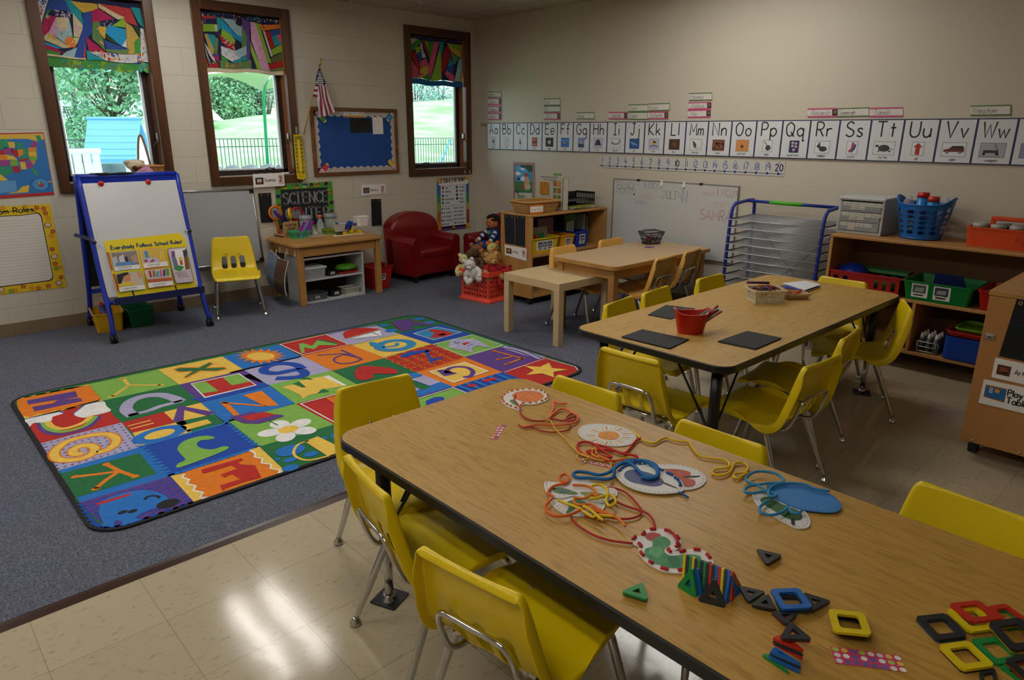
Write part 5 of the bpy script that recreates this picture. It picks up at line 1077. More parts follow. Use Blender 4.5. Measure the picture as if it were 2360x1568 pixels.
def sign(d, pts, word, num, pic, name, label, wx=.36):
 a, b_, c, e_ = [V(d.px(*q)) for q in pts]; slab(d, [tuple(q) for q in (a, b_, c, e_)], .003, PAPER); d.up()
 W_ = (b_-a); Hh = (e_-a); P_ = lambda u, v: tuple(a+W_*u+Hh*v)
 d.poly([P_(.07, .28), P_(.32, .28), P_(.32, .78), P_(.07, .78)], mat(pic[0], .6, name='photo_'+pic[0])); d.up(); d.poly([P_(.12, .4), P_(.26, .38), P_(.27, .66), P_(.12, .62)], mat(pic[1], .6, name='photo_'+pic[1])); d.poly([P_(.14, .62), P_(.28, .6), P_(.25, .74), P_(.1, .72)], mat(pic[2], .6, name='photo_'+pic[2]))
 h = Hh.length*.2; q = P_(wx, .6); d.text(word, q[0], q[1], h*1.15, INK, .13, 'l', 0, 1.6, 1.0, math.atan2(W_.y, W_.x))
 if num:
  d.poly([P_(.80, .14), P_(.96, .14), P_(.96, .84), P_(.80, .84)], mat('d9b9ae', .7, name='pink_tab')); d.poly([P_(.81, .16), P_(.95, .16), P_(.95, .82), P_(.81, .82)], mat('e0d8cf', .7, name='tab_paper'), 1) if 0 else None; d.up(); q = P_(.84, .62); d.text(num, q[0], q[1], Hh.length*.36, INK, .16)
 d.build(name, label=label, cat='sign')
sign(wallL((580, 380, 1916/220), -.026), ((15, 187), (643, 158), (660, 425), (40, 460)), 'Science', '2', ('1c2a1e', 'c8b8a8', '8a4a3a'), 'centre_sign', 'white Science sign with number 2 on the middle window sill')
sign(wallL((560, 380, 4.356), -.004), ((1187, 200), (1427, 192), (1435, 285), (1190, 312)), 'Library', '2', ('5a4038', '8a5a4a', '3a6aa0'), 'centre_sign', 'white Library sign with number 2 above the red armchair')
d = wallL((580, 380, 1916/220), -.004); GR = mat('4f9a30', .6, 0, .15, 30, name='leafy_green')
poster('', d, ((465, 410), (1612, 330), (1672, 1218), (520, 1300)), .002, GR)
pts = []
pl = [(575, 500), (1520, 445), (1560, 1180), (610, 1240)]
for i in range(4):
 a, c = V(pl[i]), V(pl[(i+1) % 4]); n_ = 10 if i % 2 == 0 else 8; nr = V((-(c-a).y, (c-a).x)).normalized()
 for k in range(n_*5): q = a.lerp(c, k/(n_*5)); q = q-nr*(12*abs(sin(pi*k/5))-4)*-1; pts.append((q.x, q.y))
d.poly([d.px(*q) for q in pts], mat('14181c', .7, name='chalkboard_black')); d.up()
CK = mat('9ba0a4', .8, name='chalk');
def letters(t, x0, y0, x1, y1, h, ws):
 tot = len(t)
 for i, ch in enumerate(t):
  q = d.px(x0+(x1-x0)*i/tot, y0+(y1-y0)*i/tot); d.text(ch, q[0], q[1], h, CK, .07, sx=.9); d.text(ch, q[0]+.006, q[1], h, CK, .12, sx=.9)
letters('SCIENCE', 630, 800, 1560, 735, .1, 0); letters('CENTER', 690, 1110, 1600, 1050, .1, 0)
bug = dict(o='d98a28', y='e0b838', p='4a2a5a', r='a8402c', w='c8d0dc', b='3a6ab0')
for x, y, c, c2 in ((535, 460, 'r', 'y'), (670, 455, 'y', 'p'), (900, 440, 'o', 'b'), (1065, 425, 'w', 'b'), (1200, 415, 'r', 'p'), (1330, 400, 'o', 'y'), (1490, 385, 'p', 'r'), (525, 640, 'p', 'b'), (550, 830, 'o', 'r'), (1575, 550, 'o', 'y'), (1600, 760, 'p', 'r'), (1600, 940, 'r', 'b'), (1620, 1160, 'w', 'y'), (560, 1050, 'y', 'r'), (590, 1240, 'p', 'y'), (900, 1245, 'o', 'r')):
 q = d.px(x, y); mm = mat(bug[c], .6, name='bug_'+bug[c]); m2 = mat(bug[c2], .6, name='bug_'+bug[c2]); d.ell(q[0], q[1], .022, .014, mm, 12, .4); d.ell(q[0]-.008, q[1]+.012, .014, .008, m2, 10, 1); d.ell(q[0]+.010, q[1]+.010, .012, .007, m2, 10, -.7); d.up(); d.line([(q[0]-.01, q[1]-.01), (q[0]+.01, q[1]+.012)], .003, INK)
d.build('science_poster', label='green bug-bordered black SCIENCE CENTER poster above the science table', cat='poster')
d = wallL((1000, 395, 5.97), -.003)
poster('', d, ((38, 95), (478, 72), (490, 778), (52, 825)), .0015, mat('3a6ab8', .5, name='chart_blue'))
for s_, c in (('38,95 478,72 480,130 40,150', 'd9a838'), ('40,330 88,330 90,440 42,440', '3f9a58'), ('445,300 482,300 484,430 447,430', '3f9a58'), ('42,440 90,440 92,560 45,560', '8aa83a'), ('447,430 484,430 486,520 448,520', 'c0b040'), ('45,560 94,560 98,700 48,700', 'b8602a'), ('448,520 486,520 488,700 450,700', 'a0402a'), ('48,700 98,700 104,822 52,825', 'd98a20'), ('450,690 488,690 490,778 440,785', 'd98a20'), ('104,768 440,735 445,785 104,822', '6a3a80'), ('100,765 445,728 445,750 104,785', '8a2a40')): d.P(s_, mat(c, .5, name='chart_'+c))
d.up(); d.P('70,130 470,108 475,160 440,180 85,200 55,180', PAPER); d.P('88,200 440,180 445,725 100,765', mat('dcdfe4', .6, name='chart_paper'))
for k in range(9): d.P('%d,%d %d,%d %d,%d' % (80+k*40, 98-k*2.2, 118+k*40, 96-k*2.2, 99+k*40, 124-k*2.2), mat('2a62b0', .5, name='zig_blue'), 1 if not k else 0)
q = d.px(68, 168); d.text('Los colores y las formas', q[0], q[1], .045, INK, .13, 'l', 0, 1.9, 1, .04, .345)
d.L('88,200 440,178', .003, mat('b83a5a', .6, name='pink_rule')); d.L('90,488 442,458', .003, mat('5a8a2a', .6, name='green_rule')); d.L('90,200 100,765', .003, mat('b83a5a', .6, name='pink_rule'))
def flower(x, y, c):
 q = d.px(x, y); mm = mat(c, .5, name='bloom_'+c)
 for k in range(5): d.ell(q[0]+.009*cos(k*1.257+.3), q[1]+.009*sin(k*1.257+.3), .0085, .0065, mm, 8, k*1.257+.3)
 d.ell(q[0], q[1], .008, .008, mm, 8)
for (x, y, c, w_) in ((122, 230, 'c82a22', 'rojo'), (123, 283, 'e0cc30', 'amarillo'), (123, 337, '2a72c0', 'azul'), (124, 388, 'd97a20', 'anaranjado'), (124, 438, '3a9a30', 'verde'), (314, 217, '5a3a7a', 'morado'), (316, 268, 'c83a6a', 'rosado'), (317, 320, '6a2a2e', 'cafe'), (319, 372, '1c1c22', 'negro'), (322, 422, 'd8dae0', 'blanco')):
 flower(x, y, c); q = d.px(x+32, y+10); d.text(w_, q[0], q[1], .023, INK, .13, 'l', 0, 1.6, .9)
SB = mat('1c3f96', .5, name='shape_blue')
for i, w_ in enumerate(('el circulo', 'el cuadrado', 'el triangulo', 'el rectangulo', 'el ovalo')):
 y = 520+i*53; q = d.px(115, y)
 if i in (0, 4): d.ell(q[0], q[1], .010, .010 if i == 0 else .007, SB, 12)
 elif i == 2: d.poly([(q[0]-.01, q[1]-.009), (q[0]+.01, q[1]-.009), (q[0], q[1]+.011)], SB)
 else: d.rect(q[0]-.010, q[1]-.009, q[0]+(.010 if i == 1 else .014), q[1]+.009, SB)
 q = d.px(135, y+9); d.text(w_, q[0], q[1], .022, INK, .13, 'l', 0, 1.5, .85)
for i, w_ in enumerate(('el corazon', 'la estrella', 'el diamante', 'el pentagono', 'el octagono')):
 y = 504+i*51; q = d.px(290, y); d.poly([(q[0]+.010*sin(2*pi*k/(5+i)), q[1]+.010*cos(2*pi*k/(5+i))) for k in range(5+i)], SB); q = d.px(310, y+9); d.text(w_, q[0], q[1], .022, INK, .13, 'l', 0, 1.5, .85)
for x, y in ((75, 795), (272, 778), (462, 740), (55, 120), (460, 95)): q = d.px(x, y); d.poly([(q[0]+.032*(1 if k % 2 == 0 else .5)*sin(2*pi*k/10), q[1]+.032*(1 if k % 2 == 0 else .5)*cos(2*pi*k/10)) for k in range(10)], mat('e0a828', .5, name='star_gold'))
q = d.px(272, 790); d.ell(q[0], q[1], .014, .012, mat('7ab03a', .5, name='star_green'))
d.build('colours_poster', label='rainbow-bordered Los colores y las formas chart beside the red armchair', cat='poster')
A_ = (1100, 180, 3.6875); B_ = (1720, 180, 3.6875)
NV = mat('252a55', .6, name='navy_border'); CARD = mat('d3d5d9', .45, name='laminated_card')
ZT, ZB = 1.5125, 1.2465; WC = .2025; Y0 = -.203
words_ = 'apple bat cat dog egg fish goat hat iguana jet kite lion mouse nuts ostrich pan quarters rabbit socks turtle up van wagon fox'.split()
pics = ['c9c4cc:5a3a3a', 'd0ccd4:8a6a50', 'd8dade:2a2a2e', 'a8583a:d88a50', '1a1a1e:c8c8cc', '2a72c0:d06a3a', '6a90c8:3a4a6a', 'c8bcd4:2f3f5a', 'd6d8da:3f5a48', '24569a:1c3050', 'b8b8d0:c85a30', '4a2f24:5c3c2a', 'd8d8d8:4a4a48', '7a4a34:3a2018', 'd08a4a:3a3028', 'd8dade:2c2c30', '2a2c5a:c8b0a8', 'd8dade:38342f', 'd8dade:a83a4a', 'd4d6d8:35383a', 'd8dade:a82a1c', 'd8dade:6a1e20', 'a8a4b4:3a2c30', '8a8ab0:b05a3a']
b = M().box((-.010, -4.95, ZT-.03), (0, -.10, ZT-.004), mat('a58a5e', .5, name='tack_rail')); b.build('tack_rail', label='thin wooden tack rail behind the top of the alphabet strip', cat='rail')
for i, wd in enumerate(words_):
 y1 = Y0-i*WC; y0 = y1-WC; d = wallR(None, -.010); a0, a1 = -y1, -y0   # local a runs to the right
 zo = 0.0
 pts = [(a0, ZB+zo), (a1, ZB+zo), (a1, ZT), (a0, ZT)]; slab(d, pts, .001, NV); d.rect(a0+.006, ZB+.006, a1-.006, ZT-.007, CARD); d.up()
 L_ = chr(65+i)+chr(97+i); cx = (a0+a1)/2; big = .095 if L_[0] not in 'MW' else .09
 d.text(L_, cx, 1.402, big, INK, .1, 'c', 0, 2.4 if L_[0] not in 'MW' else 1.6, 1.0 if L_[0] not in 'MW' else .92)
 c0_, c1_ = pics[i].split(':'); m0, m1 = mat(c0_, .5, name='print_'+c0_), mat(c1_, .5, name='print_'+c1_); pw = .05 if wd in ('turtle', 'van', 'wagon', 'iguana', 'kite', 'mouse', 'lion', 'jet', 'hat', 'nuts', 'ostrich', 'fish', 'egg', 'fox', 'rabbit') else .034
 if pw == .05 and i > 17: pw = .064
 pz, ph = 1.33, .040
 d.rect(cx-pw-.002, pz-ph-.002, cx+pw+.002, pz+ph+.002, INK); d.up(); d.rect(cx-pw, pz-ph, cx+pw, pz+ph, m0); d.up()
 E = lambda x, z, rx, rz_, m=m1, rot=0: d.ell(cx+x, pz+z, rx, rz_, m, 14, rot); Pz = lambda *p, m=m1: d.poly([(cx+x, pz+z) for x, z in p], m); Ln = lambda p, w_, m=m1: d.line([(cx+x, pz+z) for x, z in p], w_, m)
 if wd == 'apple': E(0, -.002, .016, .020); Ln([(0, .016), (.004, .026)], .004)
 elif wd == 'bat': Ln([(-.026, -.026), (.026, .028)], .005)
 elif wd == 'cat': E(-.002, -.010, .011, .020); E(-.004, .016, .009, .008); Ln([(.004, -.026), (.016, -.02), (.018, -.004)], .004); Pz((-.012, .02), (-.010, .030), (-.004, .024))
 elif wd == 'dog': E(0, 0, .022, .026); E(-.02, 0, .009, .018, mat('8a4226', .6)); E(.02, 0, .009, .018, mat('8a4226', .6)); d.up(); E(0, -.008, .009, .008, mat('2a1a16', .6)); E(-.008, .008, .003, .003, INK); E(.008, .008, .003, .003, INK)
 elif wd == 'egg': [E(.014*cos(k), .011*sin(k), .008, .008) for k in range(6)]; E(0, 0, .007, .007)
 elif wd == 'fish': d.rect(cx-pw, pz+.014, cx+pw, pz+.02, mat('7ab0dc', .5)); E(-.005, -.004, .013, .010); Pz((.006, -.004), (.016, .004), (.016, -.012))
 elif wd == 'goat': d.rect(cx-pw, pz-ph, cx+pw, pz-.01, m1); E(0, .002, .016, .010, mat('c8a08a', .6)); E(-.012, .012, .006, .006, mat('c8a08a', .6))
 elif wd == 'hat': Pz((-.042, -.020), (.042, -.020), (.03, -.005), (.022, .022), (.008, .032), (-.012, .030), (-.026, .016), (-.03, -.004)); d.up(); Ln([(-.03, -.008), (0, -.014), (.03, -.008)], .004, INK)
 elif wd == 'iguana': Ln([(-.04, 0), (-.02, -.004), (.01, -.006), (.036, .004), (.044, .02), (.03, .03)], .008); Ln([(-.01, -.004), (-.02, -.028)], .004); Ln([(.02, -.004), (.03, -.026)], .004); E(-.038, .004, .010, .007)
 elif wd == 'jet': Ln([(-.038, .012), (.03, -.012)], .007, mat('b8c4d0', .5)); Ln([(-.02, -.018), (.008, .014)], .006, mat('8a98a8', .5))
 elif wd == 'kite': Pz((-.01, .03), (.028, .014), (.008, -.008), (-.024, -.002), m=mat('d8b030', .5)); Pz((-.01, .03), (.028, .014), (.002, .008), m=m1); Ln([(-.04, -.022), (.0, -.012), (.04, -.020)], .007, mat('2a4a9a', .5))
 elif wd == 'lion': E(.006, .004, .026, .026); d.up(); E(0, .002, .016, .018, mat('6e4a34', .7))
 elif wd == 'mouse': E(-.008, -.002, .014, .024, m1, .4); E(-.022, .02, .009, .008); Ln([(.0, -.026), (.022, -.028), (.042, -.022)], .003)
 elif wd == 'nuts': d.rect(cx-pw, pz-ph*.75, cx+pw, pz+ph*.5, m1); R = random.Random(5); d.up(); [E(R.uniform(-.04, .04), R.uniform(-.026, .016), .009, .006, mat('9a6240', .6), R.uniform(0, 3)) for _ in range(22)]
 elif wd == 'ostrich': E(0, -.006, .012, .010); Ln([(-.004, -.002), (-.008, .022)], .003); Ln([(.0, -.012), (-.002, -.032)], .003)
 elif wd == 'pan': E(.006, -.012, .020, .020); d.up(); E(.006, -.012, .015, .015, mat('48484c', .4)); Ln([(-.026, .034), (-.004, .006)], .005)
 elif wd == 'quarters': [E(x, z, .010, .009) for x, z in ((-.012, .026), (.012, .022), (-.012, .004), (.014, .0), (0, -.022))]
 elif wd == 'rabbit': E(.006, -.012, .028, .018); E(-.024, .006, .014, .012); Ln([(-.022, .014), (-.016, .034)], .006); Ln([(-.026, .014), (-.028, .032)], .005)
 elif wd == 'socks': Pz((-.004, .034), (.012, .034), (.008, -.006), (-.014, -.032), (-.024, -.024), (-.006, -.002)); Pz((.012, .022), (.026, .022), (.02, -.01), (.0, -.034), (-.008, -.026), (.008, -.004), m=mat('2a4a80', .6))
 elif wd == 'turtle': E(0, .0, .036, .022); E(-.044, .014, .012, .008); Ln([(-.026, -.014), (-.036, -.024)], .008); Ln([(.026, -.014), (.044, -.022)], .008); Ln([(.03, .0), (.056, -.008)], .004)
 elif wd == 'up': Pz((-.013, -.036), (.013, -.036), (.013, .01), (.028, .01), (0, .036), (-.028, .01), (-.013, .01))
 elif wd == 'van': Pz((-.056, -.014), (.056, -.014), (.056, .006), (.048, .022), (-.008, .022), (-.03, .004), (-.056, -.002)); d.up(); Pz((-.022, .006), (-.006, .019), (.046, .019), (.05, .006), m=mat('24243a', .3)); E(-.034, -.016, .010, .009, INK); E(.036, -.016, .010, .009, INK); d.up(); E(-.034, -.016, .005, .005, STEEL); E(.036, -.016, .005, .005, STEEL)
 elif wd == 'wagon': Pz((-.046, -.016), (.03, -.016), (.03, .0), (-.046, .0)); E(-.04, -.022, .008, .008, INK); E(.026, -.022, .008, .008, INK); Ln([(.03, -.008), (.008, .036)], .003, INK)
 elif wd == 'fox': E(.0, .01, .016, .018); Pz((-.014, .02), (-.008, .036), (-.002, .024)); Pz((.014, .02), (.008, .036), (.002, .024)); E(.006, -.016, .018, .018)
 d.k = 6; d.text(wd, cx, 1.264, .018, INK, .12, 'c', 0, 1.7, 1.05)
 d.build('alphabet_card', label='alphabet strip card %s %s with a picture of %s' % (L_[0], L_[1], wd), cat='alphabet card', group='alphabet strip cards')
PKB, GRB = mat('c04a78', .6, name='pink_band'), mat('3f5a2c', .6, name='green_zigzag')
def namecard(cr, pts, word, style, label, photo=False):
 d = wallR(cr, -.003); a, b_, c, e_ = [V(d.px(*q)) for q in pts]; slab(d, [tuple(q) for q in (a, b_, c, e_)], .001, mat('d2cfc8', .6, name='name_card')); d.up()
 P_ = lambda u, v: tuple(a+(b_-a)*u+(e_-a)*v); mm = PKB if style == 'p' else GRB; k = .17 if style == 'p' else .13
 d.poly([P_(0, 0), P_(1, 0), P_(1, k), P_(0, k)], mm); d.poly([P_(0, 1-k), P_(1, 1-k), P_(1, 1), P_(0, 1)], mm)
 if style == 'g':
  n_ = int((b_-a).length/.012); d.up(); lt = mat('8ab06a', .6, name='zigzag_light')
  for q in range(n_): d.poly([P_((q+.2)/n_, .02), P_((q+.55)/n_, .02), P_((q+.8)/n_, k-.02), P_((q+.45)/n_, k-.02)], lt).poly([P_((q+.2)/n_, 1.02-k), P_((q+.55)/n_, 1.02-k), P_((q+.8)/n_, .98), P_((q+.45)/n_, .98)], lt)
  d.poly([P_(.985, 0), P_(1, 0), P_(1, 1), P_(.985, 1)], GRB)
 h = (e_-a).length; d.up(); wmax = (b_-a).length*(.72 if photo else .9); n_ = max(3, len(word)); q = P_(.05 if style == 'g' else .14, .76); sx = min(1.0, wmax/(n_*.62*h*.55))
 d.text(word, q[0], q[1], h*.52, mat('55555a', .7, name='pencil_grey'), .07, 'l', 0, 1.5, sx, math.atan2((b_-a).y, (b_-a).x))
 if photo: d.poly([P_(.82, .16), P_(1, .16), P_(1, .84), P_(.82, .84)], mat('3a2c2c', .6, name='photo_dark')); d.up(); d.poly([P_(.88, .3), P_(.95, .3), P_(.96, .6), P_(.87, .6)], mat('8a6250', .6, name='photo_skin'))
 d.build('name_card', label=label, cat='name card', group='name cards over the alphabet')
q4 = lambda x0, y0, x1, y1, s=0: ((x0, y0), (x1, y0-s), (x1, y1-s), (x0, y1))
for z_, (y0, y1, w_, s_, ph, lb) in enumerate(((115, 165, 'Abran', 'g', 0, 'green-edged name card, topmost of the four above letter A'), (170, 228, 'Aarav', 'p', 1, 'pink-edged name card, second from top above letter A'), (236, 292, 'Vaanya', 'p', 1, 'pink-edged name card, third from top above letter A'), (298, 355, 'Allison', 'p', 1, 'pink-edged name card directly on the strip above letter A'))):
 namecard(A_, q4(90, y0, 205, y1), w_, s_, lb, ph)
namecard(A_, q4(567, 174, 706, 235, 3), 'Evie', 'g', 'green-edged name card, top one above letter E'); namecard(A_, q4(567, 236, 706, 292, 2), 'Ela', 'g', 'green-edged name card, middle one above letter E'); namecard(A_, q4(567, 293, 706, 354), 'Elias', 'p', 'pink-edged name card, lowest above letter E', 1)
namecard(A_, q4(843, 290, 995, 350), 'Giada', 'g', 'single green-edged name card above letter G')
namecard(A_, q4(1118, 287, 1278, 350), 'Isabella', 'p', 'pink-edged name card above letter I', 1); namecard(A_, q4(1285, 225, 1452, 288, 4), 'Juliet', 'g', 'green-edged name card, upper one above letter J'); namecard(A_, q4(1280, 288, 1450, 353), 'Julian', 'g', 'green-edged name card, lower one above letter J')
namecard(A_, q4(1454, 217, 1638, 282, 6), 'Kaylin', 'g', 'green-edged name card, upper one above letter K'); namecard(A_, q4(1450, 285, 1623, 350, 2), 'Kritansh', 'p', 'pink-edged name card, lower one above letter K', 1)
namecard(A_, q4(1800, 128, 1997, 194, 6), 'Maximus', 'g', 'green-edged name card, topmost above letter M'); namecard(A_, q4(1795, 206, 1990, 268, 6), 'Madison', 'p', 'pink-edged name card, middle one above letter M', 1); namecard(A_, q4(1788, 270, 1984, 340, 6), 'Mia', 'p', 'pink-edged name card, lowest above letter M', 1)
namecard(B_, q4(522, 258, 778, 335, 6), 'Reyansh', 'p', 'pink-edged name card above letter R', 1); namecard(B_, q4(775, 256, 1045, 332, 8), 'Samrah', 'g', 'green-edged name card above letter S'); namecard(B_, q4(1045, 252, 1332, 333, 6), 'Tanish', 'p', 'pink-edged name card above letter T'); namecard(B_, q4(1905, 233, 2250, 322, 8), 'Winston', 'g', 'single green-edged name card above letter W')
d = wallR(A_, -.003); y0, y1 = -1.70, -3.50; slab(d, [(1.735, 1.118), (3.49, 1.118), (3.49, 1.222), (1.735, 1.222)], .0008, mat('c6c4c0', .5, name='strip_film')); d.up(); d.line([(1.74, 1.135), (3.485, 1.135)], .004, INK); NB = mat('1f4f9a', .5, name='number_blue')
xs_ = [bp(u, 377, 'x', 0).y for u in (1389.5, 1407.5)]
for n_ in range(1, 21):
 a = 1.772+(n_-1)*.0882; d.ell(a, 1.135, .010, .010, NB, 12); c_ = mat('38489a' if n_ != 10 and n_ != 20 else '3a2050', .6, name='number_ink'+('b' if n_ in (10, 20) else ''))
 d.text(str(n_), a, 1.156, .048, c_, .11 if n_ not in (10, 20) else .17, 'c', 0, 2.2, 1.0); d.scrib(a-.012, 1.212, .024, .009, mat('6a8a4a', .6, name='tiny_green'), n_)
d.build('number_line', label='long white number line strip from 1 to 20 under the alphabet', cat='number line')
t = thing('wall_whiteboard', 'large white dry-erase board with children\'s coloured scribbled names', 'whiteboard', (-.02, -2.53, .42))
b = M().box((-.014, -3.148, .428), (-.002, -1.925, 1.028), mat('c3c4c3', .22, name='dry_erase_white'), .002); b.build('panel', t, world=True)
b = M()
for a, c in (((-.017, -3.150, .426), (0, -3.142, 1.030)), ((-.017, -1.931, .426), (0, -1.923, 1.030)), ((-.017, -3.142, 1.024), (0, -1.931, 1.030)), ((-.017, -3.142, .426), (0, -1.931, .432))): b.box(a, c, mat('8f8f8c', .4, .6, name='thin_alu_trim'))
b.build('frame', t, world=True)
d = wallR((1380, 380, 2045/600), -.0142); mk = {k: mat(v, .5, name='marker_'+k) for k, v in dict(k='55565e', b='4a5f9a', r='b0585a', o='cc8a5a', g='7aa860', p='7a5a8a').items()}
for t_, x, y, h, c, x1 in (('EUiQ', 145, 185, .06, 'k', 275), ('-', 300, 175, .05, 'k', 320), ('JUIIEt', 350, 180, .045, 'b', 462), ('MONTi', 140, 222, .05, 'k', 262), ('rr', 262, 222, .045, 'r', 296), ('AHREN', 310, 262, .04, 'o', 428), ('kagun', 285, 300, .04, 'b', 374), ('J', 490, 262, .065, 'g', 522), ('ULI', 530, 266, .065, 'k', 606), ('A', 612, 272, .065, 'g', 648), ('N', 655, 296, .095, 'b', 690), ('mat', 820, 242, .04, 'r', 910), ('MCU', 960, 250, .06, 'r', 1058), ('s', 1070, 240, .055, 'r', 1090), ('- 1000,', 845, 328, .04, 'o', 1002), ('SAMRA', 795, 428, .085, 'r', 1035), ('H', 1052, 424, .07, 'p', 1074)):
 q = d.px(x, y); q1 = d.px(x1, y); d.text(t_, q[0], q[1], h, mk[c], .05, 'l', 0, 1.8, 1, 0, q1[0]-q[0])
q = d.px(932, 250); q1 = d.px(936, 180); d.line([q, q1], .004, mk['r'])
q = d.px(278, 232); d.ell(q[0], q[1], .008, .008, INK)
d.build('marker_scribbles', t)
for x, y in ((505, 150), (680, 160)):
 q = wallR((1380, 380, 2045/600)).px(x, y); M().box((-.024, -q[0]-.012, q[1]-.02), (-.014, -q[0]+.012, q[1]+.03), WHITEP, .004).box((-.036, -q[0]-.006, q[1]-.02), (-.024, -q[0]+.006, q[1]-.008), WHITEP, .002).build('adhesive_hook', label='white adhesive hook on the whiteboard, %s' % ('left one beside the blue name' if x == 505 else 'above the green letters'), cat='hook')
for x, y in ((320, 115), (812, 150)): q = wallR((1380, 380, 2045/600)).px(x, y); M().box((-.02, -q[0]-.014, 1.018), (-.003, -q[0]+.014, 1.036), BLACKP, .002).build('mounting_clip', t, world=True)
d = wallR((1170, 365, 7.79), -.004)
poster('', d, ((102, 65), (478, 80), (482, 870), (105, 865)), .002, mat('a8826c', .6, name='kraft_mount'))
d.P('128,112 443,122 441,770 130,770', mat('3a3f78', .5, name='print_navy')); d.P('138,125 438,130 438,420 138,415', mat('4fa3cf', .5, 0, .15, 20, name='print_sky'), 1); d.P('138,415 438,420 438,605 138,600', mat('3f7f3a', .6, 0, .2, 30, name='print_grass')); d.P('135,612 438,622 438,770 135,770', mat('c6ccb4', .6, name='print_cream'))
d.SP('240,128 440,132 438,235 400,245 370,235 340,190 300,170 250,160', mat('2c4a2c', .7, name='print_foliage'), 1); d.SP('140,280 165,240 200,245 240,275 220,300 150,300', PAPER).SP('225,185 280,180 310,200 270,212', PAPER).SP('240,350 290,320 310,340 300,400 245,400', PAPER)
d.P('300,420 340,430 400,470 420,520 380,570 310,560 300,500', mat('c8b494', .6, name='print_tan')); d.SP('300,340 330,310 370,350 400,440 350,470 310,440', mat('d4a07a', .6, name='print_peach'), 1); d.SP('295,300 315,265 355,265 370,300 340,335 310,330', mat('9a4a3a', .6, name='print_rust'), 1); d.SP('245,480 290,470 300,500 290,560 260,560', mat('a04a2c', .6, name='print_brick')); d.SP('170,360 210,345 220,385 185,400', mat('24344a', .6, name='print_inkblue')); d.L('385,255 385,380', .003, INK); d.L('405,255 405,380', .003, INK)
for k in range(5): q = d.px(190, 668+k*22); d.scrib(q[0], q[1], .12-.02*(k % 3), .014, mat('5a5f5a', .6, name='print_grey'), k)
q = d.px(165, 680); d.text('Y', q[0], q[1], .05, INK, .14)
d.build('nursery_picture', label='nursery-rhyme style picture on a brown mount above the cubby shelf', cat='picture')
for u, v, lb in ((808, 3, 'white clip hook hanging from the ceiling over the bulletin board'), (968, 10, 'white clip hook hanging from the ceiling above the corner window')):
 q = bp(u, v, 'z', H-.02); b = M().box((q.x-.03, q.y-.008, H-.004), (q.x+.03, q.y+.008, H), WHITEP).tube([(q.x, q.y, H-.003), (q.x+.004, q.y, H-.02), (q.x-.012, q.y, H-.05), (q.x+.0, q.y, H-.062), (q.x+.012, q.y, H-.045)], .003, WHITEP, 6); b.build('ceiling_hook', label=lb, cat='hook')
for k, u in enumerate((1070.5, 1082)):
 q = bp(u, 396, 'y', -.024); M().box((q.x-.007, -.028, q.z-.012), (q.x+.007, -.022, q.z+.02), CLEAR, .002).tube([(q.x, -.028, q.z-.008), (q.x, -.038, q.z-.012), (q.x, -.04, q.z)], .003, WHITEP, 6).build('adhesive_hook', label='small clear hook on the corner window casing, '+('left one', 'right one')[k], cat='hook')
def bin_(name, label, c, w, d, h, col, rz=0, cat='bin', taper=.86, group=None, th=.004):
 """open plastic bin, c = centre of its floor"""
 t = thing(name, label, cat, c, rz, group); m = mat(col, .35, name='bin_plastic_'+col)
 M().tray(w*taper, d*taper, w, d, 0, h, th, m, .008, .02).build('tub', t); return t
def tagcard(t, a, b, c, e_, cols=('2c3038',), seed=0):
 """a white picture label fixed on a bin: corners in the thing's own frame, lower-left, lower-right, upper-right, upper-left"""
 a, b, c, e_ = V(a), V(b), V(c), V(e_); ex = (b-a); ey = (e_-a); n = ex.cross(ey).normalized(); m = M()
 P_ = lambda u, v, k=0: a+ex*u+ey*v+n*(.0006*k)
 m.loft([[P_(0, 0, 0), P_(1, 0, 0), P_(1, 1, 0), P_(0, 1, 0)], [P_(0, 0, 2), P_(1, 0, 2), P_(1, 1, 2), P_(0, 1, 2)]], PAPER)
 for i, cc in enumerate(cols):
  k = len(cols); u0 = .08+i*.9/k; u1 = u0+.8/k; q = mat(cc, .6, name='photo_'+cc); m.add([P_(u0, .32, 3), P_(u1, .32, 3), P_(u1, .9, 3), P_(u0, .9, 3)], [(0, 1, 2, 3)], q)
  m.add([P_(u0+.1/k, .42, 4), P_(u1-.15/k, .42, 4), P_(u1-.1/k, .75, 4), P_(u0+.15/k, .7, 4)], [(0, 1, 2, 3)], mat('9a9aa0', .6, name='photo_grey'))
  m.add([P_(u0+.08/k, .12, 3), P_(u1-.12/k, .12, 3), P_(u1-.12/k, .22, 3), P_(u0+.08/k, .22, 3)], [(0, 1, 2, 3)], INK)
 o = m.build('picture_label', t); return o
def LP(t, u, v, ax, val): return XF[t.name].inverted() @ bp(u, v, ax, val)
BLU = mat('1230a8', .3, name='blue_enamel'); WHB = mat('c9cacc', .25, name='easel_board')
t = thing('easel', 'blue double-sided rolling easel with whiteboard and yellow school rules poster', 'easel', (-3.55, -.37, .006))
zt = 1.112; hx = .318; FT = (-.315, .325)
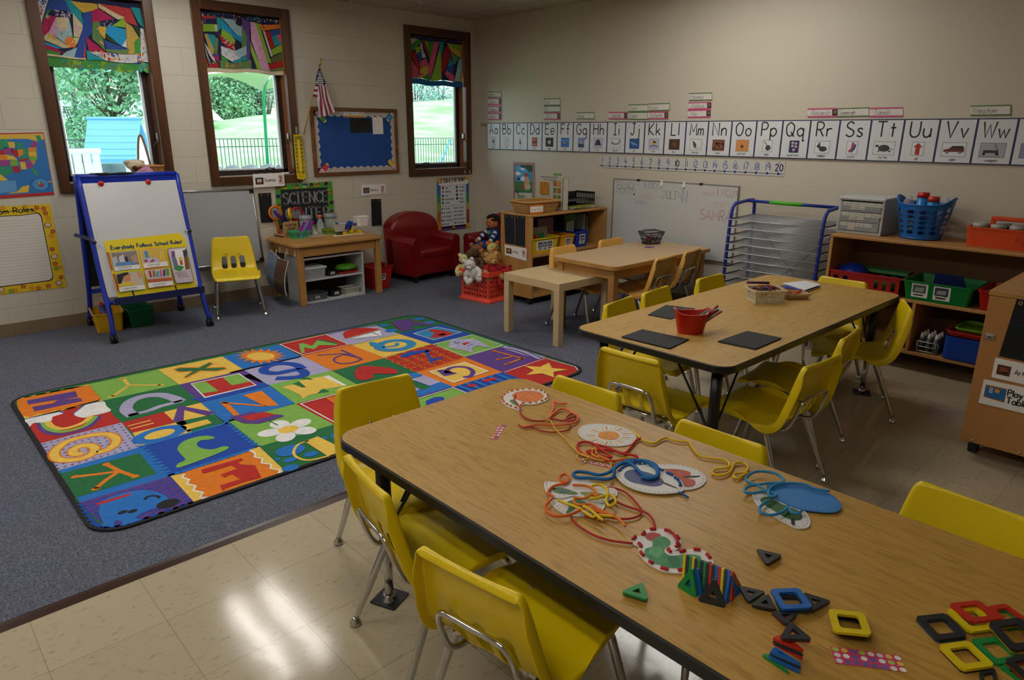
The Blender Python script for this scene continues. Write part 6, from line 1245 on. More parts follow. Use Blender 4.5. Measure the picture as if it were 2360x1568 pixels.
for sy, fy in ((-1, -.315), (1, .325)):
 b = M()
 for sx in (-1, 1): b.tube(spline([(sx*hx, sy*.03, zt), (sx*hx, fy*.62, .42), (sx*hx*1.0, fy*.86, .19), (sx*hx*1.03, fy*.98, .06)], 5), .017, BLU, 10)
 b.tube([(-hx, sy*.03, zt), (hx, sy*.03, zt)], .017, BLU, 10).tube([(-hx, fy*.76, .27), (hx, fy*.76, .27)], .017, BLU, 10)
 b.box((-hx, sy*.03-.012, zt-.05), (hx, sy*.03+.012, zt), BLU, .003)
 b.build('frame', t)
 n = V((0, fy*.76-sy*.03, .27-zt)).normalized(); o_ = V((0, sy*.03, zt)); up = V((1, 0, 0)).cross(n)
 p = [V((x, 0, 0))+o_+n*q for q in (.045, .83) for x in (-hx+.012, hx-.012)]
 off = up*(.004 if sy < 0 else .004)
 M().loft([[p[0]-off, p[1]-off, p[3]-off, p[2]-off], [p[0]+off, p[1]+off, p[3]+off, p[2]+off]], WHB if sy < 0 else mat('1d2320', .7, name='chalkboard')).build('board', t)
 for sx in (-1, 1):
  x, y = sx*hx*1.03, fy*.98; c = M()
  for q in (-.012, .012): c.cyl((x+q-.007, y, .03), (x+q+.007, y, .03), .03, BLACKP, n=18)
  c.cyl((x, y, .03), (x, y, .07), .012, BLACKP, n=10); c.build('caster', t)
b = M().box((-hx+.02, -.37, .275), (hx-.02, -.27, .283), mat('101c50', .35, name='navy_tray')).box((-hx+.02, -.375, .275), (hx-.02, -.369, .325), mat('101c50', .35, name='navy_tray'))
b.build('marker_tray', t)
M().tube([LP(t, 218, 560, 'y', -.6), LP(t, 210, 552, 'y', -.55), LP(t, 174, 542, 'y', -.42)], .013, mat('2c2a5c', .4, name='violet_grip'), 8).build('side_bar', t)
M().ball(LP(t, 437, 532, 'y', -.52), .014, BLACKP).tube([LP(t, 425, 533, 'y', -.52), LP(t, 437, 532, 'y', -.52)], .006, STEEL, 6).build('knob', t)
nn = V((0, -.315*.76+.03, .27-zt)).normalized(); eyv = -nn; org = V((-3.55, -.37, .006))+V((0, -.03, zt)); exv = V((1, 0, 0)); on = exv.cross(eyv)
def EZ(k, T=None): return D(org+on*(.005+k), exv, eyv, .0004, T)
d = EZ(.0005, (240, 530, 2121/230)); YP2 = mat('e6cf14', .3, name='glossy_yellow'); d.up()
slab(d, [d.px(*q) for q in ((-15, 240), (1615, 65), (1640, 130), (1700, 150), (1950, 1215), (300, 1440))], .002, YP2); d.up()
q = d.px(150, 425); q1 = d.px(1650, 285); rot = math.atan2(q1[1]-q[1], q1[0]-q[0]); d.text('Everybody Follows School Rules!', q[0], q[1], .026, mat('173a6a', .5, name='title_blue'), .24, 'l', 0, 2.2, 1, rot, math.hypot(q1[0]-q[0], q1[1]-q[1]))
for (ps, col, sc) in (('120,490 680,430 780,830 215,890', '1f3f8a', (('b', '150,500 670,450 740,730 210,780', '8a7a78'), ('', '160,600 250,560 330,760 210,775', 'b8bcc8'), ('', '310,580 400,520 460,700 340,760', 'c8ccd8'), ('', '420,590 480,560 530,690 470,720', '24242a'), ('', '250,700 560,670 730,730 240,778', '5a8ac0'), ('', '560,570 660,520 720,690 620,700', 'b89080'))),
                      ('730,430 1265,380 1370,775 830,830', 'd0481c', (('b', '760,440 1255,395 1330,665 820,715', 'd8b04a'), ('', '840,460 910,450 950,600 880,610', '3a8ad0'), ('', '1160,450 1240,440 1300,620 1180,640', 'e0c040'), ('', '820,640 900,600 1100,590 1180,660 1100,690 830,700', 'b8bcd8'), ('', '840,650 900,630 930,670 860,690', 'a02a4a'), ('', '960,670 1050,620 1070,660 1000,690', 'b0303a'))),
                      ('225,930 790,870 885,1265 320,1335', '3f8a2a', (('b', '250,935 790,885 850,1165 300,1215', 'c8b8a8'), ('', '250,960 480,900 560,960 400,1030 360,1150 290,1150', '1e1814'), ('', '400,1000 540,930 560,1080 480,1120 400,1090', 'd08a68'), ('', '290,1170 480,1100 640,1150 640,1180 300,1215', 'e0c030'), ('', '680,900 780,890 800,1010 740,1040', 'd09878'))),
                      ('840,860 1385,805 1475,1180 935,1250', 'c8301c', (('b', '860,870 1375,820 1435,1080 910,1130', 'c8c4c0'), ('', '890,1060 1420,1010 1440,1080 920,1130', 'b85a2a'), ('', '930,880 980,870 1010,1010 960,1020', 'c02a24'), ('', '1010,870 1060,860 1090,1000 1030,1010', '9a6a3a'), ('', '1090,890 1140,880 1150,1000 1100,1005', '3aa0b0'), ('', '1160,860 1210,850 1230,1000 1180,1005', 'c86a9a'), ('', '1240,850 1290,840 1290,980 1240,990', '5a3050'), ('', '1305,830 1360,825 1370,970 1310,975', '4aa030')))):
 d.P(ps, mat(col, .4, name='edge_'+col), 1); c = [tuple(float(v) for v in w.split(',')) for w in ps.split()]; cx_ = sum(v[0] for v in c)/4; cy_ = sum(v[1] for v in c)/4
 d.P(' '.join('%f,%f' % (cx_+(v[0]-cx_)*.97, cy_+(v[1]-cy_)*.955) for v in c), PAPER, 1); d.up()
 for k, p_, cc in sc: d.P(p_, mat(cc, .5, name='print_'+cc), 1)
 q = d.px(c[3][0]+90, c[3][1]-70); d.scrib(q[0], q[1], .085, .006, INK, 3); q = d.px(c[3][0]+110, c[3][1]-30); d.scrib(q[0], q[1], .075, .004, INK, 4)
d.P('1330,435 1360,400 1690,370 1740,420 1885,1045 1870,1110 1525,1145 1490,1085', mat('3a4a80', .5, name='card_edge'), 1); d.P('1340,440 1370,408 1690,378 1730,425 1875,1045 1860,1105 1530,1138 1500,1080', mat('c9bcc6', .5, name='card_lilac'), 1); d.P('1400,440 1700,400 1820,830 1450,870', PAPER, 1)
for p_, cc in (('1410,460 1480,450 1500,590 1420,600', '7a4a90'), ('1420,600 1510,595 1570,790 1470,830', '6a7488'), ('1650,440 1740,420 1750,580 1680,590', '2a3358'), ('1680,590 1760,580 1810,830 1710,850', '7a5420'), ('1450,840 1570,760 1690,790 1600,880', '2f8a4a'), ('1560,590 1640,580 1640,640 1580,660', 'e0c850'), ('1590,660 1640,650 1660,740 1600,750', 'c83a2a')): d.P(p_, mat(cc, .5, name='print_'+cc), 1)
for k in range(4): q = d.px(1500+k*22, 925+k*32); d.scrib(q[0], q[1], .075, .006, mat('8a2a3a', .5, name='print_maroon'), k)
for k in ((40, 490, 165, 870), (165, 940, 290, 1310)): d.P('%d,%d %d,%d %d,%d %d,%d' % (k[0], k[1], k[0]+38, k[1]-5, k[2]+12, k[3], k[2]-22, k[3]+8), mat('b8401c', .5, name='strip_rust'))
d.build('rules_chart', label='glossy yellow Everybody Follows School Rules chart standing on the blue easel', cat='poster')
for x, y in ((612, 1300), (1515, 1180)): d = EZ(.003, (240, 530, 2121/230)); a = V(d.px(x, y)); slab(d, [tuple(a+V(q)) for q in ((-.004, -.045), (.006, -.045), (.002, 0), (-.008, 0))], .003, BLACKP); d.build('tray_clip', t)
for u, v, lb in ((232.5, 423.5, 'left'), (341.5, 419.5, 'right')):
 d = EZ(0); q = d.px(u, v); p = org+on*.006+exv*q[0]+eyv*q[1]; m = M().cyl(p, p+on*.008, .019, mat('c8281c', .4, name='red_magnet'), .017, 20).cyl(p+on*.008, p+on*.012, .008, mat('a01c14', .4, name='red_magnet_hub'), n=14)
 m.build('round_magnet', label='round red magnet at the top of the easel board, %s one' % lb, cat='magnet')
for i, (u, lb) in enumerate(((238, 'left'), (283, 'right'))):
 q = bp(u, 400, 'y', -.38); M().lathe([(.02, 0), (.075, .008), (.09, .018), (.086, .020), (.07, .012), (.0, .008)], BLACKP, n=26, sy=.5).build('black_dish', loc=(q.x, -.385, 1.119), label='shallow black dish on top of the easel, %s one of two' % lb, cat='dish')
c = bin_('storage_bin', 'yellow bin of toys on the carpet beneath the easel', (-3.80, -.22, .006), .19, .30, .145, 'd9a818', RD(-8))
for k, (cl, a, b_) in enumerate((('c8281c', (-.04, -.02, .06), (-.02, .04, .19)), ('1f4fa0', (.0, -.05, .06), (-.03, .03, .17)), ('2a3a80', (.04, .0, .06), (.0, .07, .165)), ('d0502a', (-.06, .05, .05), (.02, .06, .16)))): M().tube([a, b_], .014, mat(cl, .4, name='toy_'+cl), 8).build('toy_stick', loc=None, label=None) if 0 else tag(M().tube([XF[c.name] @ V(a), XF[c.name] @ V(b_)], .014, mat(cl, .4, name='toy_'+cl), 8).build('toy_stick'), ('red', 'bright blue', 'dark blue', 'orange')[k]+' plastic toy stick in the yellow bin under the easel', 'toy')
bin_('storage_bin', 'dark green bin on the carpet beneath the easel, beside the yellow one', (-3.60, -.24, .006), .18, .28, .14, '0f5c30', 0)
q = bp(318, 385, 'y', .06); WK = mat('b07a44', .8, 0, .35, 60, .8, name='wicker'); SZ = WZ0+.075
t = thing('wicker_basket', 'wicker basket with tall hooped handle on the sill of the first window', 'basket', (-3.27, .045, SZ)); b = M()
for k in range(7): b.tube([(.115*(1+k*.05)*cos(2*pi*i/22), .048*(1+k*.04)*sin(2*pi*i/22), .008+k*.0125+.003*(i % 2)) for i in range(22)], .0075, WK, 6, True)
b.tube([(.155*cos(2*pi*i/26), .062*sin(2*pi*i/26), .098) for i in range(26)], .011, WK, 6, True); b.lathe([(.11, 0), (.11, .006)], WK, n=20, sy=.42); b.build('bowl', t)
M().tube([(-.045+.09*(i/12)-.045, .0, .09+.24*sin(pi*i/12)) for i in range(13)], .008, mat('9a6a4a', .7, name='cane'), 8).build('handle', t)
FUR = lambda c, v=.18: mat(c, .95, 0, v, 70, .6, name='plush_'+c)
t = thing('plush_puppy', 'cream plush puppy with brown nose lying in the sill basket', 'soft toy', (-3.37, .04, SZ+.075))
M().ball((-.01, 0, .035), (.07, .045, .042), FUR('d8ccb4')).ball((-.035, -.035, .02), (.03, .04, .028), FUR('cfc0a4')).ball((.09, .0, .01), (.07, .035, .026), FUR('b89468')).build('body', t)
M().ball((-.035, -.07, .015), (.02, .02, .018), FUR('4a241c')).build('nose', t)
for s in (-1, 1): M().ball((-.02+s*.045, -.01, .055), (.03, .02, .016), FUR('c9b48c')).build('ear', t)
q = bp(336, 396, 'y', -.03); d = D((0, -.03, 0), (1, 0, .0), (0, 0, 1), .0005, (0, 0, 3.1357)); slab(d, [d.px(*q) for q in ((970, 1250), (1060, 1190), (1125, 1250), (1060, 1258))], .002, mat('d79ab8', .6, name='pink_card')); d.up(); q = d.px(1010, 1235); d.scrib(q[0], q[1], .05, .006, mat('8a4a6a', .6, name='tag_print'), 2); d.build('gift_tag', label='pink paper tag hanging from the sill basket', cat='tag')
q = bp(662, 397, 'y', .0); M().tube([(q.x-.05, .01, WZ0+.082), (q.x+.05, .015, WZ0+.082)], .008, WHITEP, 8).tube([(q.x+.02, .013, WZ0+.082), (q.x+.052, .015, WZ0+.082)], .0088, mat('1c2c80', .4, name='blue_cap'), 8).build('marker_pen', label='white marker with dark cap lying on the middle window sill', cat='marker')
TZ = .528
x0, x1, y0, y1 = -2.457, -1.600, -.620, -.022
t = thing('science_table', 'maple table under the SCIENCE CENTER poster', 'table', ((x0+x1)/2, (y0+y1)/2, .006)); w2, d2 = (x1-x0)/2, (y1-y0)/2; z = TZ-.006
b = M(); b.loft([[(x, y, q) for x, y in rrect(2*w2-i_, 2*d2-i_, .055, 3)] for i_, q in ((.016, z-.026), (0, z-.022), (0, z-.004), (.012, z))], MAPX); b.build('table_top', t)
M().box((-w2+.06, -d2+.045, z-.11), (w2-.06, -d2+.065, z-.026), MAPX).box((-w2+.06, d2-.065, z-.11), (w2-.06, d2-.045, z-.026), MAPX).box((-w2+.045, -d2+.06, z-.11), (-w2+.065, d2-.06, z-.026), MAPX).box((w2-.065, -d2+.06, z-.11), (w2-.045, d2-.06, z-.026), MAPX).build('apron', t)
for sx in (-1, 1):
 for sy in (-1, 1): a, c = sx*(w2-.055), sy*(d2-.055); M().box((a-.024, c-.024, 0), (a+.024, c+.024, z-.026), MAP, .005).build('leg', t)
t = thing('white_shelf', 'small white two-tier shelf standing under the science table', 'shelf', (-2.078, -.385, .006)); WM = mat('c4c5c6', .5, name='white_melamine'); a, c, h = .291, .155, .392
b = M().box((-a, -c, 0), (-a+.016, c, h), WM).box((a-.016, -c, 0), (a, c, h), WM).box((-a+.016, -c, h-.016), (a-.016, c, h), WM).box((-a+.016, c-.008, .016), (a-.016, c, h-.016), mat('3a3733', .7, name='dark_backing')).box((-a+.016, -c, 0), (a-.016, c, .016), WM); b.build('carcass', t)
M().box((-a+.016, -c+.002, .192), (a-.016, c-.008, .206), WM).build('shelf', t)
SX, SY = -2.078, -.385
t = thing('lidded_box', 'clear box with white lid full of wooden discs, upper tier of the white shelf', 'box', (-2.25, -.43, .212)); M().tray(.19, .17, .205, .19, 0, .085, .003, CLEAR, .004, .015).build('tub', t); M().box((-.11, -.1, .085), (.11, .1, .098), WHITEP, .006).build('lid', t)
for k in range(6): M().cyl((-2.31+k*.022, -.47+(k % 2)*.05, .262), (-2.302+k*.022, -.472+(k % 2)*.05, .262), .032, mat('a88058', .7, 0, .2, 20, name='cut_wood'), n=14).build('wooden_disc', label='wooden disc in the clear lidded box under the science table', cat='disc', group='wooden discs in the clear box')
for (nm, lb, c, w, dd, h, cl) in (('tray_box', 'black labelled box beside the clear box on the white shelf', (-2.08, -.44, .212), .09, .14, .05, '17181a'), ('tray_box', 'clear low tray at the lower left of the white shelf', (-2.25, -.44, .022), .2, .18, .055, '5c5e60'), ('tray_box', 'black labelled tray at the lower middle of the white shelf', (-2.05, -.42, .022), .1, .16, .06, '141517')):
 q = bin_(nm, lb, c, w, dd, h, cl, 0, 'box', .95); tagcard(q, (-.02, -dd/2*.97-.001, h*.3), (.02, -dd/2*.97-.001, h*.3), (.02, -dd/2*1.0-.001, h*.7), (-.02, -dd/2*1.0-.001, h*.7), ('c8c8c8',))
M().loft([[(r*.1*cos(a_), r*.07*sin(a_), z_) for a_ in [2*pi*i/18 for i in range(18)]] for r, z_ in ((.8, 0), (1.0, .012), (1.05, .02), (.9, .04), (.5, .052))], mat('4f9a24', .35, name='frog_green'), True, True, True).build('green_dome', loc=(-1.91, -.44, .236), label='green frog-like dome lying on the red tray in the white shelf', cat='toy')
bin_('red_tray', 'shallow red tray below the green dome on the white shelf', (-1.92, -.44, .212), .17, .15, .022, 'b8261a', 0, 'tray', .92)
def slotted(name, label, c, w, d, h, col, rz=0, n=9, cat='basket', th=.004):
 """plastic basket with real slots in its long sides"""
 t = thing(name, label, cat, c, rz); m = mat(col, .4, name='basket_'+col); b = M(); k = .88
 P_ = lambda x, y, z_: (x*(k+(1-k)*z_/h), y*(k+(1-k)*z_/h), z_)
 b.box((-w/2*k, -d/2*k, 0), (w/2*k, d/2*k, .004), m)
 for (z0, z1) in ((0, h*.2), (h*.78, h)):
  for s in (-1, 1):
   b.loft([[P_(-w/2, s*d/2, z0), P_(w/2, s*d/2, z0), P_(w/2, s*(d/2-th), z0), P_(-w/2, s*(d/2-th), z0)], [P_(-w/2, s*d/2, z1), P_(w/2, s*d/2, z1), P_(w/2, s*(d/2-th), z1), P_(-w/2, s*(d/2-th), z1)]], m)
   b.loft([[P_(s*w/2, -d/2, z0), P_(s*w/2, d/2, z0), P_(s*(w/2-th), d/2, z0), P_(s*(w/2-th), -d/2, z0)], [P_(s*w/2, -d/2, z1), P_(s*w/2, d/2, z1), P_(s*(w/2-th), d/2, z1), P_(s*(w/2-th), -d/2, z1)]], m)
 for s in (-1, 1):
  for (L, other, ax) in ((w, d, 0), (d, w, 1)):
   nn_ = max(3, int(n*L/w));
   for i in range(nn_+1):
    q = -L/2+L*i/nn_; hw = L/nn_*(.22 if 0 < i < nn_ else .3); q = max(-L/2+hw, min(L/2-hw, q))
    pts = lambda z_: [(P_(q-hw, s*other/2, z_), P_(q+hw, s*other/2, z_), P_(q+hw, s*(other/2-th), z_), P_(q-hw, s*(other/2-th), z_)) if ax == 0 else (P_(s*other/2, q-hw, z_), P_(s*other/2, q+hw, z_), P_(s*(other/2-th), q+hw, z_), P_(s*(other/2-th), q-hw, z_))][0]
    b.loft([pts(h*.2), pts(h*.78)], m)
 L = [[(x, y, z_) for x, y in rrect(w+e, d+e, .012)] for e, z_ in ((.0, h-.006), (.016, h-.006), (.016, h), (-.008, h), (-.008, h-.006))]
 b.loft(L+[L[0]], m, False, False); b.build('basket_body', t); return t
slotted('plastic_basket', 'white slotted basket on the lower tier of the white shelf', (-1.90, -.455, .022), .15, .12, .06, 'c8c6b8', 0, 10)
RACK = [(-2.475, -.56), (-2.475, -.30)]
for k, (y, lb, c1, c2) in enumerate(((-.30, 'magazine with blue cover hanging from the science table end, rear one', '6a7a90', '3a5a8a'), (-.47, 'magazine with brown and green cover hanging from the science table end', '5a3f34', '5a6a3a'))):
 b = M(); w_ = .19; L = []
 for i in range(7):
  a_ = i/6; L.append([(-2.485-.012-.05*sin(a_*2.2)-k*.01, y-w_/2+j*w_, .40-.29*a_+.05*(j)*(1-k)) for j in (0, 1)])
 vs = [p for l in L for p in l]; vs += [(p[0]+.006, p[1], p[2]) for p in vs]; n_ = 14
 fs = [(2*i, 2*i+1, 2*i+3, 2*i+2) for i in range(6)]; b.add(vs[:14], fs, mat(c1, .35, 0, .35, 14, name='cover_'+c1), True); b.add(vs[14:], [f[::-1] for f in fs], PAPER, True)
 b.add([vs[i] for i in (0, 2, 4, 6, 8, 10, 12)]+[vs[14+i] for i in (0, 2, 4, 6, 8, 10, 12)], [(i, i+1, i+8, i+7) for i in range(6)], PAPER)
 for q in range(3): b.add([(vs[4][0]-.001-.002*q*0, y-.06+q*.05, .30-.01*q), (vs[4][0]-.001, y-.03+q*.05, .30-.01*q), (vs[6][0]-.006, y-.03+q*.05, .22), (vs[6][0]-.006, y-.06+q*.05, .22)], [(0, 1, 2, 3)], mat(c2, .4, 0, .3, 20, name='cover_'+c2))
 b.tube([(-2.462, y, .44), (-2.476, y, .46), (-2.49, y, .40)], .004, WHITEP, 6); b.build('magazine', label=lb, cat='magazine')
for y in (-.52, -.38, -.24): M().box((-2.425, y-.008, .42), (-2.41, y+.008, .47), WHITEP, .002).build('adhesive_hook', label='white adhesive hook on the end rail of the science table', cat='hook', group='hooks on the science table end')
t = thing('bucket', 'red rectangular bucket with picture label between science table and armchair', 'bucket', (-1.545, -.36, .006), RD(0)); M().tray(.17, .2, .225, .26, 0, .215, .004, mat('b01c14', .35, name='red_bucket'), .01, .03).build('tub', t)
tagcard(t, (-.04, -.117, .09), (.02, -.117, .09), (.02, -.126, .15), (-.04, -.126, .15), ('24262c',)); M().tube(spline([(-.11, -.02, .21), (-.06, -.09, .19), (.0, -.11, .17), (.06, -.08, .19), (.10, 0, .21)], 5), .0035, mat('c8c0b0', .5, name='bucket_cord'), 6).build('handle', t)
M().tube(spline([(-1.73, -.02, .33), (-1.68, -.05, .2), (-1.60, -.2, .23), (-1.58, -.3, .15)], 5), .003, mat('4a4038', .6, name='thin_cord'), 6).build('power_cord', label='thin dark cord running from the wall down into the red bucket', cat='cord')
S_ = lambda x, y, z_=TZ: bp(560+x/4.356, 380+y/4.356, 'z', z_)
def onz(x, y): q = S_(x, y); return (q.x, min(q.y, -.06), TZ+.0005)
MG = mat('b48a58', .6, 0, .1, 12, name='birch_ply'); fl = S_(415, 735); fr = S_(580, 700); rz = math.atan2(fr.y-fl.y, fr.x-fl.x)
t = thing('magnifier_stand', 'wooden magnifier center stand on the science table', 'stand', (fl.x, fl.y, TZ), 0); L = (fr-fl).length
t.rotation_euler = (0, 0, RD(8)); XF[t.name] = Matrix.Translation((fl.x, fl.y, TZ)) @ Matrix.Rotation(RD(8), 4, 'Z')
M().box((0, 0, 0), (.155, .012, .135), MG, .003).build('front_panel', t); M().box((0, .012, .012), (.155, .24, .022), MG).box((-.0, .24, 0), (.155, .25, .115), MG, .003).box((.145, .012, .0), (.155, .24, .06), MG).build('tray', t)
X4 = XF[t.name]; d = D(X4 @ V((0, 0, 0)), X4.to_3x3() @ V((1, 0, 0)), (0, 0, 1), .0006); d.text('magnifier', .078, .098, .021, INK, .17, 'c', 0, 1.6, 1, 0, .115); d.text('center', .078, .066, .021, INK, .17, 'c', 0, 1.6, 1, 0, .075); d.ell(.078, .035, .012, .016, mat('8a6a44', .6, name='burn_mark'), 14).up().ell(.078, .035, .010, .013, MG, 14); d.build('lettering', t)
def magnifier(c, ax, up, R_, col, hc, lab):
 """ring and handle; c ring centre, ax in-plane direction of the handle"""
 c, ax = V(c), V(ax).normalized(); sd = V(up).normalized(); b = M()
 b.tube([c+(ax*cos(2*pi*i/24)+sd*sin(2*pi*i/24))*R_ for i in range(24)], .011, mat(col, .3, name='ring_'+col), 8, True)
 t = thing('magnifying_glass', lab, 'magnifying glass', tuple(c)); b.build('rim', t, world=True)
 M().tube([c+ax*R_, c+ax*(R_+.035), c+ax*(R_+.12)], [.009, .010, .014], mat(hc, .3, name='handle_'+hc), 10).build('handle', t, world=True)
 n = ax.cross(sd); M().add([c+(ax*cos(2*pi*i/24)+sd*sin(2*pi*i/24))*(R_-.004) for i in range(24)], [tuple(range(24))], CLEAR).build('lens', t, world=True)
o = V((fl.x, fl.y, TZ))
magnifier(o+V((.0, .13, .205)), (.1, 0, -1), (1, .1, 0), .058, 'd9761c', 'd9761c', 'orange magnifying glass in the magnifier stand')
magnifier(o+V((-.0, .07, .19)), (.7, .1, -.75), (.1, 1, .1), .05, '4a1f8a', '4a1f8a', 'purple magnifying glass slanting across the orange one')
magnifier(o+V((.10, .06, .195)), (.05, .1, -1), (.6, .8, 0), .046, 'e0b41c', 'e0b41c', 'yellow magnifying glass in the magnifier stand')
magnifier(o+V((.19, .12, .185)), (-.5, .1, -.85), (1, .1, -.5), .055, 'a81c20', '1f4fa8', 'dark red magnifying glass with blue handle')
magnifier(o+V((.15, .2, .19)), (-.2, .1, -1), (1, .1, 0), .055, '1f7a44', '1f7a44', 'green magnifying glass at the back of the stand')
g = slotted('plastic_basket', 'mint green slotted basket at the front of the science table', (S_(600, 740).x, S_(600, 740).y+.06, TZ), .16, .12, .062, '3fb07c', RD(-2), 9); bx, by = g.location.x, g.location.y
for k in range(6): M().box((-.009, -.006, 0), (.009, .006, .15), mat(('7a2a9a', 'b04ab0', '4aa8b8', '6a2a8a', '9a3aa8', '7a2a9a')[k], .3, name='tongs_%d' % k), .002, T=Matrix.Translation((bx-.02+k*.017, by, TZ+.008)) @ Matrix.Rotation(RD(32), 4, 'Y')).build('plastic_tongs', label=('first', 'second', 'turquoise', 'fourth', 'fifth', 'rightmost')[k]+' of the slanting purple and turquoise tongs in the mint basket', cat='tongs')
def jar(x, y, lb, r=.055, h=.16):
 t = thing('canister', lb, 'canister', (x, y, TZ)); M().lathe([(r*.9, 0), (r, .006), (r, h-.02), (r*.97, h-.02), (r*.97, .01), (0, .008)], CLEAR, n=24, cap=False).build('jar', t); M().lathe([(r*1.06, h-.02), (r*1.08, h-.012), (r*1.05, h+.012), (r*.7, h+.018)], mat('8a8f96', .4, name='grey_lid'), n=24).build('lid', t); M().lathe([(r*.9, .01), (r*.93, h*.45), (r*.3, h*.5)], mat('4c4a44', .9, 0, .4, 60, name='dark_contents'), n=16).build('contents', t)
jar(-2.10, -.12, 'clear canister with grey lid left of the orange-capped bottle'); jar(-1.86, -.13, 'clear canister with grey lid right of the orange-capped bottle')
t = thing('bottle', 'clear ribbed bottle with orange cap on the science table', 'bottle', (-1.985, -.17, TZ)); M().lathe([(.028, 0), (.032, .01), (.030, .03), (.033, .04), (.030, .055), (.033, .07), (.032, .10), (.018, .135), (.014, .15)], CLEAR, n=20).build('bottle_body', t); M().cyl((0, 0, .15), (0, 0, .175), .021, mat('d8601c', .4, name='orange_cap'), n=20).build('cap', t)
slotted('plastic_basket', 'lime green slotted basket in front of the right canister', (-1.955, -.29, TZ), .12, .1, .06, '7f9a1c', RD(-4), 8)
q = S_(700, 700); M().loft([[(-.055, -.03, 0), (.055, -.035, .0), (.055, -.034, .002), (-.055, -.029, .002)], [(-.07, .05, .09), (.03, .05, .095), (.03, .052, .096), (-.07, .052, .092)]], PAPER).add([(-.05, -.012, .0225), (.03, -.014, .022), (.01, .04, .083), (-.06, .04, .083)], [(0, 1, 2, 3)], mat('b8bcc0', .6, name='leaflet_print')).build('leaflet', loc=(q.x, q.y+.03, TZ), label='white folded leaflet propped up behind the mint basket', cat='leaflet')
q = S_(820, 725); M().box((-.13, -.05, 0), (.13, .05, .012), MG, .002).box((-.125, -.045, .012), (.125, .045, .015), mat('b4b8b4', .2, name='glassy_tray')).build('specimen_tray', loc=(q.x, q.y+.04, TZ), rz=RD(6), label='wooden specimen tray with glassy top at the table front', cat='tray')
q = S_(1045, 698); M().box((-.15, -.06, 0), (.15, .06, .006), WHITEP, .002).box((-.12, -.045, .006), (.12, .045, .008), mat('2a2c2c', .3, 0, .5, 10, name='xray_film')).build('picture_frame', loc=(q.x, q.y, TZ), rz=RD(-4), label='flat white-framed dark picture lying on the science table', cat='picture frame')
t = thing('balance_scale', 'toy balance with yellow base, blue arms and white buckets', 'balance scale', (-1.775, -.33, TZ)); YL = mat('d8b414', .4, name='scale_yellow'); BB = mat('1b3a9c', .4, name='scale_blue')
M().box((-.09, -.03, 0), (.09, .03, .012), YL, .004).box((-.095, -.04, 0), (-.065, .04, .03), YL, .004).box((.065, -.04, 0), (.095, .04, .03), YL, .004).box((-.02, -.02, .012), (.02, .02, .085), YL, .006).build('base', t)
M().tube([(-.14, 0, .11), (-.05, 0, .055), (.0, 0, .075), (.05, 0, .085), (.12, 0, .11)], .011, BB, 8).loft([[(-.06, -.02, .05), (-.01, -.02, .04), (.02, -.02, .11), (-.01, -.02, .12)], [(-.06, .02, .05), (-.01, .02, .04), (.02, .02, .11), (-.01, .02, .12)]], BB).build('arm', t)
M().loft([[(x+.115, y, .07) for x, y in rrect(.10, .09, .02)], [(x+.115, y, .145) for x, y in rrect(.13, .11, .02)], [(x+.115, y, .152) for x, y in rrect(.138, .118, .02)], [(x+.115, y, .152) for x, y in rrect(.12, .10, .02)], [(x+.115, y, .08) for x, y in rrect(.09, .08, .02)]], WHITEP).build('pan', t)
M().loft([[(x-.12, y, .04) for x, y in rrect(.09, .08, .02)], [(x-.12, y, .105) for x, y in rrect(.12, .1, .02)], [(x-.12, y, .105) for x, y in rrect(.11, .09, .02)], [(x-.12, y, .05) for x, y in rrect(.08, .07, .02)]], mat('b8b8b0', .4, name='frosted_white')).build('pan', t)
RV = mat('7c0e14', .32, 0, .08, 4, name='red_vinyl'); PIP = mat('5c0a10', .35, name='piping')
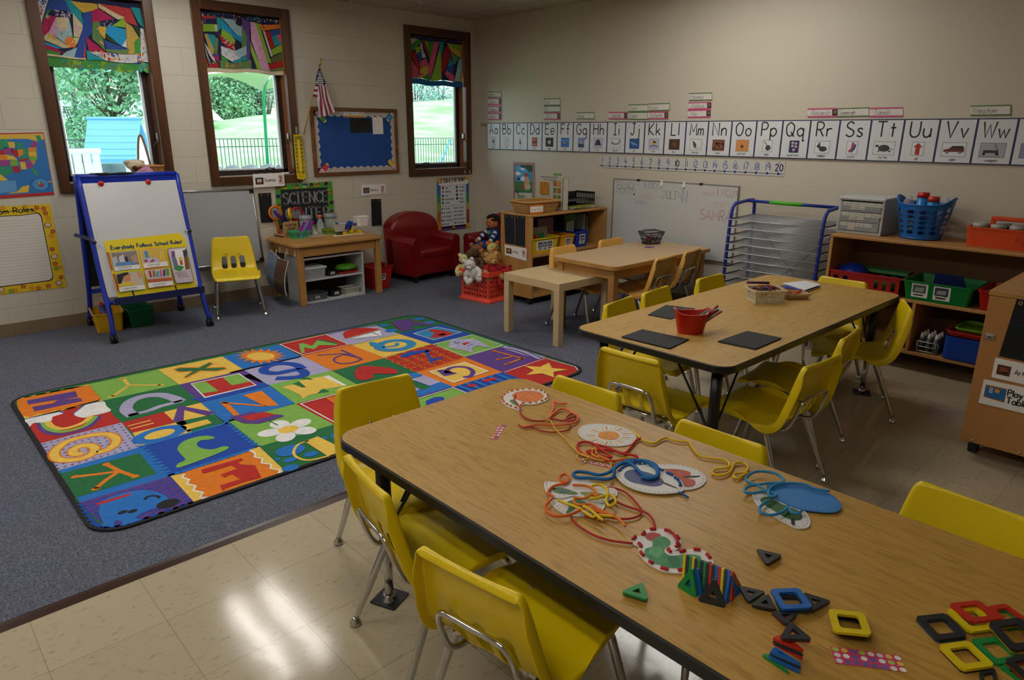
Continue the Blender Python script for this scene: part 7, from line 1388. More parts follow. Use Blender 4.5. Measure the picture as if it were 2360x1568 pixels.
def armchair(label, loc, rz, w=.60, dp=.46):
 t = thing('armchair', label, 'armchair', loc, rz); a = w/2; ar = .095
 b = M();
 pts = []
 prof = [(-a, .07), (-a, .49)]+[(-a+(a)*(1-cos(pi*i/16)), .49+.155*sin(pi*i/16)) for i in range(1, 16)]+[(a, .49), (a, .07)]
 fr_, bk = dp/2-.20, dp/2
 sh = lambda y, k, m_=.0: [(x*k, y+(z_-.3)*.10, .07+(z_-.07)*k) for x, z_ in prof]
 b.loft([sh(bk, .93), sh(bk-.02, 1), sh(fr_+.06, 1), sh(fr_+.04, .96)], RV, True, True, False)
 b.build('backrest', t)
 for s in (-1, 1):
  b = M(); cx_ = s*(a-ar/2); P2 = [(cx_-ar/2, .07), (cx_-ar/2, .37)]+[(cx_-ar/2*1.12*cos(pi*i/8), .375+.06*sin(pi*i/8)) for i in range(9)]+[(cx_+ar/2, .37), (cx_+ar/2, .07)]
  L = lambda y, k, dz=0: [(cx_+(x-cx_)*k, y, .07+(z_-.07)*(1-(1-k)*.25)+dz*(1 if z_ > .3 else 0)) for x, z_ in P2]
  b.loft([L(-dp/2, .86), L(-dp/2+.012, 1), L(0, 1, .005), L(dp/2-.05, 1, .03)], RV, True, True, False); b.build('arm', t)
  ed = [V((cx_+(x-cx_)*.97, -dp/2+.003, .07+(z_-.07)*.992)) for x, z_ in P2]; M().tube(ed, .0035, PIP, 6).build('piping', t)
 M().box((-a+ar, -dp/2+.012, .07), (a-ar, dp/2-.1, .24), RV, .01).build('front_rail', t)
 M().box((-a+ar+.002, -dp/2-.002, .225), (a-ar-.002, dp/2-.1, .315), RV, .032, seg=4).build('seat_cushion', t)
 for sx in (-1, 1):
  for sy in (-1, 1): M().loft([[(sx*(a-.06)+q*.018, sy*(dp/2-.05)+r_*.018, 0) for q, r_ in ((-1, -1), (1, -1), (1, 1), (-1, 1))], [(sx*(a-.06)+q*.028, sy*(dp/2-.05)+r_*.028, .08) for q, r_ in ((-1, -1), (1, -1), (1, 1), (-1, 1))]], mat('1c100c', .4, name='dark_leg')).build('leg', t)
 for ob in t.children:
  for pl in ob.data.polygons: pl.use_smooth = True
  ob.data.set_sharp_from_angle(angle=RD(38))
 return t
armchair('dark red vinyl armchair standing against the block wall', (-.925, -.245, .006), RD(3))
A2 = armchair('dark red vinyl armchair in the corner behind the cubby shelf', (-.335, -.76, .006), RD(-90))
t = thing('rag_doll', 'rag doll with black hair and striped sleeves slumped in the corner armchair', 'doll', (-.47, -.73, .33)); SK = mat('b8713f', .85, name='doll_skin')
M().ball((.08, 0, .10), (.06, .06, .08), mat('1c3f8e', .9, name='blue_overall')).tube([(.0, .03, .03), (-.1, .05, .015)], .028, mat('1c3f8e', .9, name='blue_overall')).tube([(.0, -.03, .03), (-.1, -.05, .015)], .028, mat('1c3f8e', .9, name='blue_overall')).build('body', t)
M().ball((.06, .0, .225), (.06, .068, .06), SK, 18, 12).build('head', t)
b = M(); R = random.Random(2)
for k in range(46):
 a_, e_ = R.uniform(0, 2*pi), R.uniform(.1, 1.4); v = V((cos(a_)*cos(e_)+.35, sin(a_)*cos(e_), sin(e_))).normalized(); c = V((.068, 0, .235)); b.tube([c+v*.045, c+v*.08], [.02, .008], mat('15110f', .95, name='doll_hair'), 6)
b.ball((.085, 0, .235), (.055, .066, .06), mat('15110f', .95, name='doll_hair')); b.build('hair', t)
for s in (-1, 1):
 b = M()
 for k in range(6): q = k/6; b.tube([(.06-.11*q, s*(.06+.03*q), .155-.10*q), (.06-.11*(q+.17), s*(.06+.03*(q+.17)), .155-.10*(q+.17))], .021, mat('d4d8dc' if k % 2 else '1c3a70', .9, name='sleeve_'+('a' if k % 2 else 'b')), 10)
 b.ball((-.065, s*.092, .048), .024, SK); b.build('arm', t)
for s in (-1, 1): M().ball((.003, s*.024, .235), (.004, .006, .007), INK).build('eye', t)
M().ball((.012, .0, .13), (.02, .018, .02), mat('5fa04a', .9, name='doll_badge')).build('badge', t)
M().box((-.07, -.05, 0), (.07, .05, .14), mat('202a3a', .7, name='dark_fabric_box'), .01).box((-.072, -.052, .10), (.072, .052, .14), mat('6a7078', .6, name='grey_rim'), .005).build('fabric_box', loc=(-.555, -.19, .006), label='dark blue fabric box on the carpet between the two armchairs', cat='box')
CR = mat('e84a38', .45, name='coral_red_plastic'); t = thing('toy_crate', 'coral red perforated crate heaped with soft toys', 'crate', (-1.045, -1.385, .006), RD(5))
def holed(b, P0, ex, ez, W_, Hh, nx, nz, r, th):
 """wall panel with round holes; P0 lower-left, ex/ez unit vectors"""
 n = ex.cross(ez); K = 12
 for i in range(nx):
  for j in range(nz):
   x0, x1, z0, z1 = W_*i/nx, W_*(i+1)/nx, Hh*j/nz, Hh*(j+1)/nz; cx_, cz = (x0+x1)/2, (z0+z1)/2
   for side in (0, 1):
    o_ = P0-n*(th*side); vs = []
    for k in range(K):
     a_ = 2*pi*k/K; q = max(abs(cos(a_)), abs(sin(a_))); vs.append(o_+ex*(cx_+(x1-x0)/2*cos(a_)/q)+ez*(cz+(z1-z0)/2*sin(a_)/q))
    for k in range(K): a_ = 2*pi*k/K; vs.append(o_+ex*(cx_+r*cos(a_))+ez*(cz+r*sin(a_)))
    b.add(vs, [(k, (k+1) % K, K+(k+1) % K, K+k) for k in range(K)], CR)
   vs = [P0-n*(th*s_)+ex*(cx_+r*cos(2*pi*k/K))+ez*(cz+r*sin(2*pi*k/K)) for s_ in (0, 1) for k in range(K)]; b.add(vs, [(k, (k+1) % K, K+(k+1) % K, K+k) for k in range(K)], CR)
b = M(); hw = .165
for k in range(4):
 R4 = Matrix.Rotation(pi/2*k, 3, 'Z'); ex = R4 @ V((1, 0, 0)); o_ = R4 @ V((-hw, -hw, .035)); ez = V((0, 0, 1)); holed(b, o_+ex*.02, ex, ez, 2*hw-.04, .165, 9, 4, .0105, .005); b.box((-.165, -.165, .035), (-.145, -.145, .26), CR, T=R4.to_4x4())
b.loft([[(x, y, z_) for x, y in rrect(2*w_, 2*w_, .012, 2)] for w_, z_ in ((.185, 0), (.185, .012), (.168, .036), (.160, .036), (.160, .012))], CR, True, True)
b.loft([[(x, y, z_) for x, y in rrect(2*w_, 2*w_, .015, 2)] for w_, z_ in ((.165, .2), (.168, .228), (.188, .23), (.190, .27), (.176, .27), (.160, .225), (.160, .2))], CR, False, False)
b.build('crate_body', t)
def plush(kind, label, loc, rot, s, col, c2, extra=None):
 """sitting soft toy: continuous body, with ears, muzzle and eyes as its parts"""
 M4 = Matrix.Translation(V((-1.045, -1.385, .006))+V(loc)) @ Matrix.Rotation(RD(rot[2]), 4, 'Z') @ Matrix.Rotation(RD(rot[0]), 4, 'X') @ Matrix.Rotation(RD(rot[1]), 4, 'Y') @ Matrix.Scale(s, 4)
 t = thing(kind, label, 'soft toy', M4=M4); XF[t.name] = M4; f, g = FUR(col), FUR(c2)
 body = M().ball((0, 0, .06), (.062, .055, .07), f, 16, 10, wob=.03)
 for sx in (-1, 1): body.tube(spline([(sx*.045, -.02, .1), (sx*.08, -.05, .07), (sx*.075, -.085, .05)], 4), [.024]*8+[.027], f, 10); body.ball((sx*.075, -.088, .048), .027, f); body.tube([(sx*.03, -.02, .02), (sx*.06, -.09, .015)], .03, f, 10); body.ball((sx*.062, -.1, .02), (.032, .028, .034), f)
 body.ball((0, -.012, .165), (.058, .052, .052), f, 18, 12, wob=.02).build('body', t)
 for sx in (-1, 1): M().ball((sx*.045, 0, .21) if kind != 'plush_dog' else (sx*.058, -.005, .16), (.022, .014, .022) if kind != 'plush_dog' else (.016, .02, .042), g).build('ear', t)
 M().ball((0, -.062, .152), (.026, .022, .02), g).build('muzzle', t); M().ball((0, -.084, .16), (.008, .006, .006), mat('3a1c18', .5, name='plush_nose')).build('nose', t)
 for sx in (-1, 1): M().ball((sx*.022, -.058, .18), .0052, INK, 8, 6).build('eye', t)
 if extra:
  b = M(); b.lathe([(.045, .0), (.069, .03), (.069, .085), (.04, .125), (.036, .125)], mat(extra, .9, name='plush_shirt_'+extra), n=16)
  for sx in (-1, 1): b.tube([(sx*.04, -.012, .1), (sx*.082, -.05, .072)], [.03, .031], mat(extra, .9, name='plush_shirt_'+extra), 10)
  b.build('shirt', t)
 return t
plush('plush_bear', 'tan teddy bear in a red shirt at the front of the crate', (-.04, -.09, .20), (0, 0, -18), .98, 'b08850', 'c9a468', 'a01020')
plush('plush_bear', 'white soft toy bear hanging over the left rim of the crate', (-.155, -.03, .21), (20, -20, -55), .85, 'd5d2cc', 'e0dcd4', 'd8d6d2')
plush('plush_bear', 'pale yellow soft toy at the far left corner of the crate', (-.14, .12, .22), (0, -10, -60), .8, 'cfc388', 'd8d0a0')
plush('plush_dog', 'dark brown soft toy dog behind the white one', (-.09, .05, .25), (-10, -15, -40), .9, '5a3a24', '4a2c1a')
plush('plush_bear', 'mid-brown fluffy soft toy at the back left of the heap', (-.02, .13, .25), (0, 0, -30), 1.0, '7a5434', '8a6240')
plush('plush_dog', 'floppy caramel soft toy dog lying across the top of the heap', (.03, .04, .30), (-60, 10, -65), 1.05, 'a4733e', '6a4426')
plush('plush_bear', 'small orange and honey soft toy right of the red-shirted bear', (.075, -.07, .235), (0, 10, -10), .75, 'c08a3e', 'd9a040', 'd8702a')
plush('plush_bear', 'yellow chick soft toy with an orange hood high in the heap', (.11, .06, .27), (0, 0, -30), .95, 'd9cc78', 'e0702a', 'd8cc80')
plush('plush_dog', 'white soft toy with black eye patches and red spotted bow', (.155, -.04, .235), (0, 15, -20), .85, 'd8d4d0', '16161a', 'b01c20')
plush('plush_bear', 'red soft toy at the front rim of the crate', (.03, -.13, .17), (35, 0, -5), .8, 'b41c18', '8a1410')
plush('plush_bear', 'sage green and ginger soft toy at the right of the crate', (.12, .0, .19), (30, 0, 30), .9, '8a9a5c', 'b06a30')
def casework(name, label, a, b_, zs, dirn, mid=None, divs=(), legs=True, backc='5f3f20'):
 """maple shelf unit between corners a and b_ (world xyz); open side 'x-' or 'y-'; zs = shelf levels"""
 x0, y0, z0 = a; x1, y1, z1 = b_; t = thing(name, label, 'shelf', ((x0+x1)/2, (y0+y1)/2, z0-.06)); T_ = .02; W_ = {'parent': t, 'world': True}
 if dirn == 'y-':
  M().box((x0, y0, z0), (x0+T_, y1, z1-T_), MAP, .003).build('side_panel', **W_); M().box((x1-T_, y0, z0), (x1, y1, z1-T_), MAP, .003).build('side_panel', **W_)
  M().box((x0, y1-.008, z0), (x1, y1, z1-T_), mat(backc, .6, name='maple_back')).build('back_panel', **W_)
  for z in zs: M().box((x0+T_, y0+.004, z-T_), (x1-T_, y1-.008, z), MAPX, .003).build('shelf_board', **W_)
 else:
  M().box((x0, y1-T_, z0), (x1, y1, z1-T_), MAP, .003).build('side_panel', **W_); M().box((x0, y0, z0), (x1, y0+T_, z1-T_), MAP, .003).build('side_panel', **W_)
  M().box((x1-.008, y0, z0), (x1, y1, z1-T_), mat(backc, .6, name='maple_back')).build('back_panel', **W_)
  for z in zs: M().box((x0+.004, y0+T_, z-T_), (x1-.008, y1-T_, z), MAPY, .003).build('shelf_board', **W_)
 for y, za, zb in divs: M().box((x0+.006, y-.01, za), (x1-.008, y+.01, zb), MAP, .003).build('divider', **W_)
 M().box((x0-.006, y0-.006, z1-T_), (x1+(.0 if dirn != 'y-' else .003), y1, z1), MAPX if dirn == 'y-' else MAPY, .005).build('top_board', **W_)
 for x in (x0+.04, x1-.06):
  for y in (y0+.05, y1-.05): M().cyl((x, y-.012, z0-.03), (x, y+.012, z0-.03), .0295, BLACKP, n=14).build('caster', **W_)
 return t
MAPY = wood('maple_long', '9c6d38', 'b58548', 'y', .7, .45, 2, .6)
CZ = .066
casework('cubby_shelf', 'low maple cubby shelf with the writing sign on its end', (-.985, -1.865, CZ), (-.03, -1.48, .772), (CZ+.02, .432), 'y-')
d = D((-.9855, 0, 0), (0, -1, 0), (0, 0, 1), .0006, (1040, 460, 6.27))
pocket(D((-.986, 0, 0), (0, -1, 0), (0, 0, 1), .0006, (1040, 460, 6.27)), ((768, 210), (912, 228), (920, 655), (785, 630)), 0, (.2, .8), '0e1524').build('pocket_chart', label='navy black pocket strip on the cubby shelf end, left of the pair', cat='pocket chart')
pocket(D((-.986, 0, 0), (0, -1, 0), (0, 0, 1), .0006, (1040, 460, 6.27)), ((925, 222), (1068, 240), (1065, 682), (930, 660)), 0, (.25, .75), '0e1524').build('pocket_chart', label='navy black pocket strip on the cubby shelf end, right of the pair', cat='pocket chart')
sign(D((-.988, 0, 0), (0, -1, 0), (0, 0, 1), .0006, (1040, 460, 6.27)), ((775, 650), (1092, 712), (1088, 888), (778, 800)), 'writing', '4', ('4a2a1e', 'c08a5a', '6a3a28'), 'centre_sign', 'white writing sign with number 4 on the cubby shelf end')
yb = -1.66
t = bin_('storage_bin', 'wide yellow bin with three picture labels in the cubby shelf', (-.775, yb, .4325), .345, .33, .13, 'd9bc10', 0, taper=.9); tagcard(t, (-.10, -.154, .025), (.10, -.154, .025), (.105, -.163, .105), (-.105, -.163, .105), ('2c3458', '5a6a88', '4a4a50'))
t = bin_('storage_bin', 'amber yellow bin with one picture label in the cubby shelf', (-.482, yb, .4325), .17, .33, .125, 'dd9f10', 0, taper=.9); tagcard(t, (-.035, -.154, .03), (.035, -.154, .03), (.037, -.163, .1), (-.037, -.163, .1), ('4a4a52',))
t = bin_('storage_bin', 'royal blue bin with one picture label in the cubby shelf', (-.29, yb, .4325), .17, .33, .14, '14359a', 0, taper=.9); tagcard(t, (-.04, -.154, .03), (.03, -.154, .03), (.032, -.163, .115), (-.042, -.163, .115), ('3a3a3e',))
for (c, sz, col, rz, lb) in (((-.86, -1.74, .45), (.012, .12, .14), 'b8301c', .2, 'red folder upright in the wide yellow bin'), ((-.76, -1.72, .45), (.16, .012, .135), '1f7a3a', .15, 'green folder in the wide yellow bin'), ((-.70, -1.66, .46), (.2, .01, .17), 'b8b298', -.1, 'cream paper folder standing in the wide yellow bin'), ((-.55, -1.60, .45), (.2, .01, .24), '8a6a80', 0, 'mauve folder standing behind the yellow bins'),
                             ((-.31, -1.68, .46), (.13, .012, .19), 'b0b4ac', .25, 'grey-white folder in the royal blue bin'), ((-.25, -1.62, .46), (.12, .012, .24), '5a8a3a', -.2, 'green and orange booklet in the royal blue bin'), ((-.15, -1.60, .4325), (.02, .22, .27), 'a4a8b0', 0, 'pale grey binder at the right end of the cubby shelf'), ((-.10, -1.6, .4325), (.03, .2, .25), '7a8288', 0, 'darker grey binder at the right end of the cubby shelf'), ((-.93, -1.70, .086), (.03, .15, .2), 'b4b4b0', 0, 'white box low in the cubby shelf, bottom left'), ((-.86, -1.68, .086), (.05, .12, .16), '8a9a90', .2, 'grey-green packet low in the cubby shelf')):
 M().box((-sz[0]/2, -sz[1]/2, 0), (sz[0]/2, sz[1]/2, sz[2]), mat(col, .6, name='card_'+col), .002).build('folder', loc=c, rz=rz, label=lb, cat='folder')
ST = .7725; W2 = mat('b98a4c', .75, 0, .3, 90, .9, name='honey_wicker')
t = thing('wicker_tray', 'shallow honey wicker tray with an orange-edged paper label on the cubby shelf', 'basket', (-.80, -1.72, ST), RD(-4)); b = M()
for k in range(7): q = k/6; b.tube([(x, y, .008+.012*k+.002*((i+k) % 2)) for i, (x, y) in enumerate(rrect(.30+.055*q, .19+.055*q, .03, 3))], .0072, W2, 6, True)
b.tube([(x, y, .094) for x, y in rrect(.372, .262, .035, 4)], .010, W2, 6, True).prism(rrect(.30, .19, .03), 0, .006, W2); b.build('tray_body', t)
d = D(XF[t.name] @ V((-.18, -.128, .0)), XF[t.name].to_3x3() @ V((1, 0, 0)), (0, 0, 1), .0006); d.rect(.012, .003, .155, .078, mat('d9762a', .6, name='orange_strip')); d.up().rect(.012, .018, .155, .063, PAPER); d.up().text('Sonia Robin', .02, .03, .022, mat('a08a90', .6, name='pale_pen'), .09, 'l', 0, 1.5, 1, 0, .125); d.build('name_label', t)
t = thing('magazine_file', 'white cardboard magazine file with picture covers on the cubby shelf', 'magazine file', (-.545, -1.695, ST)); WC2 = mat('b9b6aa', .6, name='file_card')
M().loft([[(x, y, z) for y, z in ((-.135, 0), (.135, 0), (.135, .14), (.02, .272), (-.135, .272))] for x in (-.036, -.033)], WC2).loft([[(x, y, z) for y, z in ((-.135, 0), (.135, 0), (.135, .14), (.02, .272), (-.135, .272))] for x in (.033, .036)], WC2).box((-.036, -.135, 0), (.036, -.132, .272), WC2).box((-.036, .132, 0), (.036, .135, .14), WC2).box((-.036, -.135, 0), (.036, .135, .003), WC2).build('case', t)
b = M().loft([[(-.028+.01*q*q*0, -.125, .004), (-.028, .125, .004), (-.05, .15, .31), (-.03, -.12, .305)], [(-.02, -.125, .004), (-.02, .125, .004), (-.042, .15, .31), (-.02, -.12, .305)]], mat('c9c6b4', .4, name='brochure')); b.build('brochure', t)
d = D(XF[t.name] @ V((-.0375, .14, 0)), (0, -1, 0), (0, 0, 1), .0005); d.k = 2
for i in range(2):
 for j in range(4): d.rect(.165+i*.05, .03+j*.058, .205+i*.05, .075+j*.058, mat(('b8862a', '8a6a2a', '5a7a3a', '9a5a2a')[(i+j) % 4], .5, name='cover_pic_%d' % ((i+j) % 4)))
for i in range(3): d.rect(.03+i*.045, .03, .06+i*.045, .075, mat(('4a6a3a', 'a8883a', '7a5a3a')[i], .5, name='cover_low_%d' % i))
d.build('cover_pictures', t)
d = D(XF[t.name] @ V((-.053, .15, 0)), (.09, -1, 0), (0, 0, 1), .0005); d.k = 16; d.rect(.03, .13, .125, .235, mat('b87a1c', .5, 0, .3, 30, name='cover_large')); d.scrib(.04, .275, .18, .014, mat('5a6a9a', .5, name='cover_title'), 4); d.scrib(.07, .255, .14, .009, mat('6a6a6a', .5, name='cover_sub'), 5); d.rect(.18, .297, .27, .31, mat('4f8a2a', .5, name='cover_green')); d.build('front_cover', t)
t = thing('letter_tray', 'black slotted letter tray with papers on the cubby shelf', 'letter tray', (-.27, -1.66, ST)); b = M()
b.box((-.19, .1, .0), (.17, .105, .13), BLACKP).box((-.19, -.12, .0), (.17, .105, .004), BLACKP).box((-.19, -.12, 0), (-.186, .105, .13), BLACKP).box((-.19, -.12, .066), (.17, .105, .07), BLACKP)
for z0, z1 in ((0, .018), (.055, .075), (.115, .135)): b.box((.166, -.12, z0), (.17, .105, z1), BLACKP)
for k in range(11): b.box((.166, -.12+k*.0215, 0), (.17, -.11+k*.0215, .13), BLACKP)
b.build('tray_frame', t)
for k, (c, o_) in enumerate((('c4c6c8', 0), ('b0b2a8', .01), ('9aa03a', .02))): M().box((-.15+o_, -.14-o_*.6, 0), (.14+o_, .08, .006), mat(c, .5, name='sheet_'+c)).build('paper_stack', loc=(-.28, -1.68, ST+.005+k*.0065), rz=RD(3*k-2), label=('white', 'grey', 'olive yellow')[k]+' papers sticking out of the black letter tray', cat='paper')
RBL = mat('1b2f8c', .35, name='rack_blue'); RW = mat('b6b8bc', .35, .5, name='rack_wire')
X0, X1, YA, YB = -.40, -.06, -3.315, -3.985
t = thing('drying_rack', 'blue wire art drying rack with a green tape on its top bar', 'drying rack', ((X0+X1)/2, (YA+YB)/2, 0))
for y in (YA, YB): M().tube(spline([(X0-.02, y, .02), (X0-.01, y, .5), (X0+.01, y, .85), (X0+.05, y, .925), (X0+.1, y, .935), (X1-.05, y, .945), (X1-.012, y, .925), (X1, y, .85), (X1, y, .45), (X1, y, .02)], 4), .0125, RBL, 10).build('end_frame', t, world=True)
xm = (X0+X1)/2; M().cyl((xm+.06, YA, .942), (xm+.06, YB, .942), .011, RBL).build('top_bar', t, world=True); M().cyl((xm+.06, -3.49, .942), (xm+.06, -3.73, .942), .0135, mat('4fae22', .5, name='green_tape')).build('tape', t, world=True)
M().cyl((X1, YA, .8), (X1, YB, .12), .006, RBL).cyl((X1, YB, .8), (X1, YA, .12), .006, RBL).build('cross_brace', t, world=True)
for k in range(13):
 z = .13+k*.058; b = M()
 b.tube([(X0-.025, YA, z), (X1, YA, z+.012), (X1, YB, z+.012), (X0-.025, YB, z)], .003, RW, 5, True)
 for i in range(10): x = X0-.005+(X1-X0)*i/10; b.cyl((x, YA, z+.001*i), (x, YB, z+.001*i), .0022, RW, n=4)
 for i in range(8): y = YA+(YB-YA)*(i+.5)/8; b.cyl((X0-.025, y, z-.002), (X1, y, z+.01), .0018, RW, n=4)
 for y in (YA, YB): b.box((X0-.0, y-.005, z-.003), (X1, y+.005, z+.006), BLACKM)
 b.build('wire_shelf', t, world=True)
SR = casework('storage_shelf', 'long maple storage shelf along the alphabet wall with bins and trays', (-.40, -5.27, .105), (-.012, -4.045, .797), (.125, .448), 'x-', divs=((-4.60, .125, .428),), backc='6b4722')
TT = .7975
t = thing('drawer_unit', 'white three-drawer plastic organiser covered in word labels', 'drawer unit', (-.19, -4.175, TT)); DW = mat('b9bbb9', .45, name='greyish_plastic'); DC = mat('8f9296', .15, name='smoky_drawer')
M().box((-.12, -.14, 0), (.15, .14, .018), DW, .004).box((-.13, -.145, .212), (.155, .145, .235), DW, .008).box((-.12, -.14, .018), (.15, -.126, .212), DW).box((-.12, .126, .018), (.15, .14, .212), DW).box((.135, -.126, .018), (.15, .126, .212), DW).box((-.12, -.126, .079), (.13, .126, .085), DW).box((-.12, -.126, .144), (.13, .126, .150), DW).build('casing', t)
LBL = mat('cfccc0', .6, name='label_paper'); wl = (('Paper', 'Shapes', 'Glitter', 'Stars', 'Ribbon', 'Beads', 'Jewels'), ('Cork', 'Felt', 'Animals', 'Foil', 'Thumbtacks', 'Christmas', 'Rocks'), ('Sand', 'Hearts', 'Memory', 'Easter', 'Sequins'))
for k in range(3):
 z = .021+.0645*(2-k); dr = M().box((-.126, -.124, z), (.11, .124, z+.055), DC, .003).build('drawer', t)
 d = D(XF[t.name] @ V((-.1265, .124, z)), (0, -1, 0), (0, 0, 1), .0006); a = .012
 for j, w_ in enumerate(wl[k][:5 if k < 2 else 4]):
  L = .03+.0028*len(w_) ; L = min(L, .055); d.rect(a, .030, a+L, .05, LBL); d.up(); d.text(w_, a+.003, .037, .009, INK, .12, 'l', 0, 1.5, 1, 0, L-.006); d.up(-1); a += L+.0035
 a = .06
 for j, w_ in enumerate(wl[k][5 if k < 2 else 4:]): L = .042; d.rect(a, .008, a+L, .027, LBL); d.up(); d.text(w_, a+.003, .014, .009, INK, .12, 'l', 0, 1.5, 1, 0, L-.006); d.up(-1); a += L+.006
 o = d.build('word_labels', dr)
t = thing('laundry_basket', 'bright blue flexible basket with oval holes and upswept handles', 'basket', (-.20, -4.51, TT)); BB2 = mat('0f62b4', .35, name='blue_tub'); b = M(); NC, NR = 24, 8
def bbp(i, z, th=0): a_ = 2*pi*i/96; r = .115+.045*z-th; rise = .045*max(0, abs(sin(a_))**6)*z**3; return V((r*cos(a_)*.9, r*sin(a_), .012+.2*z+rise))
for th in (0, .004):
 for j in range(26):
  z0, z1 = j/26, (j+1)/26
  for i in range(96):
   ph = (i % 8)-3.5; pj_ = (j % 4)-1.5; hole = 3 <= j <= 22 and abs(ph) < 2.7 and abs(pj_) < .6+(.6 if abs(ph) < 1.8 else 0)
   hole = 3 <= j < 23 and (ph/3.0)**2+((j-3) % 4-1.0)**2/1.5 < .95
   if hole: continue
   b.add([bbp(i, z0, th), bbp(i+1, z0, th), bbp(i+1, z1, th), bbp(i, z1, th)], [(0, 1, 2, 3)], BB2, True)
b.tube([bbp(i, 1, .002) for i in range(96)], .005, BB2, 6, True).lathe([(.1, 0), (.113, .004), (.117, .014)], BB2, n=36, sx=.9); b.build('basket_body', t)
for k, (dy, dx, c, c2, h, lb) in enumerate(((.02, 0, '1f7ac0', 'b8241c', .26, 'blue jar with red lid standing in the blue basket, taller left one'), (-.045, -.02, '1f7ac0', 'b8341c', .24, 'blue jar with red lid standing in the blue basket, right one'))):
 q = thing('jar', lb, 'jar', (-.20+dx, -4.51+dy, TT+.02)); M().cyl((0, 0, 0), (0, 0, h-.03), .033, mat(c, .35, name='jar_'+c), n=18).build('jar_body', q); M().cyl((0, 0, h-.03), (0, 0, h), .035, mat(c2, .35, name='lid_'+c2), .032, 18).build('lid', q)
slotted('plastic_basket', 'dark purple slotted cup in front of the blue jars', (-.265, -4.515, TT+.13), .05, .14, .075, '2a2a78', 0, 9)
for y, lb in ((-4.41, 'crumpled clear plastic bag at the left of the blue basket'), (-4.615, 'crumpled clear plastic bag at the right of the blue basket')): M().ball((0, 0, .11), (.05, .035, .12), CLEAR, 12, 9, wob=.18).build('plastic_bag', loc=(-.19, y, TT+.03), label=lb, cat='bag')
t = thing('paint_caddy', 'orange plastic caddy with handle holding white-lidded jars', 'caddy', (-.20, -4.965, TT)); OR = mat('d2440c', .4, name='orange_caddy')
M().tray(.21, .36, .22, .38, 0, .112, .004, OR, .006, .02).build('tub', t); M().box((-.006, -.17, .02), (.006, .17, .09), OR).box((-.01, -.10, .09), (.01, -.075, .15), OR, .004).box((-.01, .075, .09), (.01, .10, .15), OR, .004).box((-.012, -.10, .145), (.012, .10, .17), OR, .006).build('handle', t)
d = D(XF[t.name] @ V((-.1125, 0, 0)), (0, -1, 0), (0, 0, 1), .0008); d.text('Paint', .06, .035, .04, mat('a83a10', .6, name='faded_marker'), .09); d.build('lettering', t)
for i in range(2):
 for j in range(4): q = thing('paint_jar', ('front', 'rear')[i]+' row jar in the orange caddy, '+('nearest the blue basket', 'second from the blue basket', 'third from the blue basket', 'farthest from the blue basket')[j], 'jar', (-.255+i*.11, -4.83-j*.09, TT+.006), group='paint jars in the orange caddy'); M().cyl((0, 0, 0), (0, 0, .1), .034, mat(('8a3a30', 'a89878', '4a6a8a', 'b0a08a')[(i+j) % 4], .3, name='paint_%d' % ((i+j) % 4)), n=16).build('jar_body', q); M().cyl((0, 0, .1), (0, 0, .122), .038, mat('a8a6a0', .5, name='jar_lid'), n=20).build('lid', q)
MZ = .4485
t = thing('storage_crate', 'red storage crate with slotted front on the upper level of the storage shelf', 'crate', (-.235, -4.285, MZ)); RB = mat('a01614', .4, name='red_crate'); b = M().box((-.155, -.22, 0), (.15, .22, .006), RB)
for a, c in (((-.155, -.22, 0), (-.149, .22, .03)), ((-.155, -.22, .085), (-.149, .22, .115)), ((.144, -.22, 0), (.15, .22, .115)), ((-.155, -.22, 0), (.15, -.214, .115)), ((-.155, .214, 0), (.15, .22, .115))): b.box(a, c, RB)
for y0, y1 in ((-.22, -.19), (-.165, -.14), (-.115, -.09), (-.065, .1), (.13, .16), (.19, .22)): b.box((-.155, y0, .03), (-.149, y1, .085), RB)
b.box((-.163, -.228, .108), (-.15, .228, .118), RB).build('crate_body', t)
M().ball((0, 0, .07), (.09, .1, .075), mat('14349a', .35, name='blue_cellophane'), 16, 10, wob=.12).build('blue_bundle', loc=(-.24, -4.16, MZ+.008), label='crinkled blue bundle in the left of the red crate', cat='bundle')
for k, y in enumerate((-4.33, -4.40)): M().cyl((-.30, y, MZ+.05), (-.12, y, MZ+.05), .04, mat('3f8a4a', .6, name='green_roll'), n=16).build('paper_roll', label='green roll lying in the red crate, %s' % ('left one', 'right one')[k], cat='roll')
M().box((-.05, -.16, 0), (.05, .16, .02), mat('3f7a40', .6, name='green_block')).build('green_board', loc=(-.15, -4.32, MZ+.1), label='green board lying across the back of the red crate', cat='board')
t = bin_('storage_bin', 'green bin with paper picture labels on the storage shelf', (-.235, -4.705, MZ), .33, .375, .118, '07762f', 0, taper=.9)
for y, c in ((.09, '4a5a4a'), (-.03, '33385a')): tagcard(t, (-.153, y+.045, .02), (-.153, y-.045, .02), (-.163, y-.045, .105), (-.163, y+.045, .105), (c,))
d = D(XF[t.name] @ V((-.164, -.03, 0)), (0, -1, 0), (0, 0, 1), .0008); d.k = 5; d.text('Drawing', -.034, .048, .012, INK, .12, 'l', 0, 1.5, 1, 0, .06); d.text('Paper', -.026, .031, .012, INK, .12, 'l', 0, 1.5, 1, 0, .045); d.build('lettering', t)
M().loft([[(0, .05, .1), (0, -.10, .1), (.06, -.12, .0), (.06, .07, .0)], [(.002, .05, .1), (.002, -.10, .1), (.062, -.12, .0), (.062, .07, .0)], ], mat('17296a', .7, name='navy_paper')).build('navy_paper', loc=(-.27, -4.70, MZ+.06), label='curled navy paper sticking up from the green bin', cat='paper')
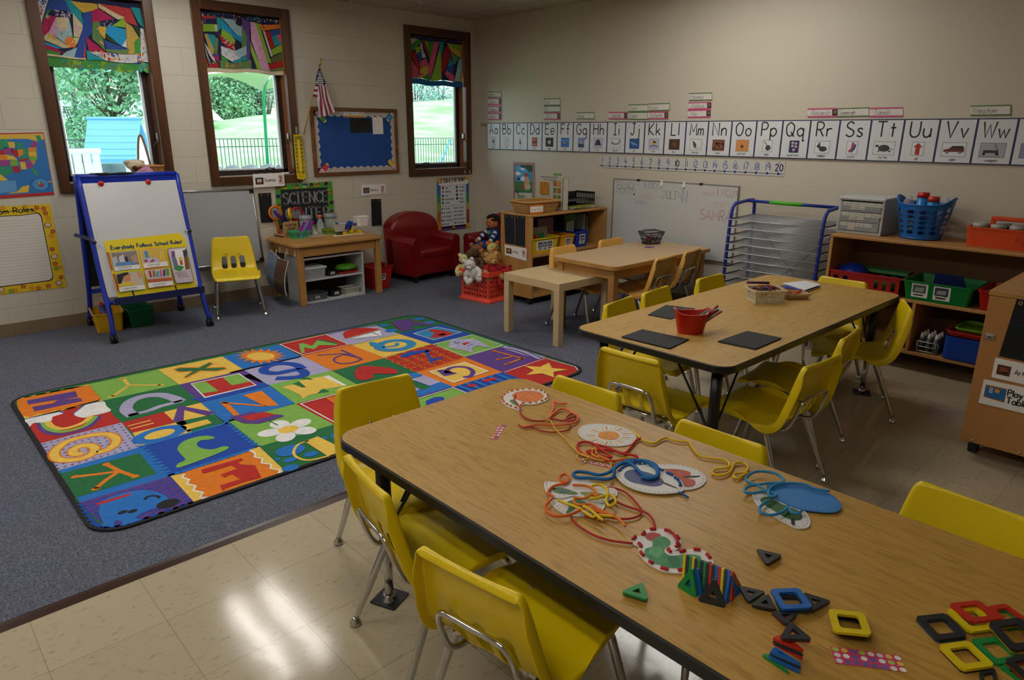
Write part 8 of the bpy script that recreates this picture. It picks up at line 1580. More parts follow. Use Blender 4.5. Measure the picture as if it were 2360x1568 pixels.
bin_('storage_bin', 'red bin with papers beside the green bin, partly behind the tall cabinet', (-.235, -5.09, MZ), .32, .35, .118, 'a8140c', 0, taper=.9); M().box((-.08, -.1, 0), (.08, .1, .003), PAPER).build('paper_sheet', loc=(-.24, -5.04, MZ+.09), rz=.4, label='white paper lying in the red bin beside the green bin', cat='paper')
BZ = .1255
t = bin_('storage_bin', 'purple caddy with white picture card at the bottom of the storage shelf', (-.28, -4.515, BZ), .16, .12, .1, '4a2488', 0, taper=.92); tagcard(t, (-.076, .055, -.0), (-.076, -.055, .0), (-.083, -.055, .085), (-.083, .055, .085), ('3c3c40',)); M().loft([[(x, -.01, 0), (x, .01, 0), (x, .005, .16), (x, -.005, .16)] for x in (-.03, .03)], mat('4a2488', .35, name='bin_plastic_4a2488')).build('handle', t)
t = thing('bottle_rack', 'wire rack of white-capped glue bottles at the bottom of the storage shelf', 'rack', (-.29, -4.70, BZ))
b = M()
for z in (.01, .04, .07): b.tube([(x, y, z) for x, y in rrect(.16, .12, .01, 2)], .0025, STEEL, 5, True)
for x, y in rrect(.16, .12, .01, 1): b.cyl((x, y, 0), (x, y, .07), .0022, STEEL, n=5)
b.build('wire_frame', t)
for i in range(3):
 for j in range(3): q = thing('glue_bottle', 'white-capped glue bottle in the wire rack, one of nine', 'bottle', (-.34+i*.05, -4.66-j*.04, BZ+.002), group='glue bottles in the wire rack'); M().cyl((0, 0, 0), (0, 0, .085), .017, mat('55575a', .3, name='bottle_grey'), .014, 12).build('bottle_body', q); M().lathe([(.011, .085), (.011, .1), (.006, .115), (.003, .12)], WHITEP, n=12).build('cap', q)
for k in range(16): M().tray(.25, .36, .26, .37, 0, .014, .002, mat('0f3fa0', .35, name='blue_tray'), .004, .03).build('art_tray', keep=True, loc=(-.265, -4.98, BZ+k*.0085), label='blue tray in the tall stack at the bottom of the storage shelf', cat='tray', group='stacked blue trays')
M().tray(.24, .34, .26, .35, 0, .03, .003, mat('b01c1a', .35, name='red_tray'), .006, .03).build('art_tray', loc=(-.265, -4.97, BZ+.146), label='red tray on top of the blue tray stack', cat='tray')
t = M().tray(.22, .3, .24, .31, 0, .022, .003, mat('6a9a12', .35, name='lime_tray'), .006, .03).box((-.11, -.003, 0), (.11, .003, .018), mat('6a9a12', .35, name='lime_tray')); t.build('art_tray', loc=(-.265, -4.99, BZ+.178), label='lime green compartment tray crowning the tray stack', cat='tray')
CX, CY = -1.5, -5.197
t = thing('rolling_cabinet', 'tall maple rolling cabinet at the right edge with sign cards', 'cabinet', (-1.2, -5.5, 0)); MZ2 = wood('maple_panel', 'a8743a', 'b9824a', 'z', .5, .45, 2, .5)
M().box((CX, -5.85, .075), (-.62, CY, .755), MZ2, .003).build('body', t, world=True); M().box((CX-.004, -5.855, .756), (-.60, CY+.004, .779), MAPX, .004).build('top_board', t, world=True)
M().box((CX+.07, CY-.06, .0), (CX+.13, CY-.02, .075), BLACKP, .01).box((CX+.05, -5.8, .0), (CX+.11, -5.76, .075), BLACKP, .01).build('caster', t, world=True)
b = M().box((CX-.006, -5.247, .562), (CX, -5.210, .590), STEEL, .002).box((CX-.011, -5.24, .568), (CX-.006, -5.217, .584), STEEL, .002).cyl((CX-.013, -5.235, .577), (CX-.013, -5.222, .577), .003, mat('55585c', .3, 1, name='dark_steel')); b.build('latch', t, world=True)
for y, z in ((-5.248, .088), (-5.425, .088)): M().cyl((CX-.003, y, z), (CX, y, z), .006, STEEL, n=12).build('screw', t, world=True)
PL = lambda k=0: D((CX-.001-k, 0, 0), (0, -1, 0), (0, 0, 1), .0006, (1900, 600, 3.137))
pocket(PL(), ((1393, 278), (1700, 330), (1600, 765), (1262, 690)), 0, (.12, .9), '0c100f').build('pocket_chart', label='black cloth pocket chart hanging on the rolling cabinet', cat='pocket chart')
for pts, w_, pc, lb in ((((1238, 704), (1640, 790), (1610, 935), (1208, 845)), 'Art', ('5a2a1c', '8a4a2a', '3a2418'), 'white Art sign card on the rolling cabinet'),):
 sign(PL(.002), pts, w_, '', pc, 'centre_sign', lb, .40)
d = PL(.002); slab(d, [d.px(*q) for q in ((1155, 860), (1640, 960), (1600, 1145), (1115, 1030))], .003, PAPER); d.P('1168,898 1318,930 1300,1030 1150,985', mat('8a6238', .6, name='photo_wood'), 1); d.P('1172,915 1315,940 1300,1012 1210,1000 1155,965', mat('1566a8', .5, name='photo_blue'), 1); q = d.px(1250, 946); d.up(); d.ell(q[0], q[1], .010, .009, mat('d9a020', .5, name='photo_orange')); q = d.px(1192, 955); d.text('8', q[0], q[1], .022, PAPER, .12)
q = d.px(1322, 978); d.text('Play Dough', q[0], q[1], .028, INK, .16, 'l', 0, 1.6, 1.0, -.0); q = d.px(1312, 1032); d.text('Table', q[0], q[1], .028, INK, .16); d.build('centre_sign', label='white Play Dough Table sign card with a blue picture on the cabinet', cat='sign')
BP = mat('24262b', .75, name='black_construction_paper')
def sheets(pts, z, n, label, th=.0022, m=BP, jit=.006):
 p0 = [bp(u, v, 'z', z) for u, v in pts]
 for k in range(n):
  R = random.Random(k*7+len(label)); o = V((R.uniform(-jit, jit), R.uniform(-jit, jit), 0)) if k else V((0, 0, 0))
  b = M().loft([[V((p.x, p.y, z+k*th))+o for p in p0], [V((p.x, p.y, z+(k+1)*th-.0004))+o for p in p0]], m)
  b.build('paper_sheet', label=label, cat='paper', group=label.split(',')[0]+' stack')
sheets(((1432, 779), (1480, 762), (1587, 785), (1543, 806)), FZ, 3, 'black paper stack nearest the table end, in front of the red bucket')
sheets(((1653, 789), (1719, 766), (1799, 782), (1739, 807)), FZ, 3, 'black paper stack at the open long side of the far table')
sheets(((1492, 727), (1533, 705), (1600, 713), (1545, 737)), FZ, 2, 'black paper stack behind the red bucket')
c = bp(1591, 762, 'z', FZ+.01); RD2 = mat('b81c10', .35, name='red_tub')
t = thing('pencil_bucket', 'small red oval bucket of markers on the far table', 'bucket', (c.x, c.y, FZ), RD(-42)); b = M()
def ov(k, z, e=0, th=0):
 o = []
 for i in range(28): a_ = 2*pi*i/28; o.append(((.078*k-th+e)*cos(a_), (.052*k-th+e)*sin(a_), z+(.022*(abs(cos(a_))**5) if z > .08 else 0)))
 return o
b.loft([ov(.72, 0), ov(1, .088), ov(1, .088, .004), ov(1, .092, .004), ov(1, .092, 0, .004), ov(.72, .006, 0, .004)], RD2); b.build('tub', t)
for k in range(9):
 R = random.Random(k); col = ('55585e', '2f4a5a', '8a8f94', 'b8342a', '3a7a4a', '6a7078', 'd9c23a', '3a3f8a', 'a8506a')[k]; a_ = R.uniform(-.5, .5); x0 = V((R.uniform(-.03, .03), R.uniform(-.02, .02), .03)); p0 = XF[t.name] @ x0; v = V((cos(a_-.7), sin(a_-.7)*.6, .55)).normalized()*(.12 if k else .15)
 tag(M().tube([p0, p0+v*.75, p0+v], [.0055, .0055, .0055], mat(col, .4, name='marker_'+col), 8).cyl(p0+v*.75, p0+v*1.02, .0062, mat(('9a4a5a' if k == 0 else col), .4, name='cap_'+col), n=8).build('marker_pen'), ('grey-barrelled marker with pink cap rising highest from the red bucket', 'dark teal marker', 'pale grey marker', 'red marker', 'green marker', 'slate marker', 'yellow marker', 'indigo marker', 'rose marker')[k]+('' if k == 0 else ' in the small red bucket'), 'marker')
c = bp(1776, 697, 'z', FZ); g = slotted('crayon_basket', 'ivory slotted basket of crayons on the far table', (c.x, c.y+.035, FZ), .165, .13, .07, 'd8cdb0', RD(-38), 10)
G = XF[g.name]; cc = ('8a2a4a', '4a2a6a', 'c8601c', 'b8a030', '5a2a1c', '7a1c28', 'c05a2a', '3a2a3a', 'a84a30', '6a3a1c', 'd08a2a', '4a5a3a')
for k in range(26):
 R = random.Random(k+50); a_ = R.uniform(0, pi); p = V((R.uniform(-.05, .05), R.uniform(-.035, .035), .045+.0014*k)); v = V((cos(a_), sin(a_), R.uniform(-.1, .15)))*.04
 tag(M().tube([G @ (p-v), G @ (p+v*.85), G @ (p+v)], [.0048, .0048, .002], mat(cc[k % 12], .5, name='crayon_'+cc[k % 12]), 7).build('crayon'), 'crayon lying in the jumbled heap in the ivory basket', 'crayon', 'crayons in the ivory basket')
p = G @ V((-.06, .02, .088)); tag(M().tube([p+V((-.03, .02, .01)), p+V((.07, -.05, .004))], .007, mat('4a2450', .5, name='crayon_long'), 8).build('crayon'), 'long dark purple crayon stretched across the top of the ivory basket', 'crayon')
c = bp(1832, 690, 'z', FZ); t = thing('paper_tray', 'small clear tray of orange crayon bits beside the ivory basket', 'tray', (c.x+.03, c.y+.02, FZ), RD(-38)); M().tray(.11, .08, .13, .1, 0, .03, .002, mat('b89a78', .4, name='tan_tray'), .004, .01).build('tub', t)
for k in range(7): R = random.Random(k); p = XF[t.name] @ V((R.uniform(-.035, .035), R.uniform(-.02, .02), .022+k*.002)); tag(M().cyl(p, p+V((.035*cos(k), .035*sin(k), .003)), .004, mat('c8601c', .5, name='crayon_c8601c'), n=7).build('crayon'), 'orange crayon bit in the small clear tray', 'crayon', 'orange crayon bits')
for k, (pts, col, lb) in enumerate((((( 1811, 668), (1862, 662), (1894, 667), (1866, 680)), 'b89a30', 'yellow construction paper at the bottom of the mixed stack'), (((1806, 666), (1850, 658), (1890, 664), (1860, 676)), '5a3a20', 'brown construction paper in the mixed stack'), (((1799, 660), (1846, 653), (1888, 661), (1850, 672)), '2a3fa8', 'blue construction paper in the mixed stack'), (((1804, 654), (1856, 648), (1892, 657), (1855, 670)), 'd9dade', 'white paper on top of the mixed stack at the far table end'))):
 z = FZ+.004*k; p0 = [bp(u, v, 'z', z) for u, v in pts]; M().loft([[V((p.x, p.y, z)) for p in p0], [V((p.x, p.y, z+.003)) for p in p0]], mat(col, .7, name='paper_'+col)).build('paper_sheet', label=lb, cat='paper')
WT = .5505; c = bp(1507, 563, 'z', WT); t = thing('wire_basket', 'black wire basket of red and blue bits on the wooden table', 'basket', (c.x, c.y+.03, WT), RD(-20)); b = M()
for z, k in ((0, .66), (.035, .78), (.075, .93), (.095, 1)): b.tube([(x*k, y*k, z+.003) for x, y in rrect(.19, .13, .02, 3)], .0028 if z < .09 else .004, BLACKM, 5, True)
for i in range(36):
 a_ = 2*pi*i/36; P_ = lambda s_, k: (.095*k*max(-1, min(1, 1.25*cos(s_))), .065*k*max(-1, min(1, 1.25*sin(s_)))); x0, y0 = P_(a_, .66); x1, y1 = P_(a_+.25, 1); b.cyl((x0, y0, .003), (x1, y1, .097), .0011, BLACKM, n=4); x1, y1 = P_(a_-.25, 1); b.cyl((x0, y0, .003), (x1, y1, .097), .0011, BLACKM, n=4)
b.box((-.06, -.04, .0), (.06, .04, .004), BLACKM).build('wire_body', t); M().tube([(-.085, 0, .097), (-.05, .03, .115), (.05, .03, .113), (.085, 0, .097)], .003, BLACKM, 6).build('handle', t)
R = random.Random(9)
for k in range(16): p = XF[t.name] @ V((R.uniform(-.05, .05), R.uniform(-.03, .03), .018+.003*k)); col = ('a8202a', '2a4f9a', 'b8b8bc', '8a1c24', 'd05a5a', '1c2f6a')[k % 6]; tag(M().tube([p, p+V((R.uniform(-.03, .03), R.uniform(-.03, .03), .012))], .009, mat(col, .5, name='bead_'+col), 7).build('small_marker'), 'small coloured piece heaped in the black wire basket', 'toy piece', 'pieces in the wire basket')
c = bp(1497, 570, 'z', WT); b = M()
for k in range(9): a_ = k*.7; b.tube([(c.x+.05*cos(a_), c.y+.03*sin(a_), WT+.001), (c.x-.045*cos(a_+.5), c.y-.035*sin(a_+.5), WT+.0015)], .0022, mat('6a4a9a', .6, name='purple_ink'), 5)
tag(b.build('purple_doily'), 'flat purple lace-like cut-out lying in front of the wire basket', 'cut-out')
A1, A2, A3 = (1100, 860, 2352/660), (1600, 1000, 2098/760), (1400, 1180, 2223/550)
def lcard(name, label, T, out, k, smooth=True, base='d6d3cf', holes=True, art=()):
 """lacing card: thick board with a printed face; k = how many cards lie under it"""
 d = flat(NZ+.0005+k*.0035, T, .00025); pts = [d.px(*(float(q) for q in w.split(','))) for w in out.split()]
 if smooth: pts = [tuple(q[:2]) for q in spline([V((a, c, 0)) for a, c in pts], 4, True)]
 slab(d, pts, .003, mat(base, .5, name='card_face_'+base)); cx_ = sum(p[0] for p in pts)/len(pts); cy_ = sum(p[1] for p in pts)/len(pts)
 d.up(); d.auto = 1
 for p_, c in art: d.SP(p_, mat(c, .55, 0, .2, 60, name='art_'+c), 1, 3)
 if holes:
  L = 0; step = .0125; d.up()
  for i in range(len(pts)):
   a, c = V(pts[i]), V(pts[(i+1) % len(pts)]); seg = (c-a).length
   while L < seg:
    q = a.lerp(c, L/seg); n_ = V((-(c-a).y, (c-a).x)).normalized(); area = 1
    w_ = q+n_*.006*SGN(pts); d.ell(w_.x, w_.y, .0016, .0013, INK, 7); L += step
   L -= seg
 return d.build(name, label=label, cat='lacing card')
def SGN(p): return 1 if sum(p[i][0]*p[(i+1) % len(p)][1]-p[(i+1) % len(p)][0]*p[i][1] for i in range(len(p))) > 0 else -1
def lace(label, T, path, col, r=.0024, z=.003, closed=False, arch=None):
 d = flat(NZ+z, T); pts = [d.px(*(float(q) for q in w.split(','))) for w in path.split()]; P3 = spline([V((a, c, NZ+z+r+(arch or 0)*abs(sin(i*1.3))*.006)) for i, (a, c) in enumerate(pts)], 6, closed)
 return M().tube(P3, r, mat(col, .8, name='lace_'+col), 7, closed).build('lace', label=label, cat='lace')
def stitches(T, path, col, w, label, k=1, sm=True, n=20):
 d = flat(NZ, T); pts = [V((*d.px(*(float(q) for q in x.split(','))), NZ+.0055+.0035*(k-1))) for x in path.split()]; P3 = spline(pts, 8, True); L = sum((P3[i]-P3[i-1]).length for i in range(len(P3))); b = M(); acc = 0; seg = L/(2*n); cur = []; on_ = True
 for i in range(len(P3)):
  acc += (P3[i]-P3[i-1]).length if i else 0
  if int(acc/seg) % 2 == 0: cur.append(P3[i])
  elif len(cur) > 1: b.tube(cur, w, mat(col, .8, name='lace_'+col), 6); cur = []
  else: cur = []
 return b.build('lace_stitching', label=label, cat='lace')
O1 = '196,210 215,182 270,152 350,138 430,132 500,140 560,162 592,198 575,228 540,246 470,264 400,264 368,272 372,295 345,313 300,300 240,278 205,245'
lcard('lacing_card', 'white lacing card with an orange fruit, edge whipped with orange lace', A1, O1, 0, art=(('285,185 330,155 420,148 500,155 545,185 530,215 470,236 400,240 340,225 300,205', 'd0702c'), ('265,230 300,222 330,245 335,270 300,262', '4f7a34')))
stitches(A1, '203,212 222,188 275,160 350,147 430,141 498,148 552,168 582,198 568,220 538,238 470,255 400,256 360,266 362,290 342,303 302,292 246,270 214,242', 'd9691c', .0034, 'orange lace wound around the edge of the orange fruit card', 1, n=24)
lcard('lacing_card', 'oval white lacing card with a sunburst', A1, '828,500 840,460 890,432 980,424 1090,430 1200,455 1280,490 1306,530 1290,570 1240,598 1150,608 1040,600 930,572 860,540', 0, art=(('990,515 1010,488 1070,480 1130,485 1168,510 1155,538 1100,550 1040,545 1005,535', 'd98a2c'),))
d = flat(NZ+.0038, A1, .0003)
for k in range(26): a_ = 2*pi*k/26; d.L('%f,%f %f,%f' % (1080+112*cos(a_), 515+48*sin(a_), 1080+(175+15*(k % 3))*cos(a_), 515+(72+6*(k % 2))*sin(a_)), .003, mat(('d9b83a', 'c8642c', 'e0c860')[k % 3], .6, name='ray_%d' % (k % 3)))
tag(d.build('sun_rays', bpy.data.objects[[o.name for o in bpy.data.objects if o.get('label') == 'oval white lacing card with a sunburst'][0]]))
lcard('lacing_card', 'white oval lacing card with a red fruit, half under the plum card', A1, '1330,830 1390,775 1500,758 1640,760 1760,785 1850,830 1880,880 1850,930 1770,962 1650,968 1500,950 1380,900', 0, art=(('1500,800 1570,790 1660,795 1745,815 1745,850 1700,860 1780,880 1785,920 1730,938 1640,925 1560,890', 'b24a34'), ('1700,852 1820,846 1815,856 1700,862', '2a241c')))
lcard('lacing_card', 'white oval lacing card with a purple plum, blue lace stitched on it', A1, '1138,850 1160,800 1230,768 1340,755 1450,768 1560,820 1660,880 1700,940 1690,975 1600,995 1470,998 1330,975 1210,925', 1, art=(('1205,845 1230,805 1300,797 1400,820 1480,850 1528,885 1515,920 1440,932 1340,915 1250,890', '4a5280'), ('1520,895 1640,945 1620,945 1518,905', '3a3028')))
lcard('lacing_card', 'white card with a green leaf shape at the bottom of the tangled pile', A1, '588,1040 640,1020 800,1010 1000,1040 1050,1090 1020,1140 940,1170 830,1185 720,1165 630,1110', 0, art=(('740,1060 830,1040 900,1070 880,1120 830,1100 760,1150 725,1150 750,1110', '3a6a3a'),))
lcard('lacing_card', 'white winged card with colourful panels on the tangled pile', A1, '548,915 575,900 660,905 740,895 830,872 905,870 930,905 1040,930 1130,960 1152,995 1130,1030 1040,1070 960,1065 880,1040 800,1015 700,1035 600,1025 565,985', 1, art=(('625,945 720,950 830,990 780,1000 660,990 625,970', '5a7a3a'), ('850,980 960,985 1050,1000 1040,1030 940,1030 860,1000', '7a8a3a'), ('650,960 760,978 700,985', '3a5a8a')))
lcard('lacing_card', 'white card with a dark green tree shape half under the blue oval', A2, '368,400 400,388 470,400 560,440 690,490 730,540 738,580 715,605 650,608 590,580 500,530 410,470', 0, art=(('420,420 470,405 560,450 660,490 685,520 670,550 600,545 520,500 440,450', '35602e'), ('615,545 635,545 640,580 622,582', '201c18')))
lcard('lacing_card', 'plain bright blue oval lacing card lying on the tree card', A2, '460,340 480,312 560,318 680,335 800,365 890,405 932,455 925,490 880,506 780,502 660,480 560,440 490,400', 1, base='2f7ac0')
S_O = '222,285 228,255 262,236 310,236 322,205 370,175 440,165 520,172 590,190 650,225 684,290 680,335 650,362 612,376 660,378 740,362 830,356 900,374 950,415 985,470 975,520 900,560 800,575 690,580 600,580 500,560 400,510 320,440 285,385 290,335 262,325 232,308'
lcard('lacing_card', 'white S-shaped lacing card with a green leafy pattern and red stitching', A3, S_O, 0, holes=False, art=(('350,225 380,200 440,198 495,215 490,240 440,262 400,270 365,255', 'a83a34'), ('420,262 500,232 560,250 590,290 570,320 530,350 540,390 600,415 680,405 780,400 860,415 870,450 820,490 740,515 640,528 540,515 440,480 370,430 345,385 360,345 420,325', '3f8a58'), ('400,345 480,330 520,380 470,430 390,400', '5aa06a'), ('560,430 640,420 680,500 600,510', '2f7048'), ('700,415 790,412 800,470 730,490', '6aa050')))
stitches(A3, '238,280 262,250 318,250 340,212 390,186 450,180 520,186 585,204 640,238 668,292 660,330 605,362 565,372 600,398 680,392 750,376 830,372 890,390 932,425 962,470 950,510 890,540 800,558 690,564 600,564 508,545 410,496 335,430 303,382 308,330 268,306', 'b4201c', .0042, 'red lace stitched around the S-shaped card', 1, n=17)
lace('dark red lace trailing from the orange fruit card', A1, '315,190 305,230 330,262 350,290 352,320 368,355 410,385 470,400 560,398 620,385 700,398 760,380 820,350 770,345 735,370 750,400 800,395 830,372 800,345', 'a8241c', .0026)
lace('second dark red lace below the coral one', A1, '340,430 380,455 450,450 520,480 600,492 680,488 750,470 765,430 740,400', 'a8241c', .0022)
lace('coral pink lace looped above the others', A1, '735,258 680,258 625,243 628,290 600,350 595,375 620,345 670,310 720,305 790,340 828,370 810,410 740,430 640,437 500,432 430,445 378,452', 'e8754a', .0036, .004)
lace('thin yellow lace running to the tangle by the sunburst card', A1, '565,400 600,398 620,430 650,480 720,540 770,600 830,660 880,690 960,700 1000,705 940,670 970,620 985,680 1080,720 1000,722 900,690 840,670 820,700 850,728 900,715 905,680 870,665', 'd9a82c', .0024, .0045)
lace('yellow lace tail crossing toward the blue coil', A1, '1080,738 1180,712 1260,700 1300,720 1240,735 1150,735 1100,740 1105,800', 'd9a82c', .002, .004)
lace('red lace looping below the sunburst card', A1, '1345,545 1300,570 1260,620 1210,668 1130,650 1050,640 960,648 900,656 1010,690 1100,700 1020,640 940,585 860,578 825,600 835,645 900,690 1000,715 1080,735 1200,730 1300,715 1310,695 1250,680 1180,670 1060,620 940,590', 'c42a1a', .0036)
lace('long yellow lace wandering from the sunburst card along the table', A1, '1285,480 1330,535 1390,575 1450,585 1500,560 1555,540 1610,560 1680,572 1740,580 1780,640 1830,690 1920,712 2010,720 2065,745 2060,785 1960,800 1930,830 1980,852 2050,840 2090,800 2110,755 2180,745 2222,780 2200,825 2120,835 2105,860 2140,875 2180,850 2220,828', 'e0b81c', .0034)
lace('thick blue lace coiled over the plum card', A1, '1480,870 1400,868 1330,820 1280,770 1220,735 1300,730 1400,745 1470,800 1475,850 1430,870 1350,870 1420,880 1478,860 1480,790 1420,745 1320,728 1200,745 1130,790 1080,830 1000,850 900,830 820,825 785,850 830,872 930,875 1040,885 1110,870 1130,800 1200,752 1290,745', '1c6aa8', .0044, .009)
stitches(A1, '1165,830 1200,795 1290,768 1400,772 1500,815 1600,865 1660,920 1665,955 1665,957 1660,925 1600,868 1500,818 1400,775 1290,771 1200,798', '1c5aa0', .004, 'blue lace stitches along the far edge of the plum card', 2, n=17)
lace('blue lace tail poking out below the plum card', A1, '1650,988 1690,1005 1730,1032', '1c5a90', .003, .002)
lace('orange lace snaking over the tangled pile', A1, '745,910 700,905 675,880 690,850 730,845 752,875 735,912 640,935 600,960 580,1000 620,1030 560,1100 575,1150 640,1185 740,1180 830,1145 900,1115 980,1140 1060,1180 1130,1185', 'e0641c', .0034, .009)
lace('second orange lace crossing the winged card', A1, '780,930 880,935 950,960 985,1020 940,1010 880,1040 800,1040 800,1080 850,1095 930,1090 1000,1130 1100,1180 1160,1210 1215,1270', 'e07a20', .0034, .010)
lace('bright yellow lace knotted over the tangled pile', A1, '940,935 1010,930 1060,960 1070,1010 1060,1060 1080,1100 1120,1095 1138,1060 1110,1020 1060,1015 980,1040 920,1040', 'dfc01c', .0036, .012)
lace('lower yellow lace trailing off the pile', A1, '660,1055 740,1085 820,1115 890,1160 950,1195 980,1180 1060,1185 1130,1190', 'dfc01c', .0034, .009); lace('short yellow lace pair at the pile front', A1, '870,1105 920,1130 960,1160 1000,1200 1035,1220', 'dfc01c', .0036, .012)
lace('red lace hoop at the right of the tangled pile', A1, '1050,950 1130,955 1220,990 1300,1070 1345,1135 1330,1180 1250,1205 1150,1205 1060,1190 960,1200 880,1185', 'b02a1c', .0026); lace('red lace from the pile to the S-shaped card top', A1, '1140,1065 1220,1100 1330,1135 1400,1165 1445,1220 1460,1290', 'b02a1c', .0026)
lace('red lace running from the pile to the left end of the S-shaped card', A1, '770,1195 800,1235 870,1290 980,1350 1100,1385 1200,1400 1275,1408', 'b02a1c', .0026)
lace('red lace loop on the right shoulder of the S-shaped card', A3, '555,180 610,215 645,270 650,310', 'b02a1c', .0034, .006)
lace('sky blue lace looped over the blue oval card', A2, '460,375 400,335 340,315 330,285 380,252 450,248 520,262 565,295 560,318 480,322 420,330 360,340 322,360 325,380 380,385 440,375 500,385 522,402 490,408 470,390 480,360 520,330 600,322 700,330 770,358 860,372', '2f88b8', .0034, .010)
lace('sky blue lace loops over the tree card', A2, '480,430 430,460 412,490 430,515 490,525 550,510 585,485 590,470 600,480 620,510 660,515 685,495', '2f88b8', .0034, .009)
def stickers(T, pts, nx, ny, label, c='c8406a', sd=1):
 d = flat(NZ+.0004, T, .0002); a, b_, c_, e_ = [V(d.px(*q)) for q in pts]; slab(d, [tuple(q) for q in (a, b_, c_, e_)], .0004, mat(c, .6, name='sticker_sheet_'+c)); d.up(); R = random.Random(sd)
 for i in range(nx):
  for j in range(ny): q = a+(b_-a)*((i+.5)/nx)+(e_-a)*((j+.5)/ny); r = min((b_-a).length/nx, (e_-a).length/ny)*.4; d.ell(q.x, q.y, r, r, mat(R.choice(('e0dcd8', '9ac04a', 'd9b83a', '6a5a9a', 'd8d0c8')), .6, name='sticker_dot'), 8, 0)
 d.build('sticker_sheet', label=label, cat='stickers')
stickers(A2, ((865, 1352), (1315, 1415), (1330, 1515), (900, 1462)), 8, 3, 'pink sticker sheet beside the yellow-topped square tiles'); stickers(A1, ((175, 425), (242, 425), (165, 548), (102, 542)), 2, 6, 'small red and white sticker sheet at the far end of the near table', 'b84858', 3)
stickers(A1, ((815, 675), (905, 715), (895, 740), (805, 705)), 4, 2, 'small purple sticker strip under the yellow tangle', '9a3a8a', 5); stickers(A1, ((925, 722), (1120, 765), (1085, 785), (890, 735)), 7, 2, 'pink and white sticker strip near the plum card', 'b84860', 7)
TC = dict(k=('24262a', 'black'), g=('14823c', 'green'), b=('1560b0', 'blue'), r=('b8281a', 'red'), y=('d2b90e', 'yellow'))
def frame(P0, P1, col, m, k=.46, name='magnet_tile', label='', cat='tile', group=None):
 """hollow prism between matching corner loops P0 (below) and P1 (above)"""
 def rnd(P):
  o = []
  for i, p in enumerate(P): a = (P[i-1]-p)*.09; c = (P[(i+1) % len(P)]-p)*.09; o += [p+a, p+c]
  return o
 A, B = rnd(P0), rnd(P1); ca = sum(P0, V((0, 0, 0)))/len(P0); cb = sum(P1, V((0, 0, 0)))/len(P1); Ai = [ca+(p-ca)*k for p in A]; Bi = [cb+(p-cb)*k for p in B]
 L = [A, B, Bi, Ai, A]; b = M().loft(L, m, False, False); return b.build(name, label=label, cat=cat, group=group)
def tile(T, pts, z, col, label, th=.0052, group=None):
 pts = [tuple(float(q) for q in w.split(',')) for w in pts.split()]; zz = NZ+z+th; P1 = []
 for u, v in pts: q = bp(T[0]+u/T[2], T[1]+v/T[2], 'z', zz); P1.append(V((q.x, q.y, zz)))
 P0 = [p-V((0, 0, th)) for p in P1]; n_ = len(pts); return frame(P0, P1, col, mat(TC[col][0], .4, name='tile_'+TC[col][1]), .34 if n_ == 3 else .60, 'triangle_tile' if n_ == 3 else 'square_tile', label, 'magnetic tile', group)
tile(A2, '392,728 562,770 460,832', .0058, 'k', 'lone black triangle tile in the middle of the table'); tile(A2, '392,728 562,770 460,832', 0, 'g', 'green triangle tile under the lone black one')
tile(A3, '124,742 330,652 378,822', .0058, 'g', 'lone green triangle tile near the table edge'); tile(A3, '124,742 330,652 378,822', 0, 'k', 'black triangle tile under the lone green one')
tile(A3, '1215,682 1480,742 1310,840', .0058, 'k', 'black triangle tile next to the standing pack, in the flat chain'); tile(A3, '1500,760 1330,862 1580,912', .0058, 'k', 'black triangle tile left of the blue square, in the flat chain'); tile(A3, '1330,862 1500,760 1580,912', 0, 'g', 'green triangle tile under the flat black chain')
tile(A3, '1820,745 2090,830 1900,925', .0058, 'k', 'black triangle tile right of the blue square'); tile(A3, '1545,770 1810,770 1905,925 1620,935', .0058, 'k', 'black square tile under the blue square'); tile(A3, '1512,718 1788,708 1918,888 1625,908', .0116, 'b', 'blue square tile in the middle of the flat chain')
tile(A3, '1525,925 1785,925 1665,1050', .0058, 'k', 'black triangle tile pointing down below the blue square'); tile(A3, '1520,930 1650,1050 1740,950', 0, 'r', 'red triangle tile under the downward black one');
for k, (pts, c, lb) in enumerate((('1440,1330 1505,1320 1710,1510', 'g', 'green triangle tile at the foot of the toppled stack'), ('1500,1345 1530,1300 1825,1500', 'b', 'lower blue triangle tile in the toppled stack'), ('1510,1310 1560,1270 1830,1460', 'k', 'black triangle tile between the blue ones of the toppled stack'), ('1515,1300 1560,1255 1828,1430', 'b', 'upper blue triangle tile in the toppled stack'),
                                     ('1535,1215 1620,1200 1840,1375', 'r', 'lower red triangle tile in the toppled stack'), ('1535,1205 1620,1180 1845,1340', 'k', 'black triangle tile under the top red one of the toppled stack'), ('1535,1175 1640,1130 1850,1300', 'r', 'middle red triangle tile in the toppled stack'), ('1600,1185 1700,1020 1915,1200', 'r', 'top red triangle tile in the toppled stack'), ('1605,1175 1700,1010 1915,1190', 'k', 'black triangle tile crowning the toppled stack'))):
 tile(A3, pts, .0055*k, c, lb)
for k, c in enumerate('rkgky'): tile(A2, '850,1112 1080,1137 1132,1282 890,1258', .0056*k, c, ('red square tile at the bottom of the neat square stack', 'lower black square tile in the neat square stack', 'green square tile in the neat square stack', 'upper black square tile in the neat square stack', 'yellow square tile on top of the neat square stack')[k])
A4 = (2080, 1360, 1206/280)
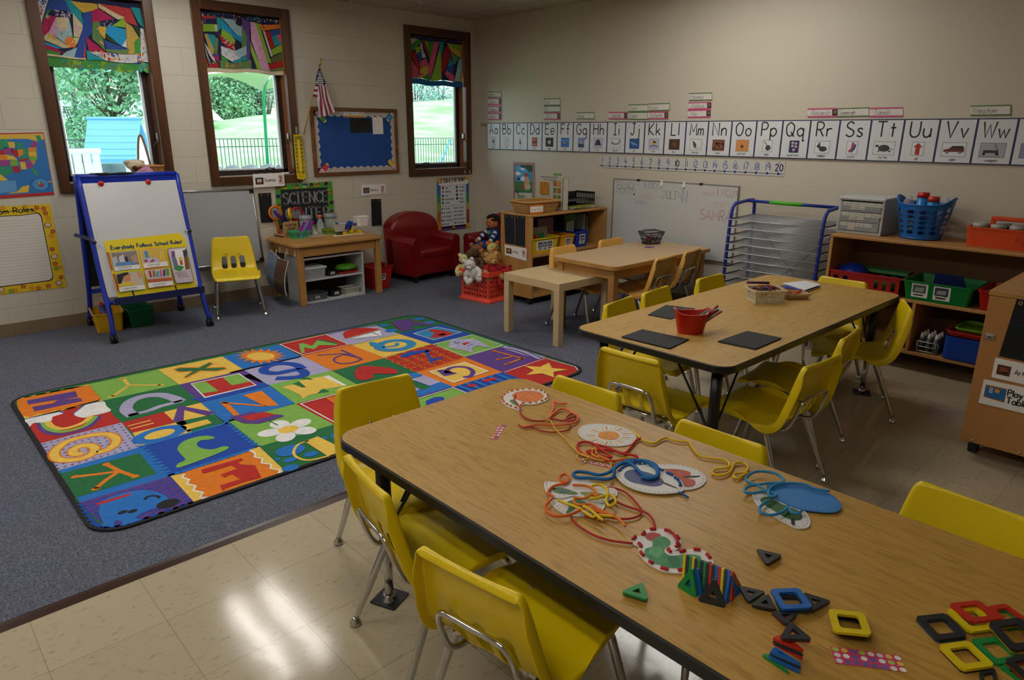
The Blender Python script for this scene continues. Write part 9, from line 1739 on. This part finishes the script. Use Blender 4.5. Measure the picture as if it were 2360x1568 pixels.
for k, (pts, z, c, lb) in enumerate((('120,275 430,235 655,470 345,510', 0, 'b', 'blue square tile at the left of the square heap'), ('120,262 430,228 655,458 345,498', .0056, 'k', 'black square tile on the blue one, left of the heap'), ('430,190 740,150 960,380 670,420', .0056, 'y', 'yellow square tile under the red one in the heap'), ('455,135 750,100 1005,280 700,320', .0112, 'r', 'red square tile at the top of the heap'),
                                     ('840,165 1020,132 1290,330 1060,360', .0056, 'r', 'second red square tile at the right of the heap'), ('840,180 1020,165 1290,360 1060,390', 0, 'g', 'green square tile under the second red one'), ('350,545 660,500 925,750 600,795', .0056, 'y', 'yellow square tile at the front of the heap'), ('350,560 660,520 925,770 600,815', 0, 'k', 'black square tile under the front yellow one'),
                                     ('670,490 950,460 1220,690 930,745', 0, 'g', 'green square tile in the middle of the heap'), ('840,330 1170,280 1440,560 1100,620', .0112, 'y', 'yellow square tile just under the top right black one'), ('840,320 1170,270 1440,545 1100,605', .0168, 'k', 'black square tile on top at the right of the heap'), ('1010,700 1250,640 1500,860 1250,900', .0112, 'r', 'red square tile at the lower right of the heap'), ('1010,685 1250,625 1500,845 1250,885', .0168, 'k', 'black square tile at the lower right corner of the heap'),
                                     ('970,760 1020,735 1450,960 1300,1000', 0, 'g', 'green tile edge poking out at the lower right'), ('760,820 920,780 960,960 800,960', 0, 'k', 'black triangle-holed tile at the bottom of the picture'))): tile(A4, pts, z, c, lb)
a0 = bp(A3[0]+745/A3[2], A3[1]+600/A3[2], 'z', NZ); a1 = bp(A3[0]+1180/A3[2], A3[1]+770/A3[2], 'z', NZ); ax = (a1-a0); ax.z = 0; n_ = 17; Ln = ax.length; ax.normalize(); side = V((-ax.y, ax.x, 0)); cols = 'kykgkgkgkrkbkrkykbk'
for k in range(n_):
 p = a0+ax*(Ln*k/(n_-1)); c = 'ykgykgkgkrkbrykbr'[k]; h = .052; hw = .031; nrm = ax*.0052; lean = ax*(-.012+.0*k)
 P0 = [p-side*hw, p+side*hw, p+V((0, 0, h))+lean]; frame(P0, [q+nrm for q in P0], c, mat(TC[c][0], .4, name='tile_'+TC[c][1]), .34, 'triangle_tile', TC[c][1]+' triangle tile in the standing row over the S-shaped card', 'magnetic tile', 'standing row of %s triangle tiles' % TC[c][1])
for (l, r, c, lb) in (((640, 695), (828, 812), 'g', 'green triangle tile standing at the left front of the row'), ((700, 700), (880, 800), 'b', 'blue triangle tile just behind the green one at the row front'), ((832, 832), (1108, 905), 'k', 'black triangle tile standing at the middle front of the row'), ((1100, 872), (1245, 758), 'b', 'blue triangle tile standing at the right end of the row')):
 p, q = [bp(A3[0]+x/A3[2], A3[1]+y/A3[2], 'z', NZ) for x, y in (l, r)]; e = (q-p); m_ = (p+q)/2; up_ = V((0, 0, .052)); n2 = V((e.y, -e.x, 0)).normalized()*-.0052; P0 = [p, q, m_+up_+n2*2.2]; frame(P0, [x+n2 for x in P0], c, mat(TC[c][0], .4, name='tile_'+TC[c][1]), .34, 'triangle_tile', lb, 'magnetic tile')
